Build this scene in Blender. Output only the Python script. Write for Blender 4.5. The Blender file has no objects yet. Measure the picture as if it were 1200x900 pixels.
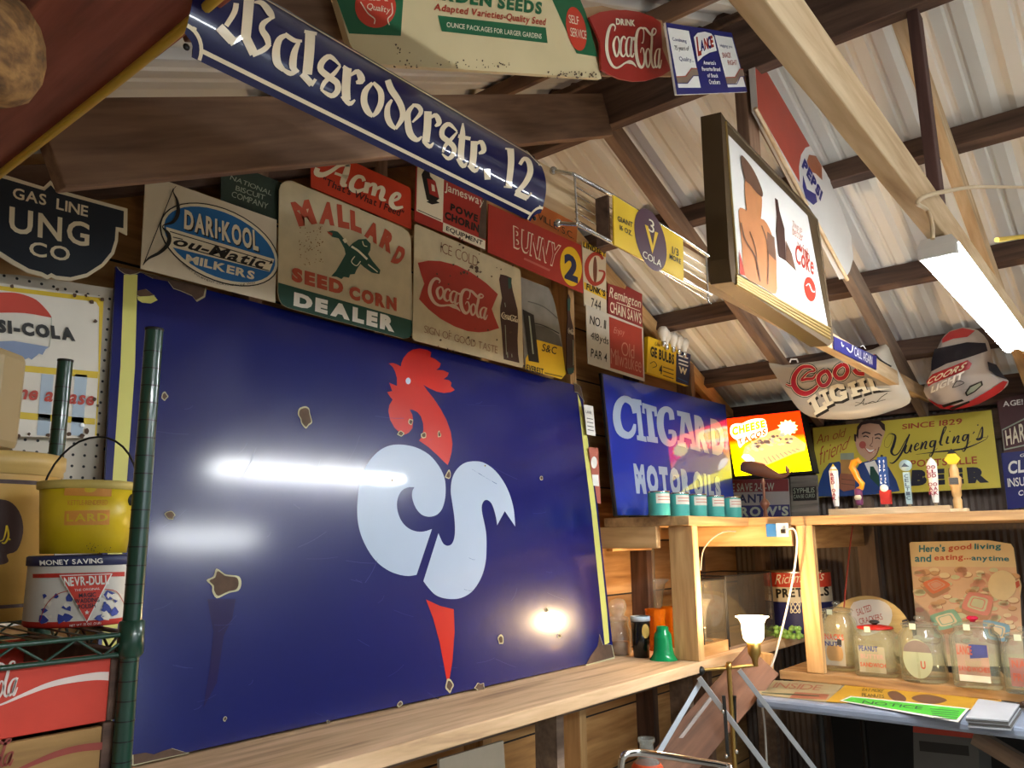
import bpy, bmesh, math, random
from mathutils import Vector, Matrix, geometry
random.seed(7)
SC = bpy.context.scene
COL = SC.collection

# ---------------------------------------------------------------- camera
FPX = 935.0
YAW, PITCH, ROLL = math.radians(39.0), math.radians(11.12), math.radians(-0.75)
EYE = Vector((0, 0, 1.45))
_f = Vector((math.cos(YAW)*math.cos(PITCH), math.sin(YAW)*math.cos(PITCH), math.sin(PITCH)))
_r = Vector((math.sin(YAW), -math.cos(YAW), 0))
_u = _r.cross(_f)
CR = _r*math.cos(ROLL) + _u*math.sin(ROLL)
CU = -_r*math.sin(ROLL) + _u*math.cos(ROLL)
cam = bpy.data.cameras.new('camera')
camo = bpy.data.objects.new('camera', cam)
COL.objects.link(camo)
camo.matrix_world = Matrix(((CR.x, CU.x, -_f.x, EYE.x), (CR.y, CU.y, -_f.y, EYE.y), (CR.z, CU.z, -_f.z, EYE.z), (0, 0, 0, 1)))
cam.sensor_fit = 'HORIZONTAL'
cam.sensor_width = 36.0
cam.lens = 36.0*FPX/1200.0
cam.clip_start = 0.02
SC.camera = camo

# ---------------------------------------------------------------- light and exposure
SC.view_settings.view_transform = 'Standard'
SC.view_settings.look = 'None'
SC.view_settings.gamma = 1.0
SC.view_settings.exposure = 0.75
SC.view_settings.use_curve_mapping = False
WORLD_STRENGTH = 1.3           # overcast daylight through the open side behind the camera
TUBE_STRENGTH = 62.0           # fluorescent tubes
WARM_STRENGTH = 620.0          # added warm bulb, unseen behind the camera
BULB_POWER = 16.0               # small lamp on the bracket
world = bpy.data.worlds.new('daylight')
SC.world = world
world.use_nodes = True
_bg = world.node_tree.nodes['Background']
_bg.inputs[0].default_value = (0.80, 0.90, 1.0, 1)
_bg.inputs[1].default_value = WORLD_STRENGTH
SC.cycles.max_bounces = 8
SC.cycles.transparent_max_bounces = 16

# ---------------------------------------------------------------- geometry of rays and planes
def ray(px, py):
    return CR*((px-600)/FPX) + CU*(-(py-450)/FPX) + _f
def ony(px, py, y):
    d = ray(px, py); return EYE + d*((y-EYE.y)/d.y)
def onx(px, py, x):
    d = ray(px, py); return EYE + d*((x-EYE.x)/d.x)
def onz(px, py, z):
    d = ray(px, py); return EYE + d*((z-EYE.z)/d.z)
def depth(px, py, D):
    return EYE + ray(px, py)*D
class Plane:
    def __init__(s, p, n):
        s.p = Vector(p); s.n = Vector(n).normalized()
        if s.n.dot(s.p-EYE) > 0: s.n = -s.n
    def pt(s, px, py, off=0.0):
        d = ray(px, py)
        t = (s.p-EYE).dot(s.n)/d.dot(s.n)
        return EYE + d*t + s.n*off
def plane_y(y): return Plane((0, y, 0), (0, -1, 0))
def plane_x(x): return Plane((x, 0, 0), (-1, 0, 0))
def plane3(a, b, c): return Plane(a, (Vector(b)-Vector(a)).cross(Vector(c)-Vector(a)))
def ZT(ox, oy, s):
    return lambda pts: [(ox+x/s, oy+y/s) for x, y in pts]

# ---------------------------------------------------------------- materials
def lin(c):
    if isinstance(c, str):
        c = c.lstrip('#'); c = [int(c[i:i+2], 16)/255 for i in (0, 2, 4)]
    return tuple((v/12.92 if v <= .04045 else ((v+.055)/1.055)**2.4) for v in c) + (1.0,)
MATS = {}
def mat(name, col, rough=.6, metal=0.0, coat=0.0, vary=.12, vscale=9.0, bump=0.0, bscale=40., spec=.5, trans=0.0, ior=1.45, emis=None, estr=0.0, alpha=1.0, crough=.06):
    if name in MATS: return MATS[name]
    m = bpy.data.materials.new(name); m.use_nodes = True
    nt = m.node_tree; b = nt.nodes['Principled BSDF']
    c = lin(col)
    b.inputs['Base Color'].default_value = c
    b.inputs['Roughness'].default_value = rough
    b.inputs['Metallic'].default_value = metal
    b.inputs['Coat Weight'].default_value = coat
    b.inputs['Coat Roughness'].default_value = crough
    b.inputs['Specular IOR Level'].default_value = spec
    b.inputs['IOR'].default_value = ior
    b.inputs['Transmission Weight'].default_value = trans
    b.inputs['Alpha'].default_value = alpha
    if emis is not None:
        b.inputs['Emission Color'].default_value = lin(emis); b.inputs['Emission Strength'].default_value = estr
    if vary > 0:
        tc = nt.nodes.new('ShaderNodeTexCoord')
        n = nt.nodes.new('ShaderNodeTexNoise'); n.inputs['Scale'].default_value = vscale; n.inputs['Detail'].default_value = 5
        nt.links.new(tc.outputs['Object'], n.inputs['Vector'])
        mx = nt.nodes.new('ShaderNodeMix'); mx.data_type = 'RGBA'
        mx.inputs['A'].default_value = tuple(v*(1-vary*1.6) for v in c[:3])+(1,)
        mx.inputs['B'].default_value = tuple(min(1, v*(1+vary)) for v in c[:3])+(1,)
        nt.links.new(n.outputs['Fac'], mx.inputs['Factor'])
        nt.links.new(mx.outputs['Result'], b.inputs['Base Color'])
    if bump > 0:
        tc = nt.nodes.new('ShaderNodeTexCoord')
        n2 = nt.nodes.new('ShaderNodeTexNoise'); n2.inputs['Scale'].default_value = bscale; n2.inputs['Detail'].default_value = 4
        nt.links.new(tc.outputs['Object'], n2.inputs['Vector'])
        bp = nt.nodes.new('ShaderNodeBump'); bp.inputs['Strength'].default_value = bump; bp.inputs['Distance'].default_value = .004
        nt.links.new(n2.outputs['Fac'], bp.inputs['Height']); nt.links.new(bp.outputs['Normal'], b.inputs['Normal'])
    MATS[name] = m
    return m
def wood(name, c1, c2, c3=None, axis='X', rough=.75, fine=1.0, planks=0.0, plank_axis='Z', knots=True):
    """grain along one object axis; planks > 0 draws dark joints every so many metres"""
    if name in MATS: return MATS[name]
    m = bpy.data.materials.new(name); m.use_nodes = True
    nt = m.node_tree; b = nt.nodes['Principled BSDF']; N = nt.nodes.new; L = nt.links.new
    b.inputs['Roughness'].default_value = rough
    tc = N('ShaderNodeTexCoord'); oi = N('ShaderNodeObjectInfo')
    add = N('ShaderNodeVectorMath'); add.operation = 'MULTIPLY_ADD'
    L(oi.outputs['Random'], add.inputs[0]); add.inputs[1].default_value = (17, 13, 11); L(tc.outputs['Object'], add.inputs[2])
    mp = N('ShaderNodeMapping'); sc = {'X': (1.3, 14, 14), 'Y': (14, 1.3, 14), 'Z': (14, 14, 1.3)}[axis]
    mp.inputs['Scale'].default_value = tuple(v*fine for v in sc)
    L(add.outputs[0], mp.inputs['Vector'])
    vec = mp.outputs[0]
    if planks > 0:
        sep = N('ShaderNodeSeparateXYZ'); L(tc.outputs['Object'], sep.inputs[0])
        dv = N('ShaderNodeMath'); dv.operation = 'DIVIDE'; L(sep.outputs[plank_axis], dv.inputs[0]); dv.inputs[1].default_value = planks
        fl = N('ShaderNodeMath'); fl.operation = 'FLOOR'; L(dv.outputs[0], fl.inputs[0])
        fr = N('ShaderNodeMath'); fr.operation = 'FRACT'; L(dv.outputs[0], fr.inputs[0])
        va = N('ShaderNodeVectorMath'); va.operation = 'MULTIPLY_ADD'; L(fl.outputs[0], va.inputs[0]); va.inputs[1].default_value = (3.7, 5.1, 7.3); L(vec, va.inputs[2])
        vec = va.outputs[0]
    n1 = N('ShaderNodeTexNoise'); n1.inputs['Scale'].default_value = 1.0; n1.inputs['Detail'].default_value = 6; n1.inputs['Distortion'].default_value = 1.2
    L(vec, n1.inputs['Vector'])
    n2 = N('ShaderNodeTexNoise'); n2.inputs['Scale'].default_value = 5.0; n2.inputs['Detail'].default_value = 3
    L(vec, n2.inputs['Vector'])
    mm = N('ShaderNodeMath'); mm.operation = 'MULTIPLY_ADD'; L(n2.outputs['Fac'], mm.inputs[0]); mm.inputs[1].default_value = .35; L(n1.outputs['Fac'], mm.inputs[2])
    rp = N('ShaderNodeValToRGB'); e = rp.color_ramp.elements
    e[0].position = .42; e[0].color = lin(c2); e[1].position = .86; e[1].color = lin(c1)
    if c3:
        k = rp.color_ramp.elements.new(.62); k.color = lin(c3)
    L(mm.outputs[0], rp.inputs[0])
    out = rp.outputs[0]
    if planks > 0:
        # tone per plank and a dark joint
        wn = N('ShaderNodeTexWhiteNoise'); wn.noise_dimensions = '1D'; L(fl.outputs[0], wn.inputs['W'])
        mr = N('ShaderNodeMapRange'); L(wn.outputs[0], mr.inputs[0]); mr.inputs[3].default_value = .6; mr.inputs[4].default_value = 1.15
        mul = N('ShaderNodeMix'); mul.data_type = 'RGBA'; mul.blend_type = 'MULTIPLY'; mul.inputs['Factor'].default_value = 1
        L(out, mul.inputs['A']); L(mr.outputs[0], mul.inputs['B'])
        lt = N('ShaderNodeMath'); lt.operation = 'LESS_THAN'; L(fr.outputs[0], lt.inputs[0]); lt.inputs[1].default_value = .03
        jm = N('ShaderNodeMix'); jm.data_type = 'RGBA'; L(lt.outputs[0], jm.inputs['Factor']); L(mul.outputs['Result'], jm.inputs['A']); jm.inputs['B'].default_value = (.012, .008, .005, 1)
        out = jm.outputs['Result']
    L(out, b.inputs['Base Color'])
    bp = N('ShaderNodeBump'); bp.inputs['Strength'].default_value = .35; bp.inputs['Distance'].default_value = .003
    L(mm.outputs[0], bp.inputs['Height']); L(bp.outputs['Normal'], b.inputs['Normal'])
    MATS[name] = m
    return m
def thin_glass(name, tint, edge, rough=.03, body=.05):
    """a thin glass wall: lets light through, mirrors it at a slant, tinted more where seen edge-on"""
    if name in MATS: return MATS[name]
    m = bpy.data.materials.new(name); m.use_nodes = True; nt = m.node_tree; N = nt.nodes.new; L = nt.links.new
    for n in list(nt.nodes):
        if n.type != 'OUTPUT_MATERIAL': nt.nodes.remove(n)
    out = nt.nodes['Material Output']
    lw = N('ShaderNodeLayerWeight'); lw.inputs['Blend'].default_value = .22
    mx = N('ShaderNodeMix'); mx.data_type = 'RGBA'; L(lw.outputs['Facing'], mx.inputs['Factor']); mx.inputs['A'].default_value = lin(tint); mx.inputs['B'].default_value = lin(edge)
    tr = N('ShaderNodeBsdfTransparent'); L(mx.outputs['Result'], tr.inputs['Color'])
    gl = N('ShaderNodeBsdfGlossy'); gl.inputs['Roughness'].default_value = rough; gl.inputs['Color'].default_value = (.95, .97, .95, 1)
    lf = N('ShaderNodeLayerWeight'); lf.inputs['Blend'].default_value = .5
    pw = N('ShaderNodeMath'); pw.operation = 'POWER'; L(lf.outputs['Facing'], pw.inputs[0]); pw.inputs[1].default_value = 5
    fr = N('ShaderNodeMath'); fr.operation = 'MULTIPLY_ADD'; L(pw.outputs[0], fr.inputs[0]); fr.inputs[1].default_value = .95; fr.inputs[2].default_value = .045
    ms = N('ShaderNodeMixShader'); L(fr.outputs[0], ms.inputs[0]); L(tr.outputs[0], ms.inputs[1]); L(gl.outputs[0], ms.inputs[2]); df = N('ShaderNodeBsdfDiffuse'); df.inputs['Color'].default_value = lin(edge); m2 = N('ShaderNodeMixShader'); m2.inputs[0].default_value = body; L(ms.outputs[0], m2.inputs[1]); L(df.outputs[0], m2.inputs[2]); L(m2.outputs[0], out.inputs['Surface'])
    MATS[name] = m; return m
def enamel(name, col, vary=.05, rough=.32):
    return mat(name, col, rough=rough, coat=.9, vary=vary, vscale=5)
def paint(name, col, vary=.1, rough=.5):
    return mat(name, col, rough=rough, vary=vary, vscale=14)

# ---------------------------------------------------------------- mesh building
class MB:
    def __init__(s): s.v = []; s.f = []; s.m = []; s.mats = []; s.sm = []
    def mi(s, m):
        if m not in s.mats: s.mats.append(m)
        return s.mats.index(m)
    def add(s, vs, fs, m, smooth=False):
        o = len(s.v); i = s.mi(m)
        s.v += [Vector(v) for v in vs]
        for f in fs:
            s.f.append([o+k for k in f]); s.m.append(i); s.sm.append(smooth)
    def poly(s, pts, m):
        pts = [Vector(p) for p in pts]
        tris = geometry.tessellate_polygon([pts])
        s.add(pts, [t for t in tris if len(set(t)) == 3], m)
    def prism(s, pts, d, m, m2=None):
        """flat outline pts swept by vector d"""
        pts = [Vector(p) for p in pts]; n = len(pts); d = Vector(d)
        tris = geometry.tessellate_polygon([pts])
        s.add(pts, tris, m)
        s.add([p+d for p in pts], [t[::-1] for t in tris], m2 or m)
        s.add(pts+[p+d for p in pts], [(i, (i+1) % n, n+(i+1) % n, n+i) for i in range(n)], m2 or m)
    def box(s, lo, hi, m, bev=0.0):
        (x0, y0, z0), (x1, y1, z1) = lo, hi
        s.obox(((x0+x1)/2, (y0+y1)/2, (z0+z1)/2), (x1-x0, 0, 0), (0, y1-y0, 0), (0, 0, z1-z0), m, bev)
    def obox(s, c, a, b, d, m, bev=0.0):
        c, a, b, d = Vector(c), Vector(a)/2, Vector(b)/2, Vector(d)/2
        if bev <= 0:
            vs = [c+a*i+b*j+d*k for k in (-1, 1) for j in (-1, 1) for i in (-1, 1)]
            s.add(vs, [(0, 2, 3, 1), (4, 5, 7, 6), (0, 1, 5, 4), (2, 6, 7, 3), (0, 4, 6, 2), (1, 3, 7, 5)], m); return
        bm = bmesh.new()
        vs = [bm.verts.new(c+a*i+b*j+d*k) for k in (-1, 1) for j in (-1, 1) for i in (-1, 1)]
        for f in [(0, 2, 3, 1), (4, 5, 7, 6), (0, 1, 5, 4), (2, 6, 7, 3), (0, 4, 6, 2), (1, 3, 7, 5)]: bm.faces.new([vs[i] for i in f])
        bmesh.ops.bevel(bm, geom=bm.edges[:], offset=bev, segments=2, affect='EDGES', profile=.5)
        bm.verts.index_update()
        s.add([v.co.copy() for v in bm.verts], [[v.index for v in f.verts] for f in bm.faces], m); bm.free()
    def tube(s, pts, r, m, n=8, cap=True):
        pts = [Vector(p) for p in pts]; R = r if isinstance(r, (list, tuple)) else [r]*len(pts)
        rings = []; prev = None
        for i, p in enumerate(pts):
            t = (pts[min(i+1, len(pts)-1)]-pts[max(i-1, 0)]).normalized()
            if prev is None:
                a = t.orthogonal().normalized()
            else:
                a = (prev - t*prev.dot(t)); a = a.normalized() if a.length > 1e-6 else t.orthogonal().normalized()
            prev = a; b = t.cross(a)
            rings.append([p+(a*math.cos(2*math.pi*k/n)+b*math.sin(2*math.pi*k/n))*R[i] for k in range(n)])
        vs = [v for ring in rings for v in ring]; fs = []
        for i in range(len(pts)-1):
            for k in range(n):
                fs.append((i*n+k, i*n+(k+1) % n, (i+1)*n+(k+1) % n, (i+1)*n+k))
        s.add(vs, fs, m, True)
        if cap:
            s.add(rings[0], [list(range(n))[::-1]], m); s.add(rings[-1], [list(range(n))], m)
    def lathe(s, prof, c, m, n=24, axis=(0, 0, 1), smooth=True, flute=0, fa=0.0, sq=None):
        """prof: (radius, height) pairs; flute: scalloped rim; sq: (ax, ay, power) for squarish jars"""
        c = Vector(c); z = Vector(axis).normalized(); x = Vector((1, 0, 0)) if abs(z.x) < .9 else Vector((0, 1, 0))
        x = (x - z*x.dot(z)).normalized(); y = z.cross(x)
        vs = []; fs = []
        for r, h in prof:
            for k in range(n):
                a = 2*math.pi*k/n; rr = r*(1+(fa*math.cos(flute*a) if flute else 0))
                ca, sa = math.cos(a), math.sin(a)
                if sq:
                    q = (abs(ca)**sq[2]+abs(sa)**sq[2])**(-1/sq[2]); ca *= q*sq[0]; sa *= q*sq[1]
                vs.append(c+x*(rr*ca)+y*(rr*sa)+z*h)
        for i in range(len(prof)-1):
            for k in range(n): fs.append((i*n+k, i*n+(k+1) % n, (i+1)*n+(k+1) % n, (i+1)*n+k))
        s.add(vs, fs, m, smooth)
    def sphere(s, c, r, m, nu=14, nv=9, sc=(1, 1, 1)):
        c = Vector(c); vs = []; fs = []
        for j in range(nv+1):
            th = math.pi*j/nv
            for k in range(nu):
                a = 2*math.pi*k/nu
                vs.append(c+Vector((r*math.sin(th)*math.cos(a)*sc[0], r*math.sin(th)*math.sin(a)*sc[1], -r*math.cos(th)*sc[2])))
        for j in range(nv):
            for k in range(nu): fs.append((j*nu+k, j*nu+(k+1) % nu, (j+1)*nu+(k+1) % nu, (j+1)*nu+k))
        s.add(vs, fs, m, True)
    def build(s, name, parent=None, kind=None, origin=None):
        me = bpy.data.meshes.new(name)
        o0 = parent.location if parent is not None and origin is None else (Vector(origin) if origin is not None else Vector((0, 0, 0)))
        if parent is not None and parent.parent is not None and origin is None:
            o0 = parent.location + parent.parent.location if parent.type == 'MESH' else o0
        me.from_pydata([v-o0 for v in s.v], [], s.f)
        for m in s.mats: me.materials.append(m)
        for p, i, q in zip(me.polygons, s.m, s.sm): p.material_index = i; p.use_smooth = q
        me.validate(); me.update()
        ob = bpy.data.objects.new(name, me); COL.objects.link(ob)
        if parent is not None: ob.parent = parent
        else: ob.location = o0
        if kind: ob['kind'] = kind
        return ob
def tag(o, label, cat, group=None):
    o['label'] = label; o['category'] = cat
    if group: o['group'] = group
    return o
def thing(name, label, cat, loc, group=None):
    o = bpy.data.objects.new(name, None); COL.objects.link(o); o.empty_display_size = .05
    o.location = Vector(loc)
    return tag(o, label, cat, group)
def board(name, p0, p1, w, t, m, up=(0, 0, 1), bev=.003, label=None, cat='beam', group=None, kind=None, sag=0.0):
    """one timber: local X along it, local Z = up side; w across (Y), t along up"""
    p0, p1 = Vector(p0), Vector(p1); x = (p1-p0).normalized(); z = Vector(up); z = (z-x*z.dot(x)).normalized(); y = z.cross(x)
    L = (p1-p0).length
    b = MB(); b.obox((0, 0, 0), (L, 0, 0), (0, w, 0), (0, 0, t), m, bev)
    o = b.build(name)
    c = (p0+p1)/2
    o.matrix_world = Matrix(((x.x, y.x, z.x, c.x), (x.y, y.y, z.y, c.y), (x.z, y.z, z.z, c.z), (0, 0, 0, 1)))
    if label: tag(o, label, cat, group)
    if kind: o['kind'] = kind
    return o
def spline(pts, k=6, closed=False):
    P = [Vector(p) for p in pts]; n = len(P); out = []
    rng = range(n) if closed else range(n-1)
    for i in rng:
        a, b, c, d = (P[(i-1) % n], P[i], P[(i+1) % n], P[(i+2) % n]) if closed else (P[max(i-1, 0)], P[i], P[i+1], P[min(i+2, n-1)])
        for j in range(k):
            t = j/k
            out.append(.5*((2*b)+(c-a)*t+(2*a-5*b+4*c-d)*t*t+(3*b-a-3*c+d)*t*t*t))
    if not closed: out.append(P[-1])
    return out
def sp2(pts, k=5, closed=False):
    return [(v.x, v.y) for v in spline([(x, y, 0) for x, y in pts], k, closed)]

# ---------------------------------------------------------------- lettering
_GL = {}
def glyph(ch, w):
    key = (ch, w)
    if key in _GL: return _GL[key]
    cu = bpy.data.curves.new('glyph', 'FONT'); cu.body = ch; cu.size = 1; cu.resolution_u = 3; cu.offset = w
    ob = bpy.data.objects.new('glyph', cu); COL.objects.link(ob)
    dg = bpy.context.evaluated_depsgraph_get(); dg.update()
    ev = ob.evaluated_get(dg); me = ev.to_mesh()
    vs = [(v.co.x, v.co.y) for v in me.vertices]; fs = [tuple(p.vertices) for p in me.polygons]
    ev.to_mesh_clear(); bpy.data.objects.remove(ob); bpy.data.curves.remove(cu)
    _GL[key] = (vs, fs)
    return _GL[key]
def layout(txt, w=0.0, sp=.07, shear=0.0):
    X = 0; V = []; F = []
    for ch in txt:
        if ch == ' ': X += .3; continue
        vs, fs = glyph(ch, w)
        if not vs: continue
        x0 = min(v[0] for v in vs); x1 = max(v[0] for v in vs); o = len(V)
        V += [(X+v[0]-x0+v[1]*shear, v[1]) for v in vs]; F += [tuple(o+i for i in f) for f in fs]
        X += x1-x0+sp
    x0 = min(v[0] for v in V); x1 = max(v[0] for v in V); y0 = min(v[1] for v in V); y1 = max(v[1] for v in V)
    return [((v[0]-x0)/(x1-x0), (v[1]-y0)/(y1-y0)) for v in V], F
LAYER = .0007
class Sign:
    """a flat panel on a plane with painted lettering and pictures on its face"""
    def __init__(s, name, label, cat, plane, outline, m, thick=.006, group=None, edge=None, base=None):
        s.pl = plane
        pts = [plane.pt(*p) for p in outline]
        c = sum(pts, Vector())/len(pts)
        low = min(p.z for p in pts)
        s.root = thing(name, label, cat, base if base is not None else (c.x, c.y, low), group)
        b = MB(); b.prism(pts, -plane.n*thick, m, edge)
        s.panel = b.build('panel', s.root)
        s.pts = pts; s.let = MB(); s.art = MB(); s.lines = []; s.bulge = None
    def P(s, p, L):
        q = s.pl.pt(p[0], p[1], LAYER*L)
        return q if s.bulge is None else q + s.pl.n*s.bulge(q)
    def poly(s, pts, m, L=1, to=None):
        to = to or s.art
        if s.bulge is None: to.poly([s.P(p, L) for p in pts], m); return
        P2 = [Vector((p[0], p[1], 0)) for p in pts]
        st = [tuple(P2[i] for i in t) for t in geometry.tessellate_polygon([P2])]
        while st:
            a, b_, c = st.pop()
            e = max(((a-b_).length, 0), ((b_-c).length, 1), ((c-a).length, 2))
            if e[0] > 7:
                if e[1] == 1: a, b_, c = b_, c, a
                elif e[1] == 2: a, b_, c = c, a, b_
                m_ = (a+b_)/2; st += [(a, m_, c), (m_, b_, c)]
            else: to.add([s.P(v, L) for v in (a, b_, c)], [(0, 1, 2)], m)
    def flush(s, name, label=None):
        """what has been painted so far becomes one part"""
        if s.art.v:
            o = s.art.build(name, s.root); s.art = MB()
            if label: o['label'] = label
    def blob(s, pts, m, L=1, k=4): s.poly(sp2(pts, k, True), m, L)
    def ell(s, c, rx, ry, m, L=1, rot=0.0, n=28):
        ca, sa = math.cos(rot), math.sin(rot)
        s.poly([(c[0]+rx*math.cos(t)*ca-ry*math.sin(t)*sa, c[1]+rx*math.cos(t)*sa+ry*math.sin(t)*ca) for t in [2*math.pi*i/n for i in range(n)]], m, L)
    def pen(s, pts, w, m, L=2, k=4, smooth=True, to=None):
        W = w if isinstance(w, (list, tuple)) else [w]*len(pts)
        if smooth and len(pts) > 2:
            q = spline([(p[0], p[1], ww) for p, ww in zip(pts, W)], k)
        else: q = [Vector((p[0], p[1], ww)) for p, ww in zip(pts, W)]
        l = []; r = []
        for i, p in enumerate(q):
            t = (q[min(i+1, len(q)-1)]-q[max(i-1, 0)]); t = Vector((t.x, t.y)); t = t.normalized() if t.length > 1e-9 else Vector((1, 0))
            l.append((p.x-t.y*p.z/2, p.y+t.x*p.z/2)); r.append((p.x+t.y*p.z/2, p.y-t.x*p.z/2))
        vs = [s.P(a, L) for a in l]+[s.P(a, L) for a in r]; n = len(l)
        (to or s.let).add(vs, [(i, i+1, n+i+1, n+i) for i in range(n-1)], m)
    def text(s, txt, bl, br, tl, m, tr=None, L=2, w=0.0, sh=0.0, sp=.07, arc=0.0):
        V, F = layout(txt, w, sp, sh)
        if tr is None: tr = (br[0]+tl[0]-bl[0], br[1]+tl[1]-bl[1])
        A, B, D, Cc = (s.P(p, L) for p in (bl, br, tl, tr))
        up = (D-A)
        vs = [(A*(1-u)+B*u)*(1-v)+(D*(1-u)+Cc*u)*v + up*(arc*4*u*(1-u)) for u, v in V]
        if s.bulge is not None: vs = [v + s.pl.n*s.bulge(v) for v in vs]
        if not (s.lines and (s.lines[-1][0] == txt or (len(txt) == 1 and len(s.lines[-1][2]) == 1))): s.lines.append([txt, MB(), txt])
        s.lines[-1][1].add(vs, F, m)
    def done(s, art='artwork', let='lettering'):
        if s.art.v: s.art.build(art, s.root)
        if s.let.v: s.let.build('script_lettering' if s.lines else let, s.root)
        for _, q, _ in s.lines: q.build('lettering', s.root)
        return s.root

# ---------------------------------------------------------------- common materials
W_DARK = wood('aged dark timber', '#715746', '#35261d', '#563f33')
W_BROWN = wood('brown timber', '#94745a', '#553d2f', '#775a45')
W_GREY = wood('weathered grey timber', '#8a7460', '#54443a', '#6f5c4c')
W_PALE = wood('pale new pine', '#d9c09a', '#a08058', '#c0a27a')
W_PINE = wood('pine lumber', '#d8b07a', '#986f44', '#c0965f')
W_RED = wood('red brown painted timber', '#a8604c', '#6b3527', '#8e4a3a', rough=.6)
W_BENCH = wood('worn bench plank', '#e4c39c', '#8a6c52', '#c8a67e', fine=.8)
W_PLANK = wood('sawn wall planks', '#d9ab70', '#855b34', '#b8884f', planks=.24, fine=.7)
M_STEEL = mat('bright steel', '#c9c9c6', rough=.25, metal=1, vary=.03)
M_IRON = mat('dark iron', '#2a2826', rough=.5, metal=.7)
M_WHITE = paint('white paint', '#e6e3da', vary=.05)
M_BLACK = paint('black paint', '#15130f', vary=.05)
M_CREAM = paint('cream paint', '#e2d6b4', vary=.06)
M_RED = paint('red paint', '#b32a1e')
M_YEL = paint('yellow paint', '#e2b91e')
M_RUST = mat('rusty bare steel', '#5a4638', rough=.85, vary=.35, vscale=40)
M_GLASS = mat('clear glass', '#eef3f0', rough=.03, trans=1, vary=0, ior=1.45)

# ================================================================ THE SETTING
WY, WX = 2.00, 4.50            # plank wall on the left, corrugated wall on the right
RIDGE = 2.28
def zr(x): return 2.22-.41*(x-4.5)
def zl(x): return zr(RIDGE)-.465*(RIDGE-x)
b = MB(); b.box((-4, -6, -.1), (4.7, 2.2, 0), mat('stained concrete floor', '#a39c90', rough=.9, vary=.2, vscale=3, bump=.3)); b.build('floor', kind='structure')
b = MB(); b.box((-40, -40, -.16), (40, 40, -.11), mat('gravel yard', '#8a8577', rough=.95, vary=.3, vscale=20)); b.build('ground', kind='structure')
# left wall: planks up to the roof line
b = MB()
b.prism([(4.6, WY, 0), (4.6, WY, zr(4.6)+.004), (RIDGE, WY, zr(RIDGE)+.004), (-2.6, WY, zl(-2.6)+.004), (-2.6, WY, 0)], (0, .03, 0), W_PLANK)
b.build('wall_left', kind='structure')
# studs of the left wall
for i, (x, m) in enumerate([(-.4, W_DARK), (.3, W_BROWN), (1.22, W_BROWN), (1.68, W_BROWN), (2.2, W_PINE), (2.78, W_PINE), (3.36, W_DARK), (3.92, W_BROWN)]):
    zt = (zr(x) if x > RIDGE else zl(x))-.07
    board('trim_%d' % (i+1), (x, WY-.045, 0), (x, WY-.045, zt), .045, .09, m, up=(0, 1, 0), kind='structure')
board('trim_20', (2.3, WY-.06, zr(2.3)-.10), (4.45, WY-.06, zr(4.45)-.10), .04, .09, W_PINE, up=(0, 0, 1), kind='structure')
board('trim_21', (2.2, WY-.06, zl(2.2)-.10), (-1.5, WY-.06, zl(-1.5)-.10), .04, .09, W_DARK, up=(0, 0, 1), kind='structure')
# right wall: dark corrugated sheet
def corrugated(p0, u, L, h, n_, amp, m, steps):
    p0, u, h, n_ = Vector(p0), Vector(u).normalized(), Vector(h), Vector(n_).normalized()
    q = MB(); vs = []; N = len(steps)
    for d, a in steps:
        vs.append(p0+u*d+n_*(a*amp)); vs.append(p0+u*d+n_*(a*amp)+h)
    q.add(vs, [(2*i, 2*i+2, 2*i+3, 2*i+1) for i in range(N-1)], m)
    return q
st = []; d = 0
while d < 7.4:
    st += [(d, 0), (d+.0075, .5), (d+.015, 1), (d+.0225, .5)]; d += .03
M_CORR = mat('dark brown corrugated sheet', '#655950', rough=.6, vary=.08, metal=.0)
q = corrugated((WX+.03, WY, 0), (0, -1, 0), 7.4, (0, 0, 2.15), (-1, 0, 0), .007, M_CORR, st)
q.build('wall_right', kind='structure')
# boards at the head of the right wall
board('trim_22', (WX-.03, WY-.02, 2.14), (WX-.03, -5, 2.14), .05, .14, W_DARK, up=(0, 0, 1), kind='structure')
board('trim_23', (WX-.02, WY-.02, 1.98), (WX-.02, -5, 1.98), .04, .15, wood('mid brown boards', '#6d5342', '#3f2e25', '#57412f'), up=(0, 0, 1), kind='structure')
for i, y in enumerate((1.80, 1.24)):
    board('trim_%d' % (24+i), (WX-.04, y, 0), (WX-.04, y, 2.06), .09, .06, W_GREY, up=(1, 0, 0), kind='structure')
# roof sheets: ribs running down the slope
def roof_steps(L, pitch=.225):
    s = []; d = 0
    while d < L:
        s += [(d, 0), (d+.020, 1), (d+.045, 1), (d+.065, 0), (d+.105, 0), (d+.112, .35), (d+.122, .35), (d+.13, 0), (d+.165, 0), (d+.172, .35), (d+.182, .35), (d+.19, 0)]; d += pitch
    return s
M_ROOF = mat('galvanised white roof sheet', '#e6e2d8', rough=.5, vary=.06, vscale=2.5)
q = corrugated((RIDGE, WY+.08, zr(RIDGE)), (0, -1, 0), 8, Vector((4.75-RIDGE, 0, zr(4.75)-zr(RIDGE))), (.38, 0, .92), .015, M_ROOF, roof_steps(8)); q.build('ceiling_right', kind='structure')
q = corrugated((RIDGE, WY+.08, zl(RIDGE)), (0, -1, 0), 8, Vector((-3.0-RIDGE, 0, zl(-3.0)-zl(RIDGE))), (-.42, 0, .9), .015, mat('grey roof sheet', '#cfcdc6', rough=.5, vary=.06), roof_steps(8)); q.build('ceiling_left', kind='structure')

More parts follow.
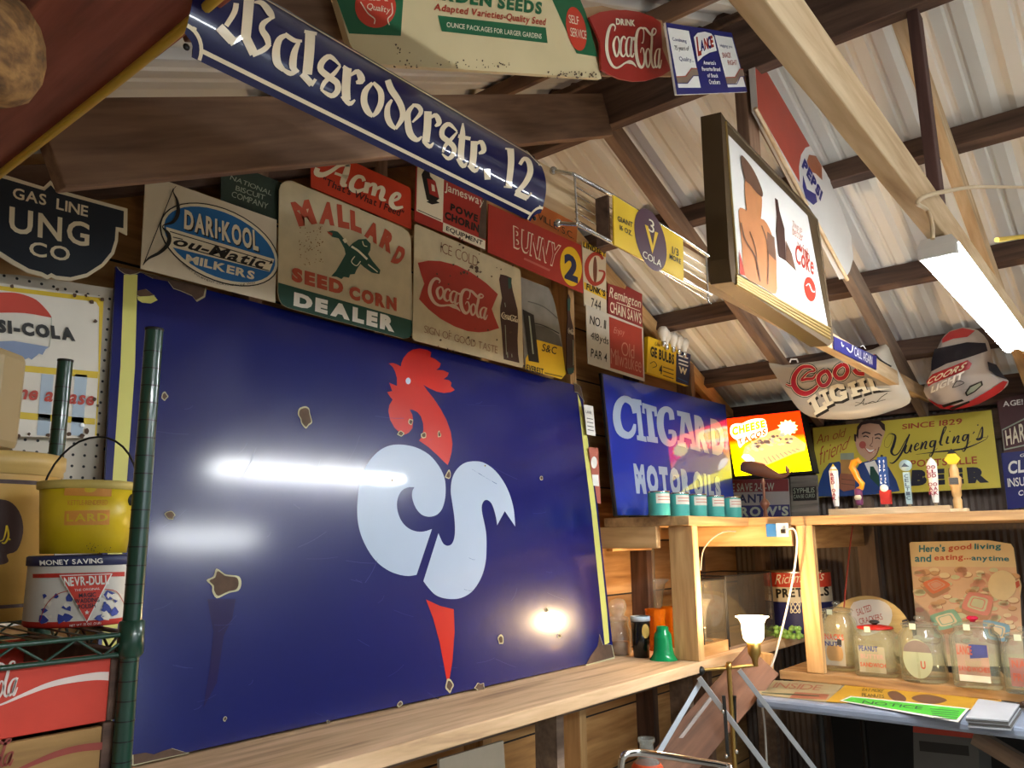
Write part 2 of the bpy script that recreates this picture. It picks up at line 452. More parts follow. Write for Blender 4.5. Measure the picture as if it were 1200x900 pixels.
# ---------------------------------------------------------------- roof timbers
sl = Vector((1, 0, -.41)).normalized(); nr = Vector((.41, 0, 1)).normalized(); nl = Vector((-.465, 0, 1)).normalized()
board('ridge_beam', (RIDGE, WY-.1, 2.992), (RIDGE, -4, 2.992), .05, .184, W_DARK, label='dark heavy ridge beam running under the peak of the metal roof')
for x, lab in ((2.97, 'dark purlin across the right roof slope, nearest the ridge'), (3.59, 'dark purlin across the right roof slope, middle one behind the picture sign'), (4.11, 'dark purlin across the right roof slope, lowest, near the eave')):
    zz = zr(x)-.052
    board('purlin', (x, WY-.02, zz), (x, -4, zz), .045, .095, W_DARK, up=nr, label=lab, group='purlins under the right roof slope')
for x, lab in ((1.82, 'brown purlin of the left roof slope, high near the ridge'), (1.05, 'brown purlin of the left roof slope, the lower one')):
    zz = zl(x)-.032
    board('purlin', (x, WY-.02, zz), (x, -4, zz), .045, .045, W_BROWN, up=nl, label=lab, group='purlins under the left roof slope')
def rafter(y, x0, x1, right, m, label, drop=.15, t=.14, w=.04):
    f = zr if right else zl
    board('rafter', (x0, y, f(x0)-drop), (x1, y, f(x1)-drop), w, t, m, up=(nr if right else nl), label=label)
rafter(1.385, RIDGE-.03, .47, False, W_BROWN, 'wide dark rafter of the left slope crossing above the wall signs', drop=.178, t=.15)
rafter(1.42, RIDGE+.03, 4.45, True, W_BROWN, 'brown rafter of the right slope nearest the plank wall', drop=.158, t=.085)
rafter(.945, RIDGE-.03, .47, False, W_BROWN, 'brown rafter behind the seed sign and the red drink sign', drop=.13, t=.07)
rafter(.90, RIDGE+.12, 4.45, True, W_GREY, 'weathered rafter of the right slope behind the hanging red and white soda sign', drop=.163, t=.10)
rafter(.42, RIDGE+.03, 4.45, True, W_PALE, 'pale rafter of the right slope at the upper right, nearest the camera', drop=.158, t=.085)
# horizontal ties with the signs and the lamp
TZ = 2.13
board('tie_beam', (.47, .88, 2.1435), (4.44, .88, 2.1435), .04, .063, W_PALE, label='pale pine tie beam carrying the street sign and soda signs')
board('tie_beam', (.47, .34, 2.187), (4.44, .34, 2.187), .04, .095, W_PALE, label='pale pine tie beam at upper right carrying the fluorescent lamp')
board('king_post', (RIDGE+.02, .88, 2.177), (RIDGE+.02, .88, 2.9), .04, .085, W_BROWN, up=(1, 0, 0), label='brown upright post rising behind the snack sign to the ridge')
board('king_post', (RIDGE+.02, .375, TZ+.05), (RIDGE+.02, .375, 2.9), .03, .06, wood('maroon post', '#5b3d36', '#39231e', '#4c302a'), up=(1, 0, 0), label='thin maroon upright hanging from the ridge beside the pale tie beam')
# ---------------------------------------------------------------- fluorescent lamps
M_TUBE = mat('lit fluorescent tube', '#ffffff', vary=0, emis='#f4faff', estr=TUBE_STRENGTH)
def shop_light(x0, x1, y, z, label):
    r = thing('fluorescent_lamp', label, 'lamp', (x0, y, z))
    h = MB()
    hous = mat('white lamp housing', '#dedbd3', rough=.4, vary=.03)
    h.prism([(x0, y-.045, z), (x0, y-.032, z+.022), (x0, y+.032, z+.022), (x0, y+.045, z)], (x1-x0, 0, 0), hous)
    h.build('housing', r)
    for e, x in enumerate((x0, x1)):
        g = MB(); g.box((x-.010, y-.042, z-.028), (x+.010, y+.042, z), hous, .003); g.build('end_socket', r)
    for dy in (-.022, .022):
        t = MB(); t.tube([(x0+.012, y+dy, z-.022), (x1-.012, y+dy, z-.022)], .0165, M_TUBE, 12); t.build('tube', r)
    return r
shop_light(2.0, 3.22, .338, 2.112, 'lit white fluorescent shop lamp under the tie beam at upper right')
shop_light(2.55, 3.30, -1.25, 2.09, 'lit white fluorescent shop lamp behind the camera')
shop_light(.2, 1.42, -1.25, 2.09, 'added unseen fluorescent lamp behind the camera, over its left side')  # extra unseen lamp, added to brighten the roof

r = thing('added_bulb', 'added unseen warm bulb on a cord behind the camera', 'lamp', (-.35, -.55, 1.95))  # unseen bulb added to warm the left side and light the red beam
g = MB(); g.tube([(-.35, -.55, 2.0), (-.35, -.55, zl(-.35)-.005)], .003, M_BLACK, 6); g.build('cord', r)
g = MB(); g.lathe([(0, .06), (.014, .06), (.014, .03), (.012, .028)], (-.35, -.55, 1.95), M_BLACK, 12); g.build('socket', r)
g = MB(); g.lathe([(.012, .028), (.02, .012), (.03, -.01), (.026, -.03), (.012, -.042), (0, -.044)], (-.35, -.55, 1.95), mat('lit warm bulb', '#ffe0b0', vary=0, emis='#ffc27a', estr=WARM_STRENGTH), 18); g.build('bulb', r)
b = MB(); b.box((4.30, -4.5, .0), (4.33, 1.45, .80), mat('under-table shade black', '#1a1917', rough=.8, vary=.2)); b.build('trim_40', kind='structure')  # added black sheet; its colour stands in for the shade under the table
b = MB()
for s_ in (1, -1):
    t_ = .41 if s_ > 0 else .465
    b.prism([(RIDGE, 2.1, zr(RIDGE)+.034), (RIDGE+s_*.22, 2.1, zr(RIDGE)+.034-t_*.22), (RIDGE+s_*.22, 2.1, zr(RIDGE)+.040-t_*.22), (RIDGE, 2.1, zr(RIDGE)+.040)], (0, -8.2, 0), M_ROOF)
b.box((RIDGE-.03, -6, zr(RIDGE)-.012), (RIDGE+.03, 2.1, zr(RIDGE)+.034), W_DARK)
b.build('trim_41', kind='structure')

# ================================================================ SIGNS OF THE LEFT WALL
def path_text(s, txt, base, h, m, L=2, w=0.0, up=None):
    """letters set one by one along a curve of picture points that lies on the sign"""
    q = sp2(base, 10); D = [0]
    for a, b_ in zip(q, q[1:]): D.append(D[-1]+math.hypot(b_[0]-a[0], b_[1]-a[1]))
    def at(d):
        for i in range(len(D)-1):
            if D[i+1] >= d or i == len(D)-2:
                t = (d-D[i])/max(1e-9, D[i+1]-D[i]); return (q[i][0]+(q[i+1][0]-q[i][0])*t, q[i][1]+(q[i+1][1]-q[i][1])*t)
    W = []
    for ch in txt:
        if ch == ' ': W.append(.35); continue
        vs, _ = glyph(ch, w); W.append(max(v[0] for v in vs)-min(v[0] for v in vs)+.1)
    tot = sum(W); X = 0
    for ch, ww in zip(txt, W):
        if ch != ' ':
            a = at(X/tot*D[-1]); e = at((X+ww-.1)/tot*D[-1])
            tx, ty = e[0]-a[0], e[1]-a[1]; l = math.hypot(tx, ty) or 1
            n = (ty/l*h, -tx/l*h) if up is None else up
            s.text(ch, a, e, (a[0]+n[0], a[1]+n[1]), m, L=L, w=w)
        X += ww
_COKE = [
 ([(355,330),(365,290),(345,262),(315,275),(290,340),(275,430),(275,530),(295,620),(330,690),(375,718),(420,700),(470,665),(520,655),(560,675),(588,712)], [10,12,20,26,32,34,34,32,28,22,20,18,40,22,4]),
 ([(375,385),(350,440),(348,510),(375,600),(400,550),(408,470),(395,400),(375,385)], [16,24,26,20,20,18,16,14]),
 ([(472,415),(455,385),(430,420),(418,500),(425,570),(450,598),(475,560)], [18,14,24,26,24,18,10]),
 ([(530,395),(500,400),(480,470),(482,560),(505,598),(525,545),(535,420)], [12,16,24,24,16,10,10]),
 ([(540,390),(530,500),(528,580),(548,600),(562,560)], [22,24,24,18,8]),
 ([(640,450),(655,450),(665,380),(660,310),(630,295),(600,330),(582,430),(585,560),(605,660),(635,712),(660,690),(672,620),(660,520),(640,510),(630,560)], [8,10,12,14,20,28,32,34,32,28,22,16,14,10,6]),
 ([(640,300),(680,300),(715,340),(745,370),(780,360),(795,320),(770,300),(752,340),(750,440),(742,560),(748,660),(770,715),(790,680)], [16,22,24,22,16,10,14,22,24,24,22,18,8]),
 ([(702,515),(685,580),(690,660),(708,712),(728,660),(732,580),(718,520),(702,515)], [14,20,22,16,16,16,14,12]),
 ([(825,515),(800,530),(782,600),(785,680),(800,712),(820,660),(830,540)], [12,14,20,20,16,10,10]),
 ([(835,510),(825,620),(822,690),(836,716),(852,630)], [20,22,22,16,8]),
 ([(562,392),(562,428)], [20,20])]
def coke(s, bl, br, tl, m, L=2):
    W = math.hypot(br[0]-bl[0], br[1]-bl[1])
    def f(p):
        u = (p[0]-270)/585; v = (720-p[1])/465
        return (bl[0]+(br[0]-bl[0])*u+(tl[0]-bl[0])*v, bl[1]+(br[1]-bl[1])*u+(tl[1]-bl[1])*v)
    for pts, w in _COKE: s.pen([f(p) for p in pts], [x/585*W for x in w], m, L)
def chip(s, c, r, rim=None, L=3, sq=1.0, seed=0):
    """a spot of lost enamel: pale broken edge round bare steel"""
    rn = random.Random(seed+int(c[0]*7+c[1]*13)); n = 13 if r > 5 else 9
    k = [rn.uniform(.7, 1.25) for _ in range(n)]
    for g, m, l in ((1.0, rim or M_CHIPRIM, L), (.84 if r > 5 else .68, M_RUST, L+1)):
        s.poly(sp2([(c[0]+r*g*k[i]*math.cos(6.283*i/n), c[1]+r*sq*g*k[i]*math.sin(6.283*i/n)) for i in range(n)], 3, True), m, l)
def specks(s, box, n, r, m, L=3, seed=1):
    rn = random.Random(seed)
    for _ in range(n):
        c = (rn.uniform(box[0], box[2]), rn.uniform(box[1], box[3])); q = rn.uniform(.4, 1)*r
        s.poly([(c[0]+q*rn.uniform(.6, 1.3)*math.cos(t), c[1]+q*rn.uniform(.6, 1.3)*math.sin(t)) for t in (0, .9, 1.8, 2.7, 3.6, 4.5, 5.4)], m, L)
M_CHIPRIM = paint('broken pale enamel', '#b9b48f')
E_NAVY = mat('deep blue enamel', '#08125a', rough=.32, coat=.75, spec=.25, vary=.10, vscale=3, bump=.16, bscale=14, crough=.14)
E_RED = enamel('bright red enamel', '#b8170f')
E_WHITE = enamel('white enamel', '#a9bbd2', vary=.02)
E_STRIPE = paint('pale yellow stripe', '#d3d071', vary=.05)
INK = paint('black lettering', '#17140f', vary=0)
CREAMINK = paint('cream lettering', '#e5dcc0', vary=.04)
WHITEINK = paint('white lettering', '#eceae2', vary=.03)
REDINK = paint('red lettering', '#ad3420', vary=.1)

# ---- the big blue enamel sign with the rooster
BLP = plane3((0, 1.804, .985), (1, 1.804, .985), (0, 1.896, 1.985))
s = Sign('enamel_sign', 'big dark blue enamel sign with red and white rooster leaning on the bench', 'sign', BLP, [(136, 312), (681, 453), (700, 590), (719.5, 771), (109, 906), (124, 550)], E_NAVY, .008)
r1, r2, r3 = ZT(400, 400, 5), ZT(400, 540, 5), ZT(380, 380, 2)
s.poly(r1([(278,130),(300,127),(325,135),(348,148),(352,125),(365,95),(390,65),(420,48),(460,42),(500,50),(527,65),(520,92),(550,105),(582,130),(575,152),(555,168),(595,170),(629,185),(620,205),(598,222),(630,228),(645,243),(640,262),(665,285),(640,298),(600,303),(560,295),(520,278),(480,255),(500,285),(540,335),(580,395),(615,460),(640,530),(650,600),(645,650),(632,700),(622,725),(600,705),(560,665),(510,620),(455,582),(470,560),(480,520),(478,480),(465,440),(445,415),(420,402),(400,400),(415,430),(420,470),(415,510),(395,535),(365,550),(340,535),(310,505),(285,460),(275,410),(280,375),(300,342),(285,325),(268,298),(298,292),(290,270),(280,243),(325,262),(325,215),(315,180),(300,150)]), E_RED)
s.flush('rooster_head')
s.ell((478, 446.5), 2.9, 3.8, E_WHITE, 2); s.flush('rooster_eye')
C_ = [(440,668),(390,675),(330,665),(270,640),(210,595),(160,530),(120,450),(98,370),(92,290),(97,200),(112,110),(150,20),(210,-50),(270,-85),(330,-95),(400,-88),(460,-68),(520,-30),(570,30),(600,90),(610,150),(607,220),(590,280),(560,315),(515,328),(470,315),(435,275),(415,220),(415,180),(427,155),(395,155),(360,170),(335,205),(325,250),(330,300),(350,350),(385,390),(430,412),(480,415),(530,400)]
def soft(pts, k=4, hard=()):
    """smooth outline that keeps the listed corner points sharp"""
    n = len(pts); cs = sorted(hard)
    if not cs: return sp2(pts, k, True)
    out = []
    for a, b_ in zip(cs, cs[1:]+[cs[0]+n]):
        out += sp2([pts[i % n] for i in range(a, b_+1)], k)[:-1]
    return out
s.poly(r2(soft(C_, 4, (0, 29, 39))), E_WHITE); s.flush('rooster_breast')
S_ = [(568,425),(590,475),(605,492),(625,498),(648,485),(662,445),(665,390),(660,320),(648,240),(640,180),(645,120),(660,75),(690,35),(730,10),(780,3),(830,10),(880,40),(920,80),(960,140),(990,210),(1010,290),(1018,385),(957,295),(912,378),(905,330),(890,275),(875,245),(855,230),(835,235),(822,265),(825,310),(838,370),(848,430),(850,510),(845,590),(828,660),(800,720),(760,770),(710,800),(660,810),(600,805),(550,785),(510,745),(480,705)]
s.poly(r2(soft(S_, 4, (0, 21, 22, 23, 43))), E_WHITE); s.flush('rooster_tail')
s.poly(r3([(238,645),(270,660),(303,668),(305,720),(300,790),(290,850),(285,825),(270,745),(255,690)]), E_RED)
# painted yellow border strips
s.poly([(145, 322), (161, 322), (158, 430), (146, 600), (137, 745), (128, 896), (112, 900), (120, 745), (129, 600), (141, 430)], E_STRIPE); s.flush('border_stripe')
s.poly([(676.5, 461), (680, 470), (688, 510), (699, 600), (711.5, 720), (714, 753), (708.5, 756), (702, 690), (693, 600), (683, 520)], E_STRIPE); s.flush('border_stripe')
# bare rusted patches
for pts in ([(137, 313), (156, 316), (163, 319), (158, 321), (152, 322), (146, 321), (140, 317)], [(164, 319), (222, 332), (240, 337), (238, 347), (229, 352), (224, 346), (212, 341), (203, 338), (197, 330), (180, 327)], [(160, 341), (170, 339), (180, 346), (166, 349), (160, 346)],
            [(156, 896), (156, 884), (170, 882), (180, 884), (190, 880), (200, 877), (214, 881), (220, 882)], [(716, 756), (719, 770), (686, 779), (692, 768), (697, 761), (700, 757), (702, 744), (706, 756), (710, 755)], [(672, 449), (679, 452), (684, 470), (677, 460), (673, 459)]):
    cx = sum(p[0] for p in pts)/len(pts); cy = sum(p[1] for p in pts)/len(pts)
    s.poly([(cx+(p[0]-cx)*1.06+.3, cy+(p[1]-cy)*1.1+.4) for p in pts], M_CHIPRIM, 2)
    s.poly(pts, M_RUST, 3)
s.poly([(160, 348), (180, 347), (184, 352), (176, 356), (166, 355), (161, 352)], E_STRIPE, 4)
for c, r, q in (((357, 489), 8, 1.5), ((261, 684), 19, .85), ((199, 604), 6, 1), ((192, 465), 4, 1.3), ((469, 508), 3.5, .9), ((481, 495), 2.7, 1.4), ((496, 510), 2.7, 1.3), ((514, 509), 2.2, 1.6), ((525, 557), 3.6, 1.6), ((459, 563), 1.4, 1.4), ((526, 803), 5, 1.9), ((562, 805), 6, .8), ((586, 750), 3.4, 1.6), ((468, 825), 3, 1.2), ((263, 842), 2.4, 1.2), ((384, 846), 2, 1), ((568, 546), 1.2, 1), ((634, 560), 2, 1.4), ((640, 715), 2, 1.6), ((655, 745), 2.4, 1)):
    chip(s, c, r, sq=q)
s.flush('chipped_enamel')
s.poly([(243, 702), (276, 702), (272, 725), (262, 745), (254, 800), (238, 830), (246, 780), (250, 740), (246, 720)], mat('faint rust run', '#190b48', rough=.32, coat=.75, spec=.25, vary=.15), 1); s.flush('rust_run')
rn = random.Random(21); SCR = mat('fine enamel scratches', '#1c2a70', rough=.5, vary=0)
for _ in range(46):
    x_, y_ = rn.uniform(170, 660), rn.uniform(470, 850); a_ = rn.uniform(-1.2, .6); l_ = rn.uniform(6, 38)
    s.pen([(x_, y_), (x_+l_*.5*math.cos(a_)+1, y_+l_*.5*math.sin(a_)+1), (x_+l_*math.cos(a_), y_+l_*math.sin(a_))], rn.uniform(.25, .6), SCR, 1, 3)
s.let.build('scratches', s.root)['kind'] = 'stuff'; s.let = MB(); s.done()

# ---- small tags right of it
UP = plane_y(1.868)
s = Sign('paper_tag', 'small white printed paper tag on the stud above the red tag', 'tag', UP, [(684, 474), (695, 476), (698, 511), (688, 509)], M_WHITE, .002)
s.text('LANE', (686.5, 484), (693, 485.5), (686, 480.5), INK)
for k in range(4): s.pen([(687.2+k*.4, 490+k*4.5), (694.5+k*.4, 491.5+k*4.5)], .8, INK, smooth=False)
s.done()
s = Sign('pricing_tag', 'narrow pale red tag on the stud right of the blue sign', 'tag', UP, [(690, 524), (701, 525), (704, 590), (697, 589)], paint('faded red card', '#b96a58'), .002)
s.ell((696, 542), 3.6, 7, WHITEINK); s.poly([(693.5, 556), (701, 556.5), (702, 570), (695, 569)], WHITEINK)
s.done()

# ---- oval milking machine sign
D_ = ZT(160, 200, 5.6235)
s = Sign('tin_sign', 'white tin sign with blue oval and bow and arrow lettering, above the blue sign', 'sign', UP, D_([(62, 20), (925, 325), (915, 870), (28, 645)]), paint('cream tin', '#d6cbb2', vary=.08), .003)
BL1 = paint('mid blue paint', '#1d69a8')
def zell(s, Z, c, a, b_, rot, m, L):
    ca, sa = math.cos(rot), math.sin(rot)
    s.poly(Z([(c[0]+a*math.cos(t)*ca-b_*math.sin(t)*sa, c[1]+a*math.cos(t)*sa+b_*math.sin(t)*ca) for t in [6.2832*i/40 for i in range(40)]]), m, L)
zell(s, D_, (545, 487), 420, 235, .436, INK, 1); zell(s, D_, (545, 487), 411, 227, .436, CREAMINK, 2); zell(s, D_, (545, 487), 392, 207, .436, BL1, 3)
s.poly(D_([(190, 372), (905, 585), (872, 668), (215, 502)]), CREAMINK, 4)
for a, b_ in (((215, 403), (885, 605)), ((235, 440), (300, 455)), ((390, 530), (870, 662))): s.pen(D_([a, b_]), 1.1, INK, 5, smooth=False)
s.poly(D_([(885, 590), (895, 612), (868, 618)]), INK, 5)
s.text('DARI·KOOL', *D_([(316, 396), (808, 545), (318, 268)]), INK, tr=D_([(802, 410)])[0], L=4, w=.03, sp=.06)
s.text('DARI·KOOL', *D_([(308, 386), (800, 535), (312, 256)]), CREAMINK, tr=D_([(795, 398)])[0], L=5, w=.04, sp=.09)
s.text('ou-Matic', *D_([(235, 492), (845, 655), (245, 428)]), INK, tr=D_([(850, 580)])[0], L=5, w=.03, sh=.35)
s.text('MILKERS', *D_([(318, 605), (770, 722), (326, 550)]), CREAMINK, L=4, w=.04)
s.pen(D_([(255, 105), (236, 140), (262, 200), (268, 280), (235, 340), (165, 368), (205, 420), (205, 480), (150, 540), (75, 580), (38, 622)]), [.6, 1, 3, 4.6, 4, 1, 4.4, 5, 4, 2.6, .6], INK, 6)
s.pen(D_([(238, 120), (38, 625)]), 1.1, INK, 6, smooth=False)
path_text(s, 'DAIRY EQUIPMENT CO. MADISON, WIS.', D_([(300, 622), (420, 710), (540, 750), (660, 760), (780, 745)]), 2.1, INK, 4)
s.done()
# ---- dark green biscuit company sign
s = Sign('tin_sign', 'dark green sign with three lines of faded pale lettering, highest at left', 'sign', plane_y(1.878), [(259, 186), (330, 214), (328, 262), (259, 236)], mat('blackened green paint', '#25382b', rough=.6, vary=.5, vscale=25), .003)
PALE = paint('faded pale lettering', '#9aa48f', vary=.2)
s.text('NATIONAL', *D_([(613, 58), (885, 165), (622, 30)]), PALE); s.text('BISCUIT', *D_([(650, 130), (842, 195), (655, 98)]), PALE); s.text('COMPANY', *D_([(622, 172), (860, 255), (630, 135)]), PALE)
s.done()
# ---- red feed sign
A_ = ZT(300, 150, 4)
s = Sign('tin_sign', 'bright red-orange feed sign with cream script, above the duck sign', 'sign', plane_y(1.876), A_([(258, 70), (275, 75), (718, 278), (726, 292), (728, 475), (258, 278)]), paint('orange red paint', '#c23a1c'), .003)
for pts, w in (([(288, 188), (283, 212), (312, 220), (350, 203), (395, 175), (440, 172)], [18, 20, 18, 14, 12, 16]), ([(432, 170), (420, 215), (405, 262), (425, 270)], [16, 22, 20, 8]), ([(368, 212), (425, 232)], [9, 9]), ([(505, 250), (497, 232), (472, 230), (450, 255), (448, 285), (475, 297), (508, 285)], [14, 12, 14, 18, 18, 14, 8]), ([(522, 255), (512, 305)], [18, 18]), ([(516, 282), (545, 264), (557, 278), (548, 318)], [8, 12, 18, 16]), ([(552, 296), (582, 278), (594, 294), (585, 330), (608, 340)], [8, 12, 18, 16, 6]), ([(640, 342), (665, 332), (672, 315), (656, 308), (638, 325), (633, 355), (652, 376), (688, 370)], [9, 10, 12, 12, 16, 18, 14, 8])):
    s.pen(A_(pts), [x*1.35/4 for x in w], CREAMINK)
s.text('"That\'s What I Feed"', *A_([(310, 262), (688, 422), (316, 228)]), paint('dark red lettering', '#3c1410'), sh=.1, w=.015)
s.done()
# ---- duck sign
Q_ = ZT(320, 200, 4.5)
CT = mat('stained cream tin', '#c4b795', rough=.5, vary=.18, vscale=16)
GB = paint('bottle green paint', '#1e4a3c'); ORG = paint('faded orange red', '#ad4a30', vary=.2)
s = Sign('tin_sign', 'cream seed corn sign with round corners and a flying duck over a green band', 'sign', plane_y(1.862), Q_([(33, 100), (42, 72), (62, 57), (90, 52), (110, 58), (680, 298), (712, 322), (726, 358), (728, 390), (736, 840), (728, 868), (712, 882), (690, 886), (75, 722), (48, 705), (32, 675), (26, 640)]), CT, .003)
s.poly(Q_([(27, 590), (731, 790), (736, 840), (728, 868), (712, 882), (690, 886), (75, 722), (48, 705), (32, 675), (26, 640)]), GB)
s.text('DEALER', *Q_([(106, 712), (638, 853), (110, 640)]), WHITEINK, tr=Q_([(640, 772)])[0], w=.07, sp=.12)
s.text('SEED', *Q_([(97, 582), (368, 657), (98, 507)]), ORG, w=.07, sp=.1); s.text('CORN', *Q_([(400, 677), (650, 743), (400, 605)]), ORG, w=.07, sp=.1)
for ch, a, b_, c in (('M', (135, 296), (232, 280), (90, 168)), ('A', (242, 280), (322, 292), (250, 160)), ('L', (342, 298), (402, 310), (334, 176)), ('L', (408, 312), (466, 334), (404, 205)), ('A', (478, 345), (546, 390), (500, 255)), ('R', (556, 398), (618, 440), (588, 305)), ('D', (618, 482), (666, 502), (660, 395))):
    s.text(ch, *Q_([a, b_, c]), ORG, w=.075)
s.poly(Q_([(283, 322), (312, 316), (340, 322), (362, 345), (385, 380), (402, 400), (420, 382), (450, 363), (490, 360), (514, 385), (512, 420), (500, 440), (525, 478), (565, 525), (560, 546), (520, 538), (480, 510), (460, 492), (440, 522), (430, 545), (405, 548), (400, 565), (372, 560), (360, 572), (335, 560), (306, 556), (330, 530), (360, 480), (382, 440), (375, 410), (358, 378), (345, 357), (312, 350)]), GB)
s.poly(Q_([(283, 320), (312, 330), (310, 345), (290, 333)]), ORG, 2)
for pts, w in (([(372, 360), (385, 378)], 4), ([(412, 400), (450, 425), (495, 468)], 2.4), ([(430, 452), (412, 480), (438, 502), (460, 478)], 1), ([(470, 372), (478, 395), (495, 400)], 1), ([(500, 495), (550, 535)], 1.2)): s.pen(Q_(pts), w, CREAMINK, 2)
specks(s, Q_([(130, 280), (260, 500)])[0]+Q_([(130, 280), (260, 500)])[1], 70, .9, paint('brown rust specks', '#7d5a2e'), 3, 3)
s.done('painted_duck')
# ---- chore equipment sign
J_ = ZT(480, 190, 5.4545)
DR = paint('dark red paint', '#a22c22')
s = Sign('tin_sign', 'red and cream equipment sign with rusted right edge, below the street sign', 'sign', UP, J_([(45, -10), (492, 190), (487, 562), (30, 376)]), DR, .003)
s.poly(J_([(50, 10), (219, 88), (211, 387), (42, 312)]), CREAMINK); s.poly(J_([(214, 385), (484, 503), (482, 560), (211, 442)]), CREAMINK)
s.poly(J_([(75, 80), (95, 45), (125, 60), (130, 90), (165, 130), (188, 235), (150, 262), (108, 240), (92, 165)]), INK, 2); s.poly(J_([(108, 105), (160, 120), (186, 232), (125, 205)]), DR, 3); s.poly(J_([(135, 140), (155, 150), (160, 190), (140, 185)]), CREAMINK, 4)
s.poly(J_([(105, 255), (150, 235), (190, 262), (140, 272)]), INK, 3)
s.pen(J_([(50, 305), (200, 372)]), .8, INK, 2, smooth=False)
s.text('Jamesway', *J_([(222, 196), (470, 300), (226, 128)]), CREAMINK, w=.01)
s.text('POWE', *J_([(258, 308), (432, 386), (262, 262)]), INK, w=.05); s.text('CHORIN', *J_([(222, 362), (440, 452), (226, 312)]), INK, w=.05)
s.text('EQUIPMENT', *J_([(230, 442), (462, 538), (234, 408)]), INK, w=.02)
s.poly(J_([(470, 190), (492, 195), (487, 495), (440, 480), (448, 350)]), M_RUST, 2)
s.done()
# ---- ice cold soda sign
K_ = ZT(480, 300, 6.921)
s = Sign('tin_sign', 'stained cream soda sign with red fishtail and a brown bottle', 'sign', plane_y(1.858), [(486, 264), (488, 262.5), (608, 315), (610, 318), (613.5, 428), (612, 431), (486, 399), (483.5, 396)], CT, .003)
s.poly(K_([(65, 55), (150, 38), (250, 42), (380, 75), (500, 135), (620, 220), (715, 310), (690, 370), (665, 430), (690, 500), (725, 585), (640, 612), (560, 620), (470, 610), (360, 570), (250, 510), (150, 430), (75, 350), (95, 290), (118, 225), (90, 140)]), paint('dull red paint', '#a12e22'))
coke(s, *K_([(148, 375), (628, 520), (168, 165)]), paint('pinkish cream script', '#cdb49c'))
BR = paint('faded brown lettering', '#7d4a36')
I_ = ZT(450, 230, 4)
s.text('ICE COLD', *I_([(264, 262), (438, 332), (266, 215)]), BR, w=-.015); s.text('SIGN OF GOOD TASTE', *K_([(115, 620), (710, 793), (118, 562)]), BR, w=-.015)
CB = paint('cola brown', '#3a2019')
s.poly(K_([(725, 190), (735, 148), (780, 158), (825, 178), (825, 215), (836, 280), (856, 360), (876, 440), (880, 560), (875, 680), (880, 800), (890, 868), (762, 838), (755, 740), (745, 600), (735, 500), (735, 420), (748, 340), (735, 260)]), CB)
s.poly(K_([(795, 178), (826, 180), (822, 260), (800, 268)]), GB, 2)
coke(s, *K_([(742, 506), (875, 540), (746, 455)]), CREAMINK, 3)
for a, b_ in (((772, 560), (782, 800)), ((790, 780), (792, 825)), ((825, 795), (827, 822)), ((768, 380), (775, 415))): s.pen(K_([a, b_]), .7, PALE, 3, smooth=False)
specks(s, (492, 272, 605, 335), 22, 1.6, M_RUST, 4, 5); specks(s, (505, 385, 600, 412), 14, 1.5, M_RUST, 4, 9); specks(s, (535, 310, 560, 325), 8, 2.4, M_RUST, 4, 2)
s.done('painted_bottle_and_fishtail')
# ---- bread sign with the yellow 2 disc
s = Sign('tin_sign', 'red bread sign with outlined lettering and a yellow disc numbered 2', 'sign', plane_y(1.864), I_([(490, 35), (925, 230), (936, 456), (487, 262)]), DR, .003)
s.text('BUNNY', *I_([(606, 244), (802, 338), (603, 136)]), CREAMINK, tr=I_([(830, 232)])[0], w=.05, sp=.06); s.text('BUNNY', *I_([(610, 238), (799, 330), (608, 143)]), DR, tr=I_([(824, 236)])[0], L=3, w=.015, sp=.12)
s.pen(I_([(655, 292), (776, 348)]), 2.4, paint('pink strip', '#b8685a'), smooth=False)
zell(s, I_, (876, 329), 50, 93, -.12, M_YEL, 1); s.text('2', *I_([(845, 385), (908, 410), (843, 262)]), paint('navy lettering', '#1a2347'), w=.05)
s.done()
s = Sign('tin_sign', 'orange painted board fragment behind the right end of the bread sign', 'sign', plane_y(1.88), [(618, 232), (677, 262), (675, 292), (617, 262)], paint('orange paint', '#b5622a'), .003)
s.text('VILLE, S.C.', (630, 258), (672, 282), (630, 249), INK)
s.done()
# ---- calendar picture, bottle thermometer
C6 = ZT(600, 300, 6)
s = Sign('calendar_sheet', 'curled grey picture sheet with yellow lower band, right of the cream soda sign', 'poster', plane_y(1.861), C6([(60, 148), (255, 222), (285, 280), (305, 350), (335, 500), (355, 640), (376, 830), (345, 866), (92, 792), (70, 500)]), paint('grey picture paper', '#85837d', vary=.3), .0015)
s.poly(C6([(150, 480), (240, 500), (330, 560), (350, 640), (170, 590)]), paint('dark grey picture', '#55544f', vary=.4)); s.poly(C6([(170, 588), (352, 640), (376, 830), (345, 866), (92, 792), (95, 720)]), M_YEL, 2)
s.pen(C6([(110, 320), (180, 340), (240, 370), (320, 440)]), 1.2, paint('dark grey picture', '#55544f')); s.pen(C6([(130, 470), (220, 490), (330, 545)]), 1.2, INK)
s.poly(C6([(72, 375), (150, 415), (188, 752), (115, 738)]), INK, 3); s.poly(C6([(112, 420), (122, 425), (150, 690), (140, 690)]), PALE, 4)
s.text('S&C', *C6([(205, 668), (310, 695), (208, 615)]), INK, L=4, sh=.15, w=.01); s.text('EVEREST', *C6([(98, 806), (216, 838), (100, 762)]), INK, L=4, w=.03); s.pen(C6([(225, 822), (350, 850)]), 1.4, paint('brown print', '#6b5516'), 4, smooth=False)
s.done()
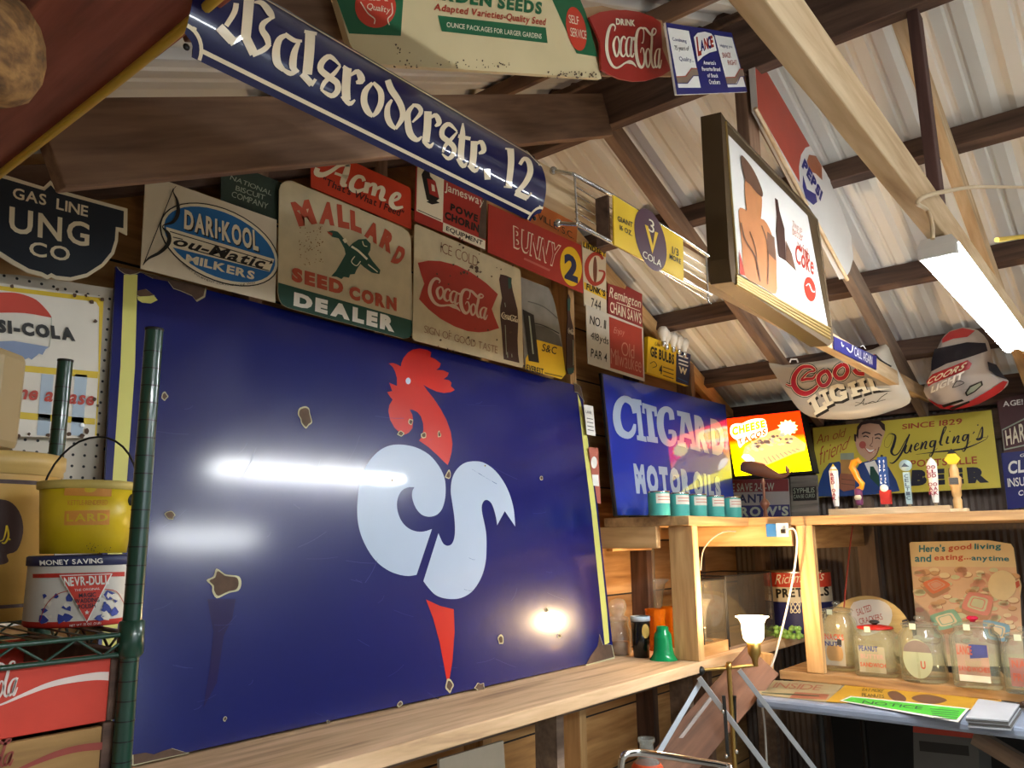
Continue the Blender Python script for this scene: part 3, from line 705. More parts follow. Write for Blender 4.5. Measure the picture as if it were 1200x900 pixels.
r = Sign('bottle_thermometer', 'tall bottle-shaped tin thermometer with green ends on the wooden stud', 'thermometer', plane_y(1.85), C6([(398, 268), (412, 300), (408, 380), (414, 430), (430, 500), (438, 600), (432, 700), (438, 800), (420, 832), (395, 830), (384, 800), (386, 700), (384, 600), (386, 500), (392, 430), (388, 380), (388, 310)]), CB, .004)
r.poly(C6([(390, 300), (411, 300), (408, 385), (391, 385)]), GB); r.poly(C6([(386, 790), (436, 785), (432, 822), (398, 830)]), GB); coke(r, *C6([(394, 545), (434, 555), (394, 505)]), CREAMINK); r.pen(C6([(428, 590), (430, 770)]), .8, PALE, smooth=False)
r.done()
# ---- narrow seed sign, golf hole sign, saw sign
G6 = ZT(660, 260, 5.4545)
s = Sign('tin_sign', 'narrow cream seed sign with big red G and yellow bands', 'sign', plane_y(1.862), G6([(121, 122), (272, 192), (278, 600), (152, 545), (134, 535)]), paint('cream seed tin', '#d9cfb4', vary=.06), .003)
s.poly(G6([(121, 122), (272, 192), (273, 228), (123, 158)]), M_YEL); s.text('LINDSEY', *G6([(125, 162), (271, 228), (128, 126)]), INK, w=.05)
s.pen(G6([(252, 240), (228, 208), (185, 212), (150, 268), (155, 345), (192, 396), (238, 385), (260, 345), (258, 318), (225, 312)]), [3, 4, 4.6, 5, 5, 4.6, 4, 3, 2, 2], REDINK); zell(s, G6, (203, 308), 13, 86, 0, paint('corn ear brown', '#6b3a24'), 1)
s.poly(G6([(131, 383), (273, 450), (274, 498), (134, 430)]), M_YEL); s.text("FUNK'S", *G6([(146, 432), (266, 480), (148, 390)]), INK, w=.05); s.text('744', *G6([(175, 548), (238, 570), (178, 484)]), INK)
s.done()
s = Sign('golf_tee_sign', 'white tee sign with black hole figures and a red beer panel', 'sign', plane_y(1.852), [(686.5, 357), (753.5, 384), (755.5, 447), (689, 426)], paint('white tee panel', '#c9c4b4', vary=.08), .003)
s.text('NO. 11', *C6([(545, 478), (658, 516), (548, 416)]), INK, w=.01); s.text('418yds', *C6([(550, 598), (676, 640), (552, 532)]), INK); s.text('PAR 4', *C6([(552, 708), (665, 746), (555, 648)]), INK, w=.01)
s.poly([(713.5, 371), (752, 385.5), (753.7, 443), (715, 431)], paint('beer panel red', '#a53a2b')); FR = paint('faded rose script', '#c98a78')
s.text('Enjoy', *I_([(1075, 650), (1128, 662), (1075, 612)]), FR, sh=.3, w=-.01); s.text('Old', *I_([(1112, 745), (1172, 762), (1112, 680)]), FR, w=-.01); s.text('Milwaukee', *I_([(1062, 785), (1205, 828), (1062, 712)]), FR, w=-.01)
s.done()
s = Sign('tin_sign', 'red chain saw sign with white script above the tee sign', 'sign', plane_y(1.86), G6([(284, 392), (400, 430), (405, 410), (505, 462), (506, 690), (287, 598)]), paint('saw sign red', '#8f2a2a'), .003)
s.text('Remington', *G6([(292, 500), (497, 572), (290, 412)]), CREAMINK, tr=G6([(495, 495)])[0], sh=.3, w=.01); s.pen(G6([(340, 515), (490, 570)]), .9, CREAMINK, smooth=False); s.text('CHAIN SAWS', *G6([(298, 578), (497, 655), (298, 508)]), CREAMINK, w=.015)
s.done()
# ---- light bulb display
B7 = ZT(740, 370, 8.18)
BP = plane_y(1.85)
r = Sign('bulb_display', 'yellow and navy light bulb display with five white bulbs on top', 'display', BP, B7([(160, 198), (430, 290), (430, 315), (566, 372), (548, 672), (422, 632), (145, 542)]), M_YEL, .02)
r.poly(B7([(430, 318), (566, 372), (548, 672), (424, 632)]), paint('navy card', '#1b2550'))
r.text('GE BULBS', *B7([(178, 388), (406, 472), (180, 288)]), INK, w=.045); r.text('Use', *B7([(222, 285), (275, 300), (225, 250)]), INK, sh=.2); r.text('4', *B7([(262, 555), (292, 562), (265, 470)]), INK, w=.04)
for k in range(3): r.pen(B7([(300, 490+k*40), (402, 525+k*40)]), 1.3, paint('brown print', '#6b5516'), smooth=False)
r.pen(B7([(175, 460), (215, 440), (240, 480), (200, 500)]), .8, INK)
for k, (a, b_) in enumerate(((450, 380), (450, 420), (450, 455))): r.pen(B7([(a, b_), (a+90, b_+30)]), 1.6, WHITEINK, smooth=False)
r.text('W', *B7([(450, 545), (530, 575), (452, 480)]), CREAMINK, w=.05); r.pen(B7([(440, 595), (535, 640)]), .8, BL1, smooth=False)
root = r.done()
for k, (x, y) in enumerate(((250, 165), (312, 192), (378, 215), (432, 238), (486, 265))):
    px, py = B7([(x, y)])[0]; c = BP.pt(px, py, .01) if k else BP.pt(px, py, .03)
    g = MB(); ba = BP.pt(px-1, py+9, .005)
    g.lathe([(.0, .028), (.018, .024), (.027, .008), (.028, -.004), (.022, -.022), (.013, -.036), (.012, -.05)], c, mat('frosted bulb glass', '#dcd8cd', rough=.25, vary=.02), 16)
    bo = g.build('bulb', root)
    g = MB(); g.lathe([(.0125, -.05), (.0125, -.07), (.006, -.076)], c, M_STEEL, 12)
    g.build('screw_base', root)

# ---- gas line sign, cola sign and pegboard at far left
L_ = ZT(0, 200, 4)
NVY = paint('blackish navy paint', '#16222f', vary=.15)
out = [(-150, -20), (30, 22), (205, 76), (237, 46), (275, 90), (598, 178), (596, 302), (556, 282), (553, 330), (535, 390), (485, 450), (410, 498), (330, 517), (262, 510), (240, 500), (222, 510), (195, 495), (130, 478), (60, 440), (-10, 395), (-90, 330), (-130, 250), (-150, 200)]
LP = plane_y(1.87)
s = Sign('shield_sign', 'black-navy shield sign with cream border and gas line lettering, upper left', 'sign', LP, L_(out), CREAMINK, .004)
s.poly(L_([(-140, 2), (28, 40), (208, 94), (238, 68), (270, 106), (580, 190), (578, 270), (542, 264), (538, 325), (520, 382), (475, 437), (405, 482), (330, 500), (262, 492), (240, 480), (222, 490), (195, 476), (135, 460), (68, 422), (0, 378), (-78, 318), (-115, 245), (-140, 200)]), NVY)
s.text('GAS', *L_([(58, 130), (215, 165), (60, 78)]), CREAMINK, w=.02); s.text('LINE', *L_([(262, 180), (410, 218), (265, 130)]), CREAMINK, w=.02)
s.text('UNG', *L_([(40, 287), (416, 360), (44, 166)]), CREAMINK, tr=L_([(420, 248)])[0], w=.02, sp=.14); s.text('CO', *L_([(135, 398), (326, 428), (137, 330)]), CREAMINK, w=.02, sp=.12)
s.done()
P_ = ZT(0, 320, 4.5)
PW = paint('porcelain white', '#d9d4c6', vary=.05)
s = Sign('cola_sign', 'white porcelain cola sign with bottle cap and yellow border behind the buckets', 'sign', plane_y(1.885), P_([(-330, 10), (530, 122), (546, 140), (508, 860), (490, 872), (-340, 850)]), PW, .005)
YB = paint('mustard yellow', '#cfb21f')
s.poly(P_([(-330, 28), (520, 130), (546, 142), (508, 858), (500, 858), (518, 555), (522, 180), (505, 152), (-330, 50)]), YB)
for q in ([(-200, 460), (518, 520), (515, 556), (-200, 490)], [(-200, 705), (502, 768), (500, 800), (-200, 745)]): s.poly(P_(q), YB)
for x in (218, 395): s.poly(P_([(x, 532), (x+65, 538), (x+40, 860), (x-25, 855)]), paint('pale blue stripe', '#a9bccb'), 1)
s.poly(P_(sp2([(-190, 110), (-60, 104), (60, 103), (125, 115), (190, 142), (240, 190), (270, 232), (250, 232), (130, 212), (0, 210), (-120, 215), (-220, 225)], 3)), paint('cap red', '#bf3a22'), 2)
s.poly(P_([(-220, 350), (-50, 362), (70, 358), (258, 390), (240, 402), (222, 432), (205, 425), (165, 458), (150, 447), (98, 470), (80, 455), (30, 470), (-60, 465), (-180, 430)]), paint('cap blue grey', '#7d8fb0'), 2)
s.pen(P_([(270, 232), (268, 310), (258, 390)]), .8, PALE, 2)
s.text('PEPSI-COLA', *P_([(-205, 292), (396, 362), (-203, 222)]), INK, tr=P_([(386, 290)])[0], L=4, w=.07, sp=.1)
s.text('take home a case', *P_([(-330, 626), (492, 702), (-322, 545)]), REDINK, tr=P_([(500, 628)])[0], L=4, w=.03, sh=.2)
for c, r_ in (((480, 155), 3), ((500, 255), 3), ((455, 835), 4), ((430, 858), 4), ((360, 850), 3), ((250, 855), 3), ((90, 860), 4), ((150, 850), 2.4), ((495, 665), 3), ((390, 118), 3), ((300, 88), 2.4), ((535, 140), 3), ((450, 120), 2.4), ((512, 700), 2), ((60, 70), 3)):
    chip(s, P_([c])[0], r_*.8, rim=M_RUST, L=5)
s.ell(P_([(432, 802)])[0], 2.2, 2.2, M_STEEL, 6)
s.done('cap_and_bands')
PGP = plane_y(1.918)
s = Sign('pegboard', 'white pegboard with rows of small dark holes behind the cola sign', 'pegboard', PGP, [(20, 322), (66, 328), (133, 338), (110, 720), (-30, 740), (-20, 320)], paint('off white hardboard', '#c9c0ae', vary=.05), .004)
h = MB(); a = PGP.pt(130, 345); 
for i in range(26):
    for j in range(26):
        c = a+Vector((-.0254*i-.002, 0, -.0254*j-.012)); c.y -= .0006
        h.poly([c+Vector((.0034*math.cos(t), 0, .0034*math.sin(t))) for t in (0, .785, 1.57, 2.36, 3.14, 3.93, 4.71, 5.5)], M_BLACK)
h.build('holes', s.root)['kind'] = 'stuff'
s.done()

# ---- motor oil sign standing on the shelf
CP = plane3((0, 1.81, 1.545), (1, 1.81, 1.545), (0, 1.875, 2.16))
E_BLUE = mat('cobalt blue enamel', '#0c2f9e', rough=.4, coat=1.0, spec=.2, vary=.05, vscale=4, crough=.02)
s = Sign('motor_oil_sign', 'bright blue motor oil sign with white lettering on the upper shelf', 'sign', CP, [(704, 437), (850, 474.5), (862, 605), (721.5, 605)], E_BLUE, .012, edge=M_BLACK)
c5 = ZT(700, 430, 5)
for q in ([(704, 437), (706, 438), (723.5, 604), (721.5, 605)], [(721.5, 605), (862, 605), (862, 603.8), (722, 603.6)]): s.poly(q, M_BLACK, 1)
s.pen(c5([(218, 272), (205, 215), (158, 188), (122, 225), (112, 300), (132, 375), (178, 402), (208, 378), (218, 335)]), [5, 7, 8, 9, 9, 9, 8, 6, 3], E_WHITE)
s.poly(c5([(205, 185), (255, 195), (260, 225), (250, 225), (270, 405), (285, 410), (288, 440), (232, 428), (230, 400), (242, 402), (225, 218), (208, 215)]), E_WHITE)
s.poly(c5([(262, 210), (345, 235), (352, 290), (335, 290), (332, 262), (318, 260), (338, 410), (352, 412), (355, 447), (292, 437), (288, 405), (300, 408), (285, 245), (275, 243), (278, 275), (262, 270)]), E_WHITE)
s.pen(c5([(436, 310), (428, 262), (398, 248), (372, 275), (368, 350), (390, 425), (425, 450), (448, 430), (446, 385), (415, 380)]), [6, 6, 7, 8, 8, 8, 7, 6, 5, 5], E_WHITE)
s.poly(c5([(465, 255), (540, 272), (575, 455), (590, 460), (592, 492), (545, 480), (543, 450), (555, 452), (550, 425), (508, 412), (507, 440), (517, 442), (519, 472), (470, 460), (468, 430), (480, 432), (490, 290), (468, 285)]), E_WHITE); s.poly(c5([(512, 320), (538, 395), (510, 388)]), E_BLUE, 2)
s.text('R', *c5([(578, 490), (655, 508), (565, 280)]), E_WHITE, tr=c5([(640, 300)])[0], w=.06); s.text('D', *c5([(672, 510), (748, 528), (660, 300)]), E_WHITE, tr=c5([(735, 322)])[0], w=.06)
s.text('MOTOR', *c5([(228, 744), (548, 762), (208, 563)]), E_WHITE, tr=c5([(535, 600)])[0], w=.075, sp=.14); s.text('OILS', *c5([(566, 762), (725, 770), (556, 605)]), E_WHITE, tr=c5([(716, 645)])[0], w=.075, sp=.14)
s.done()

# ================================================================ SIGNS HANGING UNDER THE ROOF
# ---- curved street sign on the tie beam
SP = plane_y(.853)
z0, z1 = SP.pt(627, 262).z, SP.pt(627, 183).z
xl, xr = SP.pt(209, 60).x, SP.pt(628, 262).x
SAG = .026
def street_bulge(q): return SAG*(1-((q.z-(z0+z1)/2)/((z1-z0)/2))**2)
class Curved(Sign):
    def __init__(s, root, plane, bulge):
        s.pl = plane; s.root = root; s.let = MB(); s.art = MB(); s.lines = []; s.bulge = bulge
root = thing('street_sign', 'long curved dark blue street sign with white blackletter name and number 12', 'sign', ((xl+xr)/2, .853, z0))
g = MB(); R = .017; n = 30; rows = []; E_STREET = mat('glossy navy enamel', '#080d44', rough=.3, coat=.9, spec=.3, vary=.05, crough=.07)
for i in range(n+1):
    z = z0+(z1-z0)*i/n; d = min(z-z0, z1-z); ins = math.sqrt(max(0, R*R-d*d)) if d < R else 0
    y = .853-street_bulge(Vector((0, 0, z))); rows.append([(xl+ins, y, z), (xr-ins, y, z)])
g.add([p for a in rows for p in a], [(2*i, 2*i+1, 2*i+3, 2*i+2) for i in range(n)], E_STREET, True)
g.add([rows[0][0], rows[0][1], rows[-1][1], rows[-1][0]], [(0, 1, 2, 3)], M_IRON)
g.build('panel', root)
class StreetFace:
    n = Vector((0, -1, 0))
    def pt(s, px, py, off=0.0):
        y = .853
        for _ in range(8): p = ony(px, py, y); y = .853-max(0, street_bulge(p))-off
        return ony(px, py, y)
s = Curved(root, StreetFace(), None)
IVORY = mat('ivory enamel', '#ead9b8', rough=.3, coat=.8, vary=.03)
def on_street(pts, w):
    vs = []; 
    q = [Vector(p) for p in pts]
    for i, p in enumerate(q):
        t = (q[min(i+1, len(q)-1)]-q[max(i-1, 0)]).normalized(); nn = Vector((-t.z, 0, t.x))
        for k in (-1, 1):
            v = p+nn*(k*w/2); vs.append(Vector((v.x, .853-street_bulge(v)-.0012, v.z)))
    s.art.add(vs, [(2*i, 2*i+2, 2*i+3, 2*i+1) for i in range(len(q)-1)], IVORY)
m_ = .0095
def arc(cx, cz, a0, a1): return [(cx+(R+m_)*math.cos(math.radians(a0+(a1-a0)*i/8)), 0, cz+(R+m_)*math.sin(math.radians(a0+(a1-a0)*i/8))) for i in range(9)]
on_street([(xl+R+m_, 0, z0+m_), (xr-R-m_, 0, z0+m_)], .0045); on_street([(xl+R+m_, 0, z1-m_), (xr-R-m_, 0, z1-m_)], .0045)
on_street([(xl+m_, 0, z0+R+m_), (xl+m_, 0, z1-R-m_)], .0045); on_street([(xr-m_, 0, z0+R+m_), (xr-m_, 0, z1-R-m_)], .0045)
on_street(arc(xr, z0, 180, 90), .0045); on_street(arc(xr, z1, 270, 180), .0045); on_street(arc(xl, z0, 90, 0), .0045); on_street(arc(xl, z1, 0, -90), .0045)
s.flush('border_line')
for cx, cz in ((xl+.008, z0+.008), (xr-.008, z0+.008), (xl+.008, z1-.008), (xr-.008, z1-.008)):
    h = MB(); h.sphere((cx, .850, cz), .0045, M_IRON, 10, 6, (1, .6, 1)); h.build('screw', root)
a1, a2 = ZT(210, 0, 5.4545), ZT(420, 70, 5.4545)
def strokes(T, L):
    for pts, w in L: s.pen(T(pts), [x*1.14/5.4545 for x in (w if isinstance(w, list) else [w]*len(pts))], IVORY, 2, 4, len(pts) > 2)
strokes(a1, [([(365,20),(352,80),(300,165)], [30,32,28]), ([(255,172),(340,262)], 52), ([(325,282),(400,235)], 26), ([(448,-20),(438,100),(425,240)], [58,58,56]), ([(420,225),(478,345)], 50), ([(468,352),(540,318),(578,280)], [26,30,28]), ([(480,15),(530,20),(580,80),(604,120)], [10,30,40,16]), ([(598,110),(540,148),(530,190),(560,240),(572,288)], [15,32,34,38,28])])
s.let.build('letter', root); s.let = MB()
for T, L in ((a1, [([(690,222),(642,250),(620,320),(627,400),(668,448)], [20,35,44,45,25]), ([(675,218),(735,258),(785,262)], [25,26,14]), ([(765,270),(735,340),(728,430),(765,458)], [20,38,40,12]), ([(660,440),(712,470),(765,450)], [20,28,10])]),
    (a1, [([(838,205),(832,330),(818,475)], [56,56,54]), ([(800,200),(880,216)], 18), ([(785,470),(848,540)], 38), ([(845,548),(872,505)], 18)]),
    (a1, [([(1030,420),(965,362),(915,395),(905,445),(955,490),(1008,530),(1012,580),(972,612),(905,572)], [10,28,34,36,36,36,34,28,12]), ([(1030,420),(990,470),(930,525),(908,572)], [14,24,26,18])]),
    (a1, [([(1075,435),(1066,560),(1070,640)], [48,48,46]), ([(1048,425),(1092,452)], 20), ([(1042,612),(1088,662),(1124,638)], [24,28,10]), ([(1095,482),(1140,458),(1166,512),(1130,528)], [14,30,40,16])]),
    (a2, [([(90,148),(45,200),(36,270),(60,330),(92,362)], [18,34,38,36,18]), ([(95,145),(140,200),(145,270),(120,330),(90,362)], [18,32,34,30,16])]),
    (a2, [([(187,130),(210,190),(250,250),(278,310),(282,370),(238,442)], [34,38,36,34,32,16]), ([(215,255),(188,300),(185,360),(205,410),(238,442)], [14,28,34,32,16])]),
    (a2, [([(355,288),(318,340),(318,420),(335,480),(375,512),(406,490)], [16,30,38,38,26,8]), ([(345,288),(385,300),(398,340),(345,400)], [14,26,24,10])]),
    (a2, [([(445,330),(440,440),(430,525)], 42), ([(415,520),(455,555),(480,530)], [20,24,8]), ([(460,372),(495,355),(516,402),(490,425)], [12,26,30,12])]),
    (a2, [([(632,460),(580,412),(540,440),(536,488),(575,522),(610,560),(608,600),(575,632),(535,600)], [8,24,28,30,30,30,26,22,8]), ([(632,462),(595,505),(555,550),(540,592)], [10,20,20,12])]),
    (a2, [([(668,405),(665,480),(655,600),(662,645)], [8,32,36,32]), ([(638,488),(716,505)], 20), ([(635,630),(670,680),(695,655)], [22,26,8])]),
    (a2, [([(740,520),(735,620),(725,685)], 38), ([(755,540),(785,525),(802,578),(770,600)], [12,24,30,12]), ([(705,672),(745,710),(770,685)], [22,24,8])]),
    (a2, [([(822,698),(826,766)], [36, 34])]),
    (a2, [([(972,570),(976,660),(960,808)], [38,36,34]), ([(938,568),(992,574)], 10), ([(930,812),(982,816)], 10)]),
    (a2, [([(1032,670),(1060,632),(1090,655),(1098,720),(1065,790),(1010,850)], [20,22,30,34,30,24]), ([(1002,850),(1080,885)], 32), ([(1078,888),(1106,850)], 10)])):
    strokes(T, L); s.let.build('letter', root); s.let = MB()

# ---- seed sign, red drink sign, snack sign on the next rafter
S_ = ZT(390, 0, 3.75)
CS = mat('aged cream enamel', '#d8c79a', rough=.4, vary=.08, vscale=6)
GR = paint('leaf green paint', '#14603a')
s = Sign('seed_sign', 'cream garden seed sign with green corner panels and red ovals, top of the picture', 'sign', plane_y(.895), [(388, -22), (672, -22), (684, 15), (705, 92), (603, 85), (520, 80), (424, 74), (410, 51)], CS, .012)
s.poly(S_([(-5, -60), (312, -60), (298, 158), (70, 148)]), GR); s.flush('green_panel')
zell(s, S_, (185, 30), 90, 94, -.2, paint('tomato red', '#c2381f'), 2); s.flush('red_oval')
s.text('Quality', *S_([(145, 50), (248, 68), (148, 15)]), CREAMINK, L=3, sh=.15); s.text('MIX', *S_([(125, 2), (240, 8), (125, -45)]), CREAMINK, L=3, w=.06)
for q in ([(118, 10), (150, 60), (180, 85), (178, 108)], [(255, 15), (258, 60), (238, 85), (245, 112)]): s.pen(S_(q), 1.3, CREAMINK, 3)
s.text('GARDEN SEEDS', *S_([(330, -18), (915, 66), (334, -74)]), GR, w=.05, sp=.1)
s.text('Adapted Varieties-Quality Seed', *S_([(440, 55), (930, 122), (446, 15)]), REDINK, w=.02)
s.poly(S_([(460, 68), (935, 122), (943, 190), (478, 138)]), GR); s.flush('green_band')
s.text('OUNCE PACKAGES FOR LARGER GARDENS', *S_([(498, 120), (915, 172), (498, 98)]), CREAMINK, w=.01)
s.poly(S_([(945, -40), (1070, -40), (1112, 60), (1162, 250), (1070, 235)]), GR); s.flush('green_panel')
zell(s, S_, (1068, 128), 42, 98, -.2, paint('tomato red', '#c2381f'), 2); s.flush('red_oval')
s.text('SELF', *S_([(1036, 102), (1080, 112), (1032, 65)]), CREAMINK, L=3); s.text('SERVICE', *S_([(1042, 160), (1112, 175), (1040, 122)]), CREAMINK, L=3)
specks(s, S_([(260, 265)])[0]+S_([(780, 300)])[0], 40, 1.2, M_RUST, 3, 4); specks(s, (640, 84, 703, 92), 40, 1.4, M_RUST, 3, 6); specks(s, (460, 52, 480, 64), 7, 1.3, M_RUST, 3, 8)
s.flush('rust_spots'); s.done()
F9 = ZT(680, 0, 9)
s = Sign('backing_board', 'tan board hanging behind the red fishtail drink sign', 'board', plane_y(.902), F9([(40, 85), (230, 60), (862, 215), (972, 805), (230, 800)]), paint('tan fibreboard', '#b08c66'), .006); s.done()
s = Sign('drink_sign', 'dark red fishtail drink sign with cream script, hanging beside the seed sign', 'sign', plane_y(.885), F9([(95, 180), (200, 130), (330, 108), (480, 105), (620, 125), (760, 175), (850, 240), (860, 400), (865, 510), (955, 740), (860, 800), (700, 850), (560, 858), (420, 830), (300, 780), (225, 730), (215, 600), (210, 440), (165, 330)]), mat('dark red enamel', '#9c2a22', rough=.35, vary=.06), .005)
s.text('DRINK', *F9([(372, 262), (574, 280), (370, 194)]), CREAMINK, w=.04); coke(s, *F9([(270, 720), (855, 722), (270, 255)]), CREAMINK); s.done()
N_ = ZT(780, 20, 9.47)
LB = paint('royal blue print', '#25246b')
s = Sign('snack_sign', 'blue and white snack sign with three panels, right of the red drink sign', 'sign', plane_y(.80), N_([(0, 60), (735, 175), (908, 828), (125, 862)]), LB, .006, edge=WHITEINK)
TN = paint('tan wave', '#8a7562')
for q in ([(18, 115), (255, 155), (388, 785), (140, 785)], [(540, 200), (735, 230), (885, 775), (690, 780)]): s.poly(N_(q), WHITEINK); s.flush('white_panel')
for dx, dy in ((0, 0), (548, 8)):
    s.poly(N_([(112+dx, 668+dy), (215+dx, 665+dy), (280+dx*.985, 572+dy), (345+dx*.93, 578+dy), (362+dx*.93, 655+dy), (300+dx*.95, 655+dy), (235+dx*.98, 738+dy), (128+dx, 738+dy)]), TN, 2)
    s.pen(N_([(112+dx, 665+dy), (215+dx, 662+dy), (280+dx*.985, 570+dy), (345+dx*.93, 576+dy)]), 1, REDINK, 3, smooth=False); s.pen(N_([(128+dx, 738+dy), (235+dx, 738+dy), (300+dx*.95, 655+dy), (362+dx*.93, 655+dy)]), 1, LB, 3, smooth=False); s.flush('wave_stripe')
s.poly(N_([(308, 225), (350, 178), (430, 165), (500, 185), (532, 225), (562, 375), (480, 398), (410, 440), (352, 498)]), WHITEINK, 2); s.flush('logo_patch')
for ch, q, m in (('L', [(352, 440), (392, 425), (330, 225)], REDINK), ('A', [(385, 385), (430, 378), (370, 262)], LB), ('N', [(428, 365), (470, 360), (415, 240)], REDINK), ('C', [(465, 360), (500, 352), (455, 220)], LB), ('E', [(498, 345), (530, 335), (478, 215)], REDINK)): s.text(ch, *N_(q), m, L=3, w=.05)
for t, q in (("America's", [(415, 530), (550, 535), (408, 485)]), ('Favorite Brand', [(400, 600), (602, 605), (392, 555)]), ('of Snack', [(458, 672), (578, 675), (450, 628)]), ('Crackers', [(478, 748), (600, 750), (468, 695)])): s.text(t, *N_(q), WHITEINK, L=3, w=.03)
for t, q, m in (('Continuing', [(75, 275), (230, 300), (66, 225)], LB), ('75 years of', [(98, 385), (258, 392), (90, 318)], INK), ('Quality...', [(150, 500), (310, 515), (142, 440)], LB), ('Helping you', [(605, 345), (738, 358), (598, 300)], LB), ('SNACK', [(628, 455), (725, 455), (618, 395)], REDINK), ('RIGHT', [(690, 535), (792, 535), (680, 480)], REDINK)): s.text(t, *N_(q), m, L=2)
s.done()

# ---- wire bottle rack with the yellow soda card
V_ = ZT(620, 190, 5.2955)
RP = plane_y(.80); RB = plane_y(.845)
r = thing('wire_rack', 'bright wire rack on the pale tie beam holding the yellow soda card', 'rack', RP.pt(724, 288))
def w3(pl, pts): return [pl.pt(*p) for p in V_(pts)]
for nm, pts, rad in (('rail', [(272, 74), (515, 206), (955, 475), (1112, 582)], .0042), ('rail', [(300, 386), (525, 505), (960, 738), (1128, 822)], .0042), ('upright', [(282, 78), (290, 230), (300, 386)], .0022), ('upright', [(1098, 585), (1105, 720), (1112, 835)], .0022)):
    g = MB(); g.tube(w3(RP, pts), rad, M_STEEL, 8); g.build(nm, r)
for a, b_ in (((150, 52), (272, 74)), ((180, 378), (300, 386))):
    g = MB(); g.tube([RB.pt(*V_([a])[0]), RP.pt(*V_([b_])[0])], .004, M_STEEL, 8); g.sphere(RB.pt(*V_([a])[0]), .008, M_STEEL, 10, 6); g.build('wall_arm', r)
for dy in (60, 110, 160, 215, 262):
    g = MB(); a = RB.pt(*V_([(285, 90+dy)])[0]); b_ = RB.pt(*V_([(1100, 590+dy)])[0]); g.tube([a, b_], .0016, M_STEEL, 6); g.build('back_wire', r)
g = MB(); a, b_ = RP.pt(*V_([(518, 210)])[0]), RP.pt(*V_([(522, 508)])[0]); g.obox((a+b_)/2+Vector((-.006, .02, 0)), (.006, 0, 0), (0, .03, 0), (0, 0, (a-b_).length), W_DARK); g.build('divider', r)
g = MB(); p = RP.pt(*V_([(1112, 835)])[0]); g.tube([p, p+Vector((0, 0, -.012)), p+Vector((.006, -.004, -.018)), p+Vector((.012, 0, -.012))], .0018, M_STEEL, 6); g.build('hook', r)
s = Sign('soda_card', 'yellow soda card with purple oval held in the wire rack', 'sign', plane_y(.793), V_([(523, 203), (955, 472), (960, 735), (528, 512)]), mat('lemon yellow card', '#e0b914', rough=.45, vary=.05), .003)
PU = paint('plum purple print', '#4a2434')
s.poly(V_([p for p in [(752+100*math.cos(t)+12*math.sin(t), 482+60*math.cos(t)+186*math.sin(t)) for t in [6.2832*i/32 for i in range(32)]]]), PU); s.flush('purple_oval')
s.poly(V_([(715, 388), (735, 398), (765, 520), (778, 432), (798, 440), (762, 570)]), M_YEL, 2); s.flush('letter_v')
s.text('3', *V_([(738, 428), (772, 448), (738, 350)]), CREAMINK, L=3); s.text('COLA', *V_([(700, 590), (815, 655), (702, 548)]), CREAMINK, L=3)
s.text('GIANT', *V_([(545, 365), (640, 408), (545, 332)]), INK, w=.02); s.text('16 OZ.', *V_([(560, 420), (638, 462), (560, 388)]), INK, w=.02); s.text('1/3', *V_([(885, 568), (925, 588), (885, 522)]), INK, w=.01); s.text('MORE', *V_([(868, 600), (940, 636), (868, 568)]), INK, w=.02)
s.done()

# ---- big hanging cola light box
X_ = ZT(820, 110, 2.906)
BX = plane_y(.80)
GOLD = mat('gold anodised frame', '#a88f55', rough=.35, metal=.75, vary=.08); GOLDD = mat('dark bronze case', '#54432c', rough=.45, metal=.5, vary=.08)
fr = [(72, 62), (92, 92), (372, 385), (400, 430), (452, 800), (456, 842), (440, 858), (128, 650), (110, 640), (100, 560)]
pts = [BX.pt(*p) for p in X_(fr)]
r = thing('picture_sign', 'hanging gold-framed picture sign with a bottle and a red disc below the roof', 'sign', (sum(p.x for p in pts)/10, .83, min(p.z for p in pts)))
g = MB(); g.prism(pts, (-.010, .055, .002), GOLDD); g.build('case', r)
g = MB(); wf = [(95, 140), (365, 415), (435, 798), (130, 612)]
g.prism([BX.pt(*p, .002) for p in X_(wf)], (0, .002, 0), mat('translucent white face', '#d9d6cf', rough=.4, vary=.03)); g.build('face', r)
for k in range(4):
    g = MB(); a = [BX.pt(*p) for p in X_([(122, 618+k*9), (442, 800+k*11)])]; g.tube(a, .0048, GOLD, 8); g.build('frame_ridge', r)
g = MB(); g.tube([BX.pt(*p) for p in X_([(88, 95), (370, 395), (398, 430), (446, 795)])], .005, GOLDD, 8); g.build('frame_edge', r)
g = MB(); g.tube([BX.pt(*p) for p in X_([(88, 95), (126, 612)])], .004, GOLD, 8); g.build('frame_edge', r)
s = Curved(r, BX, None); s.bulge = None
SK = paint('printed skin tone', '#b3764a', vary=.15); SKD = paint('printed brown', '#6a4a38', vary=.2)
s.poly(X_(sp2([(128, 400), (150, 395), (185, 425), (215, 430), (240, 475), (256, 540), (258, 610), (256, 682), (205, 655), (150, 620), (140, 520)], 3, True)), SK, 5); s.poly(X_(sp2([(150, 290), (175, 300), (205, 345), (206, 400), (200, 440), (185, 450), (165, 425), (152, 380)], 3, True)), SK, 6)
s.poly(X_(sp2([(134, 215), (150, 222), (180, 265), (206, 325), (208, 352), (190, 340), (165, 310), (148, 290)], 3, True)), SKD, 7); s.pen(X_([(205, 450), (222, 500), (228, 560), (226, 650)]), 1.4, SKD, 7); s.pen(X_([(135, 440), (150, 500), (185, 560), (200, 640)]), 1.6, SKD, 7); s.poly(X_([(130, 530), (150, 620), (132, 615)]), REDINK, 6); s.poly(X_([(225, 470), (250, 490), (255, 570), (225, 540)]), SKD, 6)
s.pen(X_([(165, 470), (185, 530), (190, 600)]), 1, SKD, 7); s.flush('printed_figure')
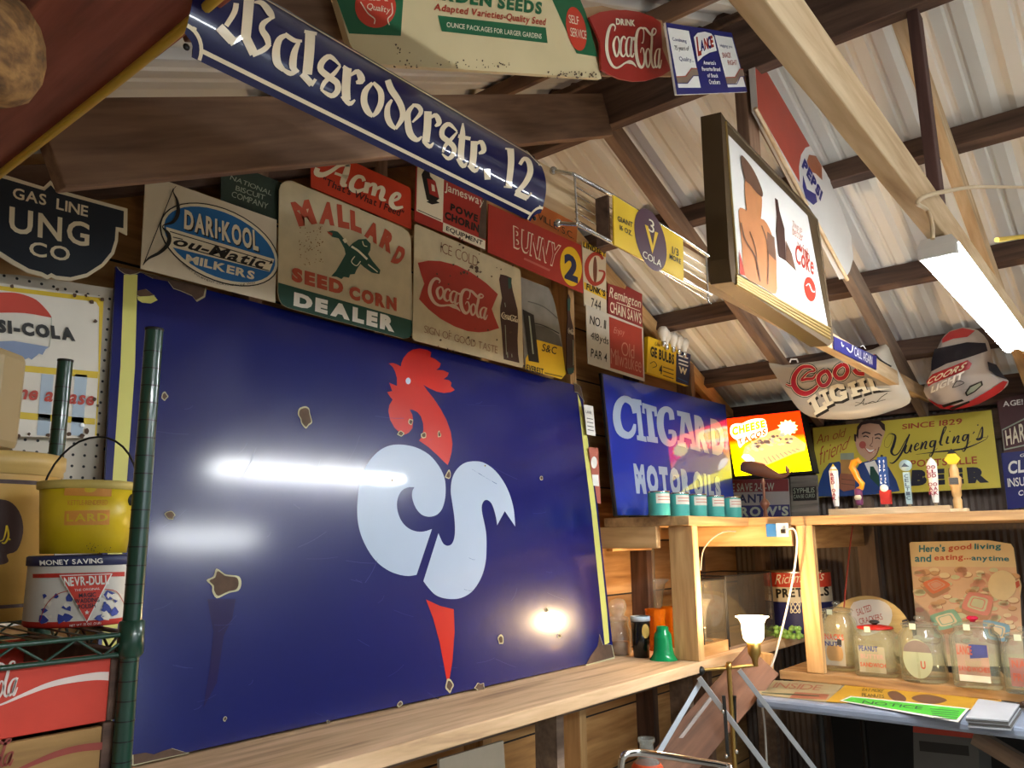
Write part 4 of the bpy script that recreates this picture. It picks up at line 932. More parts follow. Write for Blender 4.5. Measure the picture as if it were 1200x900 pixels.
s.poly(X_([(252, 355), (262, 362), (268, 400), (285, 460), (290, 570), (265, 555), (255, 470), (258, 420)]), CB, 5); s.flush('printed_bottle'); s.poly(X_([(290, 500), (310, 545), (325, 605), (290, 570)]), SKD, 5); s.flush('printed_hand')
s.text('with', *X_([(330, 530), (372, 575), (328, 490)]), REDINK, L=5); s.text('Coke', *X_([(322, 575), (385, 620), (322, 510)]), REDINK, L=5, w=.02); s.text('better', *X_([(312, 480), (348, 505), (312, 450)]), FR, L=5); s.text('Things go', *X_([(312, 458), (345, 480), (312, 432)]), FR, L=5)
zell(s, X_, (372, 666), 19, 42, -.15, mat('bright red disc', '#d8301f', rough=.4), 5); s.flush('red_disc'); s.pen(X_([(358, 655), (368, 648), (378, 672), (388, 675)]), 1.2, WHITEINK, 6)
s.done()

# ---- long red and white soda sign along the rafter
Y_ = ZT(870, 60, 3.336)
PP = plane_y(.825)
s = Sign('soda_sign', 'long sloping red and white soda sign with a globe, under the roof', 'sign', PP, Y_([(48, 62), (92, 70), (265, 370), (330, 480), (382, 600), (425, 720), (434, 810), (420, 860), (400, 888), (285, 660), (60, 228)]), mat('white soda sign', '#cfcbc4', rough=.4, vary=.04), .02)
s.poly(Y_([(50, 65), (90, 72), (262, 370), (222, 512), (60, 226)]), paint('brick red panel', '#a8402f')); s.flush('red_field')
s.poly(Y_([(262, 372), (245, 378), (228, 405), (220, 450), (222, 510), (245, 580), (300, 640), (345, 510)]), mat('white soda sign', '#cfcbc4'), 2); s.flush('white_globe')
s.poly(Y_([(258, 405), (285, 410), (308, 450), (310, 505), (285, 480), (262, 470), (250, 430)]), paint('faded rust red', '#9a5b3c', vary=.2), 3); s.flush('globe_cap')
s.poly(Y_([(235, 485), (250, 540), (285, 560), (290, 590), (275, 602), (245, 575), (233, 530)]), LB, 3); s.flush('globe_base')
s.text('PEPSI', *Y_([(228, 452), (302, 588), (240, 418)]), LB, L=4, tr=Y_([(312, 552)])[0], w=.06)
s.done()
g = MB(); a, b_ = [PP.pt(*p, .004) for p in Y_([(45, 225), (248, 604)])]; g.tube([a, b_], .007, W_PALE, 6); o = g.build('edge_strip', s.root)
g = MB(); a, b_ = [PP.pt(*p, .004) for p in Y_([(284, 668), (406, 895)])]; g.tube([a, b_], .007, W_PALE, 6); o = g.build('edge_strip', s.root)
# ---- small blue sign at the far end of the tie beam
T9 = ZT(900, 400, 6.667)
s = Sign('door_sign', 'small blue thank-you sign with white lettering at the far end of the tie beam', 'sign', plane_y(.853), T9([(515, -40), (850, 118), (848, 222), (520, 62)]), LB, .004)
s.text('CALL AGAIN', *T9([(672, 112), (812, 188), (672, 42)]), WHITEINK); s.pen(T9([(570, 5), (580, 40), (590, 30)]), 1, WHITEINK); s.pen(T9([(612, 50), (640, 85), (655, 70), (660, 30)]), 1.2, WHITEINK)
s.pen(T9([(720, 45), (740, 35), (760, 60)]), .8, WHITEINK); s.done()

# ================================================================ RIGHT WALL: SIGNS
# ---- painted hoods
def hood(name, label, plane, outline, m, depth_, cen):
    P0 = [plane.pt(*p) for p in outline]; c = plane.pt(*cen)
    root = thing(name, label, 'car hood', (c.x, c.y, min(p.z for p in P0)))
    rad = max((p-c).length for p in P0)
    bul = lambda q: depth_*max(0, 1-((q-c).length/rad)**2)
    g = MB(); n = len(P0); K = 8; vs = []
    for k in range(K+1):
        for p in P0:
            q = c+(p-c)*(1-k/K); vs.append(q+plane.n*(bul(q) if k else 0))
    g.add(vs, [(k*n+i, k*n+(i+1) % n, (k+1)*n+(i+1) % n, (k+1)*n+i) for k in range(K) for i in range(n)], m, True)
    g.add([p+plane.n*-.004 for p in P0], [list(range(n))], M_BLACK)
    g.build('shell', root)
    s = Curved(root, plane, lambda q: bul(q)+.0035)
    return s
HP = plane3((3.86, 1.6, 1.95), (3.86, .6, 1.95), (3.78, 1.6, 2.3))
GH = mat('warm grey painted shell', '#b3ac9c', rough=.35, vary=.05)
s = hood('race_hood', 'grey curved racing hood with red script and cream block letters, over the yellow sign', HP, T9(sp2([(5, 168), (120, 185), (250, 172), (420, 150), (520, 128), (700, 90), (820, 62), (920, 22), (960, 90), (1000, 190), (1060, 320), (1118, 450), (1080, 500), (1000, 532), (900, 565), (800, 590), (700, 606), (600, 612), (500, 610), (420, 604), (330, 588), (255, 545), (200, 480), (150, 410), (100, 335), (45, 245)], 2, True)), GH, .035, (990, 445))
SR = enamel('scarlet script', '#b5242a'); 
COO = [([(150, 330), (190, 345), (225, 320)], [8, 14, 10]), ([(395, 250), (370, 285), (320, 290), (275, 300), (330, 240), (385, 225), (350, 195), (280, 200), (225, 260), (215, 330), (250, 385), (310, 405), (370, 380), (410, 340)], [8, 18, 22, 16, 12, 14, 22, 28, 36, 42, 42, 38, 30, 18]),
       ([(470, 225), (425, 255), (412, 300), (440, 340), (480, 330), (505, 280), (490, 240), (470, 225)], 30), ([(600, 175), (555, 205), (540, 250), (570, 285), (615, 275), (640, 230), (630, 190), (600, 175)], 30), ([(690, 215), (720, 245), (770, 250)], 32)]
for ex, m, L in ((22, INK, 1), (10, CREAMINK, 2), (0, SR, 3)):
    for pts, w in COO: s.pen(T9(pts), [(x+ex)/6.667 for x in (w if isinstance(w, list) else [w]*len(pts))], m, L)
for dx, dy, m, L in ((14, 18, INK, 1), (0, 0, CREAMINK, 2)):
    for q in ([(320, 460), (385, 405), (400, 420), (385, 440), (420, 510), (450, 495), (440, 475), (465, 462), (480, 520), (380, 575), (370, 555), (385, 545), (350, 465), (330, 478)], [(412, 392), (480, 360), (488, 385), (468, 395), (500, 465), (525, 455), (530, 478), (468, 508), (460, 485), (475, 478), (440, 405), (420, 415)],
              [(510, 345), (560, 325), (610, 330), (618, 365), (585, 370), (560, 355), (535, 375), (545, 420), (580, 430), (600, 415), (580, 410), (578, 392), (630, 375), (640, 435), (590, 460), (530, 465), (500, 420), (495, 375)], [(640, 325), (700, 300), (705, 322), (692, 328), (702, 355), (735, 345), (728, 315), (715, 318), (712, 298), (770, 278), (775, 300), (762, 306), (790, 375), (810, 370), (815, 390), (755, 408), (750, 388), (762, 382), (750, 365), (712, 378), (718, 395), (735, 392), (738, 412), (670, 432), (665, 410), (680, 405), (660, 345), (645, 350)],
              [(790, 280), (830, 290), (850, 350), (880, 365), (970, 365), (880, 378), (825, 385), (815, 350)]):
        s.poly(T9([(x+dx, y+dy) for x, y in q]), m, L)
s.flush('block_letters')
s.pen(T9([(695, 500), (740, 480), (770, 440), (760, 490), (830, 465), (860, 470), (900, 430), (945, 400)]), .7, INK); s.pen(T9([(700, 470), (800, 480), (930, 450)]), .5, INK)
s.pen(T9([(850, 100), (900, 150), (975, 195)]), 2.2, INK); s.pen(T9([(840, 120), (850, 100)]), 3, SR); s.done()
g = MB(); p = HP.pt(930, 425); g.tube([HP.pt(*q) for q in T9([(170, 165), (180, 140), (225, 140), (235, 165)])], .004, WHITEINK, 8); g.build('hanging_tab', s.root)
Hh = ZT(960, 330, 5)
H2 = plane3((4.15, .8, 1.95), (4.15, .3, 1.95), (4.05, .8, 2.35))
s = hood('race_car_nose', 'white racing nose shell with red edges and dark windshield hanging under the lamp', H2, Hh(sp2([(720, 335), (760, 292), (840, 268), (930, 285), (990, 350), (1010, 430), (1035, 520), (1110, 582), (1085, 625), (1040, 660), (940, 712), (860, 735), (790, 748), (710, 742), (650, 700), (612, 640), (635, 570), (665, 490), (680, 420)], 2, True)), mat('white racing shell', '#b9b2ac', rough=.35, vary=.05), .10, (1131, 432))
s.poly(Hh([(730, 335), (770, 292), (845, 270), (920, 285), (880, 320), (800, 330), (735, 355)]), SR); s.flush('roof_panel')
s.poly(Hh([(690, 390), (760, 375), (880, 350), (985, 355), (1000, 400), (880, 440), (770, 470), (672, 520), (675, 450)]), mat('dark windshield', '#2c2b33', rough=.2, vary=.1), 1); s.flush('windshield')
s.poly(Hh([(790, 748), (710, 742), (655, 705), (640, 685), (700, 715), (800, 722), (900, 690), (1020, 620), (1085, 575), (1110, 582), (1085, 625), (1040, 660), (940, 712), (860, 735)]), SR, 1); s.flush('red_bumper')
for q in ([(720, 722), (850, 680), (862, 690), (735, 735)], [(765, 738), (890, 690), (895, 700), (790, 748)]): s.poly(Hh(q), INK, 2)
s.flush('air_slots'); s.poly(Hh([(870, 640), (900, 600), (970, 570), (975, 595), (930, 635), (880, 662)]), INK, 2); s.poly(Hh([(882, 640), (905, 608), (962, 580), (965, 594), (925, 630), (885, 652)]), PALE, 3); s.flush('side_badge')
s.poly(Hh([(1000, 460), (1050, 480), (1085, 540), (1110, 570), (1050, 545), (1010, 510)]), mat('dark windshield', '#2c2b33'), 2); s.flush('side_window')
s.poly(Hh([(640, 580), (680, 535), (890, 450), (915, 470), (900, 500), (680, 590), (650, 610)]), SR, 2); s.flush('red_flash')
s.text('LIGHT', *Hh([(672, 645), (880, 545), (690, 600)]), WHITEINK, L=5, tr=Hh([(890, 500)])[0], w=.05); s.text('COORS', *Hh([(655, 592), (885, 492), (675, 552)]), CREAMINK, L=4, w=.02, sh=.2)
s.pen(Hh([(800, 610), (830, 570), (870, 580), (830, 600), (800, 610)]), .8, INK, 3); s.done()

# ---- yellow beer sign
y1, y2, y3 = ZT(945, 480, 7.5), ZT(1040, 480, 7.5), ZT(920, 400, 4.286)
YP = plane_x(4.40)
s = Sign('beer_sign', 'wide yellow beer sign with a smiling man in a blue jacket raising a glass', 'sign', YP, [(952.5, 501.5), (1161.5, 480.5), (1173, 571.5), (958, 583)], mat('yellow beer enamel', '#cdbd48', rough=.35, vary=.08, vscale=5), .005)
BJ = paint('blue jacket paint', '#27447f', vary=.2); FACE = paint('painted face', '#c9a184', vary=.12); HAIR = paint('dark painted hair', '#33231f')
s.poly(y1([(95, 765), (110, 650), (150, 540), (200, 470), (290, 455), (330, 520), (420, 560), (470, 470), (580, 440), (640, 440), (720, 500), (790, 620), (820, 715), (600, 745), (300, 765)]), BJ); s.flush('painted_jacket')
s.poly(y1([(510, 470), (560, 460), (600, 445), (640, 520), (640, 640), (560, 580)]), WHITEINK, 2); s.poly(y1([(560, 500), (590, 500), (650, 600), (640, 680), (560, 600)]), GB, 3); s.flush('painted_tie')
s.poly(y1(sp2([(455, 190), (470, 130), (560, 108), (660, 130), (690, 190), (670, 260), (650, 330), (610, 410), (560, 455), (500, 420), (455, 370), (430, 290), (425, 235)], 3, True)), FACE, 3); s.flush('painted_face')
s.poly(y1([(440, 230), (448, 150), (480, 110), (560, 98), (650, 100), (690, 130), (695, 190), (670, 175), (640, 130), (560, 120), (490, 135), (462, 180), (455, 260)]), HAIR, 4); s.poly(y1([(420, 215), (440, 220), (438, 285), (422, 275)]), HAIR, 4)
for q in ([(490, 215), (520, 200), (565, 212)], [(600, 225), (640, 215), (665, 232)]): s.pen(y1(q), 1.6, HAIR, 5)
for q in ([(500, 240), (525, 232), (550, 245)], [(605, 255), (625, 248), (650, 258)]): s.pen(y1(q), 1.3, INK, 5)
s.pen(y1([(585, 240), (580, 290), (560, 318), (585, 325)]), .8, SKD, 5); s.poly(y1([(520, 338), (560, 355), (610, 350), (590, 378), (545, 372)]), WHITEINK, 5); s.pen(y1([(515, 335), (560, 382), (612, 348)]), .9, REDINK, 6)
zell(s, y1, (495, 310), 30, 32, 0, paint('painted blush', '#b5584a', vary=.2), 4); s.pen(y1([(640, 330), (615, 400), (560, 450)]), 1.2, SKD, 4); s.flush('painted_features')
s.poly(y1([(300, 390), (418, 385), (425, 560), (420, 600), (305, 590)]), paint('painted pale ale', '#b88a4a', vary=.2), 4); s.poly(y1([(300, 385), (418, 380), (420, 440), (300, 440)]), PALE, 5); s.flush('painted_glass')
s.poly(y1([(300, 560), (430, 570), (430, 700), (330, 720), (270, 680)]), paint('painted hand', '#9a6248', vary=.15), 5); s.pen(y1([(310, 610), (425, 625)]), .8, SKD, 6); s.pen(y1([(310, 650), (425, 665)]), .8, SKD, 6); s.flush('painted_hand')
RI = paint('rust red script', '#a8482c')
s.text('An old', *y1([(90, 305), (345, 235), (85, 225)]), RI, sh=.2, w=-.01, tr=y1([(350, 160)])[0]); s.text('friend', *y1([(122, 490), (365, 335), (112, 330)]), RI, sh=.2, w=-.01, tr=y1([(390, 230)])[0])
s.text('SINCE 1829', *y2([(130, 175), (655, 128), (130, 128)]), RI, w=.02, tr=y2([(658, 75)])[0])
NI = paint('navy black script', '#1b1a2a')
for pts, w in (([(5, 215), (40, 205), (45, 260), (10, 330), (-25, 320), (-20, 260), (20, 215), (70, 230), (55, 310), (35, 370), (60, 400), (100, 380), (150, 290), (195, 215)], [1, 2, 2, 2, 2, 2, 3, 14, 20, 18, 10, 8, 6, 5]), ([(195, 215), (150, 330), (100, 420), (50, 470), (20, 465)], [10, 14, 14, 10, 4]),
    ([(170, 310), (152, 370), (180, 378), (215, 305), (200, 365), (215, 370)], [10, 14, 8, 12, 12, 5]), ([(240, 335), (275, 310), (262, 295), (240, 330), (248, 358), (285, 335)], [4, 6, 8, 12, 10, 4]), ([(310, 285), (292, 350), (325, 290), (345, 285), (330, 340), (350, 340)], [10, 12, 8, 12, 12, 5]),
    ([(420, 275), (385, 280), (375, 320), (400, 325), (425, 270), (410, 350), (385, 410), (372, 395), (440, 340)], [6, 10, 14, 8, 12, 12, 8, 4, 3]), ([(452, 290), (500, 200), (518, 155), (500, 158), (482, 220), (465, 300), (488, 312)], [4, 5, 7, 9, 14, 15, 5]), ([(535, 235), (520, 292), (545, 292)], [12, 14, 5]), ([(590, 235), (575, 295), (610, 240), (628, 235), (615, 290), (640, 285)], [10, 12, 8, 12, 12, 5]),
    ([(705, 220), (672, 228), (662, 265), (685, 270), (712, 215), (700, 310), (675, 365), (662, 350), (730, 280)], [6, 10, 14, 8, 12, 12, 8, 4, 3]), ([(765, 195), (750, 215)], [9, 5]), ([(790, 265), (800, 230), (835, 150), (830, 240), (800, 265), (785, 255), (880, 240), (880, 225)], [3, 5, 8, 16, 12, 6, 2, 2]),
    ([(882, 232), (860, 265), (700, 335), (560, 360), (430, 372), (250, 395)], [2, 4, 10, 12, 8, 2]), ([(790, 140), (800, 132)], [9, 9]), ([(546, 196), (553, 188)], [8, 8])):
    s.pen(y2(pts), [x*1.25/7.5 for x in w], NI, 3)
s.text('POTTSVILLE', *y2([(205, 508), (790, 475), (205, 445)]), RI, w=.02, tr=y2([(785, 410)])[0])
s.text('BEER', *y2([(205, 672), (895, 640), (215, 532)]), NI, w=.085, tr=y2([(870, 500)])[0], sp=.16)
s.done()
# ---- signs cut by the right edge of the picture
q2 = y2
s = Sign('tin_sign', 'dark maroon sign with slanted pale lettering, top right of the yellow sign', 'sign', plane_x(4.40), [(1168, 470), (1240, 450), (1240, 524), (1177, 531), (1172, 498)], paint('maroon paint', '#4e2b2c', vary=.2), .004)
s.text('AGE!', (1175.5, 477), (1199, 474), (1175, 470.5), WHITEINK, w=.02); s.poly(q2([(1005, 175), (1300, 25), (1300, 300), (1025, 358)]), PALE); s.poly(q2([(1012, 185), (1300, 40), (1300, 285), (1032, 345)]), paint('maroon paint', '#4e2b2c'), 2); s.flush('lettering_frame')
s.text('HAR', *q2([(1048, 318), (1215, 275), (1032, 185)]), CREAMINK, L=4, tr=q2([(1200, 110)])[0], w=.02); s.done()
s = Sign('tin_sign', 'deep blue sign with white lettering at the right edge, below the maroon sign', 'sign', plane_x(4.395), [(1173, 531), (1240, 524), (1240, 590), (1181, 597)], mat('ultramarine enamel', '#1a1f66', rough=.3, vary=.06), .004)
s.text('CL', *q2([(1062, 570), (1205, 552), (1060, 455)]), WHITEINK, w=.03); s.text('INSU', *q2([(1060, 682), (1210, 668), (1052, 605)]), WHITEINK, w=.01); s.text('CO', *q2([(1152, 760), (1250, 745), (1150, 712)]), WHITEINK, w=.02)
s.text('G', *q2([(1165, 418), (1205, 412), (1165, 392)]), WHITEINK); s.done()

# ---- lit taco sign
TXP = plane_x(4.26)
def emis_mat(name, c1, c2, z0_, z1_, st):
    m = bpy.data.materials.new(name); m.use_nodes = True; nt = m.node_tree; b = nt.nodes['Principled BSDF']
    tc = nt.nodes.new('ShaderNodeTexCoord'); sep = nt.nodes.new('ShaderNodeSeparateXYZ'); nt.links.new(tc.outputs['Object'], sep.inputs[0])
    mr = nt.nodes.new('ShaderNodeMapRange'); nt.links.new(sep.outputs['Z'], mr.inputs[0]); mr.inputs[1].default_value = z0_; mr.inputs[2].default_value = z1_
    rp = nt.nodes.new('ShaderNodeValToRGB'); rp.color_ramp.elements[0].color = lin(c1); rp.color_ramp.elements[0].position = .22; rp.color_ramp.elements[1].color = lin(c2); rp.color_ramp.elements[1].position = .62
    nt.links.new(mr.outputs[0], rp.inputs[0]); nt.links.new(rp.outputs[0], b.inputs['Base Color']); nt.links.new(rp.outputs[0], b.inputs['Emission Color'])
    b.inputs['Emission Strength'].default_value = st; b.inputs['Roughness'].default_value = .3
    return m
tq = [(850, 491), (937, 481.5), (951, 551.5), (861.5, 558)]
tp = [TXP.pt(*p) for p in tq]; th = tp[0].z-tp[3].z
M_TACO = emis_mat('backlit orange to yellow print', '#ffee00', '#ff2401', 0, th, 2.8)
s = Sign('lit_taco_sign', 'glowing orange and yellow taco sign in the corner', 'lit sign', TXP, tq, M_TACO, .001, base=(4.3, sum(p.y for p in tp)/4, min(p.z for p in tp)))
g = MB(); g.prism([TXP.pt(*p, -.0015) for p in [(847.5, 489.5), (938.5, 479.5), (954, 554), (860, 561.5)]], (.08, 0, 0), M_BLACK); g.build('case', s.root)
def glow(n, c, st=2.6): return mat(n, c, rough=.4, vary=0, emis=c, estr=st)
t9 = ZT(840, 470, 9)
s.poly(t9(sp2([(140, 330), (150, 265), (200, 238), (270, 235), (330, 205), (420, 185), (500, 192), (522, 240), (535, 330), (500, 375), (430, 385), (300, 440), (250, 490), (230, 470), (215, 415), (170, 385)], 3, True)), glow('glowing cream outline', '#fff2b8')); s.flush('outline_glow')
s.text('CHEESE', *t9([(165, 370), (515, 275), (160, 275)]), glow('glowing yellow', '#ffd500'), L=3, w=.06, tr=t9([(505, 195)])[0]); s.text('TACOS', *t9([(235, 465), (520, 355), (220, 405)]), glow('glowing orange', '#ff3a04'), L=3, w=.05, tr=t9([(520, 285)])[0])
s.poly(t9([(750+(110 if i % 2 else 82)*math.cos(.262*i), 280+(85 if i % 2 else 64)*math.sin(.262*i)) for i in range(24)]), glow('glowing pale yellow burst', '#fff08a'), 2); s.flush('starburst')
s.poly(t9([(265, 590), (300, 480), (420, 400), (560, 320), (650, 290), (720, 340), (820, 370), (940, 450), (930, 520), (800, 560), (540, 670), (420, 680), (300, 640)]), glow('glowing taco shell', '#e8c277', .85), 1); s.flush('printed_taco')
tc_ = [glow('glowing meat brown', '#8a6a58', .5), glow('glowing lettuce', '#cfcfae', .6), glow('glowing cheese', '#f0cf9a', .8)]
rn = random.Random(3)
for k in range(46):
    u = rn.random(); c = (320+u*520, 500-u*150+rn.uniform(-60, 70)); q = rn.uniform(14, 34); s.poly(t9([(c[0]+q*rn.uniform(.6, 1.4)*math.cos(t), c[1]+q*.6*rn.uniform(.6, 1.3)*math.sin(t)) for t in (0, 1, 2, 3, 4, 5)]), tc_[k % 3], 2+.2*(k % 5))
s.flush('printed_filling')
for k in range(9): s.pen(t9([(500+k*42, 600-k*12), (540+k*42, 660-k*18)]), .5, tc_[0], 3, smooth=False)
s.poly(t9([(262, 590), (290, 560), (340, 565), (390, 610), (410, 660), (330, 650)]), glow('glowing white', '#fff4dc'), 3); s.done('printed_napkin')
g = MB(); a = TXP.pt(861, 545); g.box((4.30, a.y-.10, a.z-.002-.03), (4.49, a.y-.08, a.z-.018), M_IRON); g.build('wall_bracket', s.root)

# ================================================================ UPPER SHELF AND WHAT STANDS ON IT
SZ = 1.54
W_SH = wood('shelf board pine', '#c79d68', '#7b5b3c', '#a98254'); W_SHY = wood('shelf board pine across', '#c79d68', '#7b5b3c', '#a98254', axis='Y')
BY, SX = 1.49, 3.54          # front of the bench and of the far shelf
o = board('shelf_board', (2.95, 1.69, SZ-.019), (SX-.002, 1.69, SZ-.019), .40, .038, W_SH, label='upper shelf board along the plank wall under the motor oil sign', cat='shelf')
o = board('shelf_board', (SX+.47, WY-.08, SZ-.019), (SX+.47, -.6, SZ-.019), .94, .038, W_SH, label='deep upper shelf board along the corrugated wall under the beer taps', cat='shelf')
def apron(p0, p1, lab, w=.09): board('shelf_apron', p0, p1, .035, w, W_PINE, label=lab, cat='board')
apron((2.968, 1.64, SZ-.083), (2.968, 1.92, SZ-.083), 'grey pine apron under the left end of the upper shelf')
apron((SX+.02, 1.86, SZ-.083), (SX+.02, 1.30, SZ-.083), 'pine apron under the shelf with the blue outlet on it')
apron((SX+.07, 1.255, SZ-.09), (4.40, 1.255, SZ-.09), 'pine arm under the shelf running back to the corrugated wall', .10)
apron((3.0, 1.90, SZ-.09), (3.34, 1.90, SZ-.09), 'pine ledger on the plank wall under the upper shelf', .1)

M_TIN = mat('teal tin paint', '#49a79b', rough=.4, vary=.05); M_LBL = paint('tin label cream', '#ded6c4')
def tin(px, lab):
    c = onz(px, 606, SZ+.0005); c.y = 1.60; d = ray(px, 606); c.x = d.x*(c.y/d.y); c.z = SZ+.0005
    r = thing('round_tin', lab, 'tin', c, 'teal tins on the upper shelf')
    g = MB(); g.lathe([(.043, .002), (.044, .004), (.044, .092), (.043, .094)], c, M_TIN, 24); g.lathe([(0, .0), (.043, .002)], c, M_STEEL, 24); g.build('body', r)
    g = MB(); g.lathe([(.0442, .093), (.045, .095), (.045, .099), (.041, .1), (.040, .097), (0, .097)], c, M_STEEL, 24); g.build('lid', r)
    g = MB(); n = 10; vs = []
    for k in range(n+1):
        a = math.radians(195+110*k/n)
        for z in (.05, .088): vs.append(c+Vector((.0446*math.cos(a), .0446*math.sin(a), z)))
    g.add(vs, [(2*k, 2*k+2, 2*k+3, 2*k+1) for k in range(n)], M_LBL, True)
    for z in (.062, .074):
        vs = [c+Vector((.045*math.cos(math.radians(a)), .045*math.sin(math.radians(a)), zz)) for a in range(205, 300, 10) for zz in (z, z+.004)]
        g.add(vs, [(2*k, 2*k+2, 2*k+3, 2*k+1) for k in range(len(vs)//2-1)], FR, True)
    g.build('label', r)
tin(773, 'teal round tin standing alone in front of the motor oil sign'); 
for px, lab in ((796, 'teal round tin, first of the close row before the motor oil sign'), (817, 'teal round tin, second of the close row before the motor oil sign'), (838, 'teal round tin, third of the close row before the motor oil sign'), (858, 'teal round tin, last of the close row, nearest the whale')): tin(px, lab)

c7 = ZT(820, 480, 6.923)
s = Sign('plant_sign', 'maroon, grey and navy garden sign leaning under the lit taco sign', 'sign', plane_x(4.24), c7([(200, 570), (720, 560), (735, 870), (215, 880)]), paint('grey sign board', '#8e8b84'), .006)
s.poly(c7([(202, 572), (718, 562), (722, 662), (206, 672)]), paint('maroon band', '#6b2a26')); s.flush('maroon_band'); s.poly(c7([(212, 782), (728, 770), (733, 868), (216, 878)]), paint('navy band', '#2a2c5c')); s.flush('navy_band')
s.text('WE SAVE 2-U-W', *c7([(205, 665), (605, 658), (205, 600)]), PALE, L=2, w=.02); s.text('PLANT', *c7([(215, 760), (522, 755), (215, 690)]), paint('navy lettering', '#1a2347'), w=.03); s.text("CROW'S", *c7([(250, 872), (720, 862), (250, 790)]), PALE, L=2, w=.04); s.done()
s = Sign('wooden_sign', 'small grey wooden plaque with black lettered band beside the taps', 'sign', plane_x(4.30), c7([(735, 545), (950, 530), (965, 860), (745, 872)]), wood('grey plaque wood', '#857e72', '#4f4a42', axis='Y'), .015)
s.poly(c7([(752, 632), (945, 622), (950, 735), (757, 742)]), INK); s.flush('black_band')
s.text('SYPHILIS', *c7([(760, 682), (932, 672), (760, 640)]), PALE, L=2); s.text('CAN BE CURED', *c7([(762, 722), (935, 712), (762, 692)]), PALE, L=2); s.done()

# whale on its stand
c = onx(897, 602, 4.0); c.z = SZ+.0005
def wp(px, py): return onx(px, py, 4.0)
r = thing('whale_figure', 'copper coloured whale figure on a turned stand before the lit sign', 'figurine', c)
M_COP = mat('aged copper', '#a26f56', rough=.35, metal=.4, vary=.15)
g = MB(); ctr = [wp(868, 545), wp(870, 546.5), wp(880, 548), wp(893, 551), (wp(905, 556)), wp(914, 558.5), wp(921, 557.5), wp(925, 554)]
k = 4.0*.00118
g.tube(ctr, [k*1.2, k*5.6, k*7.6, k*7.4, k*5, k*2.8, k*1.6, k*1.2], M_COP, 16); g.build('body', r)
g = MB()
for a in ((921, 545), (931, 551)):
    p0, p1 = wp(924, 555), wp(*a); d = (p1-p0); g.add([p0+Vector((-.012, 0, 0)), p0+Vector((.012, 0, 0)), p1+Vector((.006, 0, 0)), p1+Vector((-.006, 0, 0)), p0+d*.4+Vector((0, .012, -.004)), p0+d*.4+Vector((0, -.012, .004))], [(0, 4, 3), (4, 2, 3), (4, 1, 2), (0, 5, 3), (5, 2, 3), (5, 1, 2), (0, 1, 4), (0, 1, 5)], M_COP)
g.build('tail_fluke', r)
g = MB(); p = wp(896, 560); g.lathe([(.0, 0), (.035, 0), (.035, .008), (.012, .016), (.008, .05), (.018, .062), (.026, .078), (.018, .094), (.007, .104), (.007, p.z-c.z-.034), (.012, p.z-c.z-.026), (.004, p.z-c.z)], c, M_COP, 18); g.build('stand', r)

# beer taps
TB = 3.62
a, b_ = onx(971, 606, TB), onx(1114, 604, TB)
board('tap_rail', (TB+.03, a.y, SZ+.0145), (TB+.03, b_.y, SZ+.0145), .06, .028, W_PALE, label='pale pine rail holding five beer tap handles on the upper shelf', cat='board')
tz = SZ+.029
def tap(px, top, lab, prof, m, art=None, flat=False, ferr=True):
    c = onx(px, 600, TB+.03); c.z = tz; h = onx(px, top, TB+.03).z-tz
    r = thing('beer_tap', lab, 'beer tap', c, 'beer tap handles')
    g = MB(); g.lathe([(.0, 0), (.007, 0), (.006, .016), (.0045, .02)], c, M_STEEL, 12); g.build('ferrule', r)
    g = MB()
    if flat: 
        for (x0, x1, z0_, z1_, w_) in prof: g.prism([c+Vector((-w_, x0[0], h*z0_)), c+Vector((-w_, x0[1], h*z0_)), c+Vector((-w_, x1[1], h*z1_)), c+Vector((-w_, x1[0], h*z1_))], (2*w_, 0, 0), m)
    else: g.lathe([(rr, zz*h) for rr, zz in prof], c, m, 8 if art == 'oct' else 18, smooth=art != 'oct')
    g.build('handle', r)
    return r, c, h
M_TW = mat('white tap resin', '#e4dfd3', rough=.3, vary=.03)
OAK = [(.0, .06), (.011, .06), (.013, .12), (.019, .60), (.020, .85), (.012, .93), (0, 1)]
def letters(c, h, txt, x, z_, dy, m, hh=.02, root=None, w=.03, lay=.0):
    """upright label on the face of a handle, read top to bottom"""
    g = MB(); n = len(txt); V, F = None, None
    for k, ch in enumerate(txt):
        if ch == ' ': continue
        V, F = layout(ch, w); zt = z_-k*hh
        g.add([c+Vector((-x, dy+.008-.016*u, zt-hh*.85*(1-v))) for u, v in V], F, m)
    g.build('lettering', root)
M_OAK = paint('oak red lettering', '#8c2f3a')
r, c, h = tap(981, 544, 'white faceted tap handle with red lettering, first from the left', OAK, M_TW, 'oct'); letters(c, h, 'RED OAK', .0215, h*.80, 0, M_OAK, h*.088, r)
g = MB(); g.lathe([(.0195, h*.86), (.0, h*1.02)], c, M_YEL, 8, smooth=False); g.build('tip', r)
r, c, h = tap(1008, 534, 'orange curved tap handle with purple base, second from the left', [(.0, .06), (.014, .06), (.016, .1), (.016, .36), (.006, .38)], paint('purple orange base', '#6d2f52'))
g = MB(); cv = [c+Vector((0, dy, h*z_)) for dy, z_ in ((.004, .36), (-.014, .38), (-.020, .46), (-.004, .56), (.004, .68), (.016, .78), (.006, .88), (-.012, .92), (-.022, .86))]; g.tube(cv, [.008, .011, .012, .012, .014, .014, .016, .012, .006], mat('amber resin', '#dd8f1e', rough=.3), 12); g.build('curl', r)
g = MB(); g.sphere(c+Vector((-.012, 0, h*.2)), .013, M_CREAM, 12, 8, (.5, 1.2, 1)); g.build('badge', r)
r, c, h = tap(1040, 534, 'blue tap handle with white lettering over a red base, third from the left', [((-.016, .016), (-.018, .018), .06, .30, .012), ((-.017, .017), (-.017, .017), .40, .98, .010)], mat('cobalt tap resin', '#2b4a86', rough=.35), flat=True)
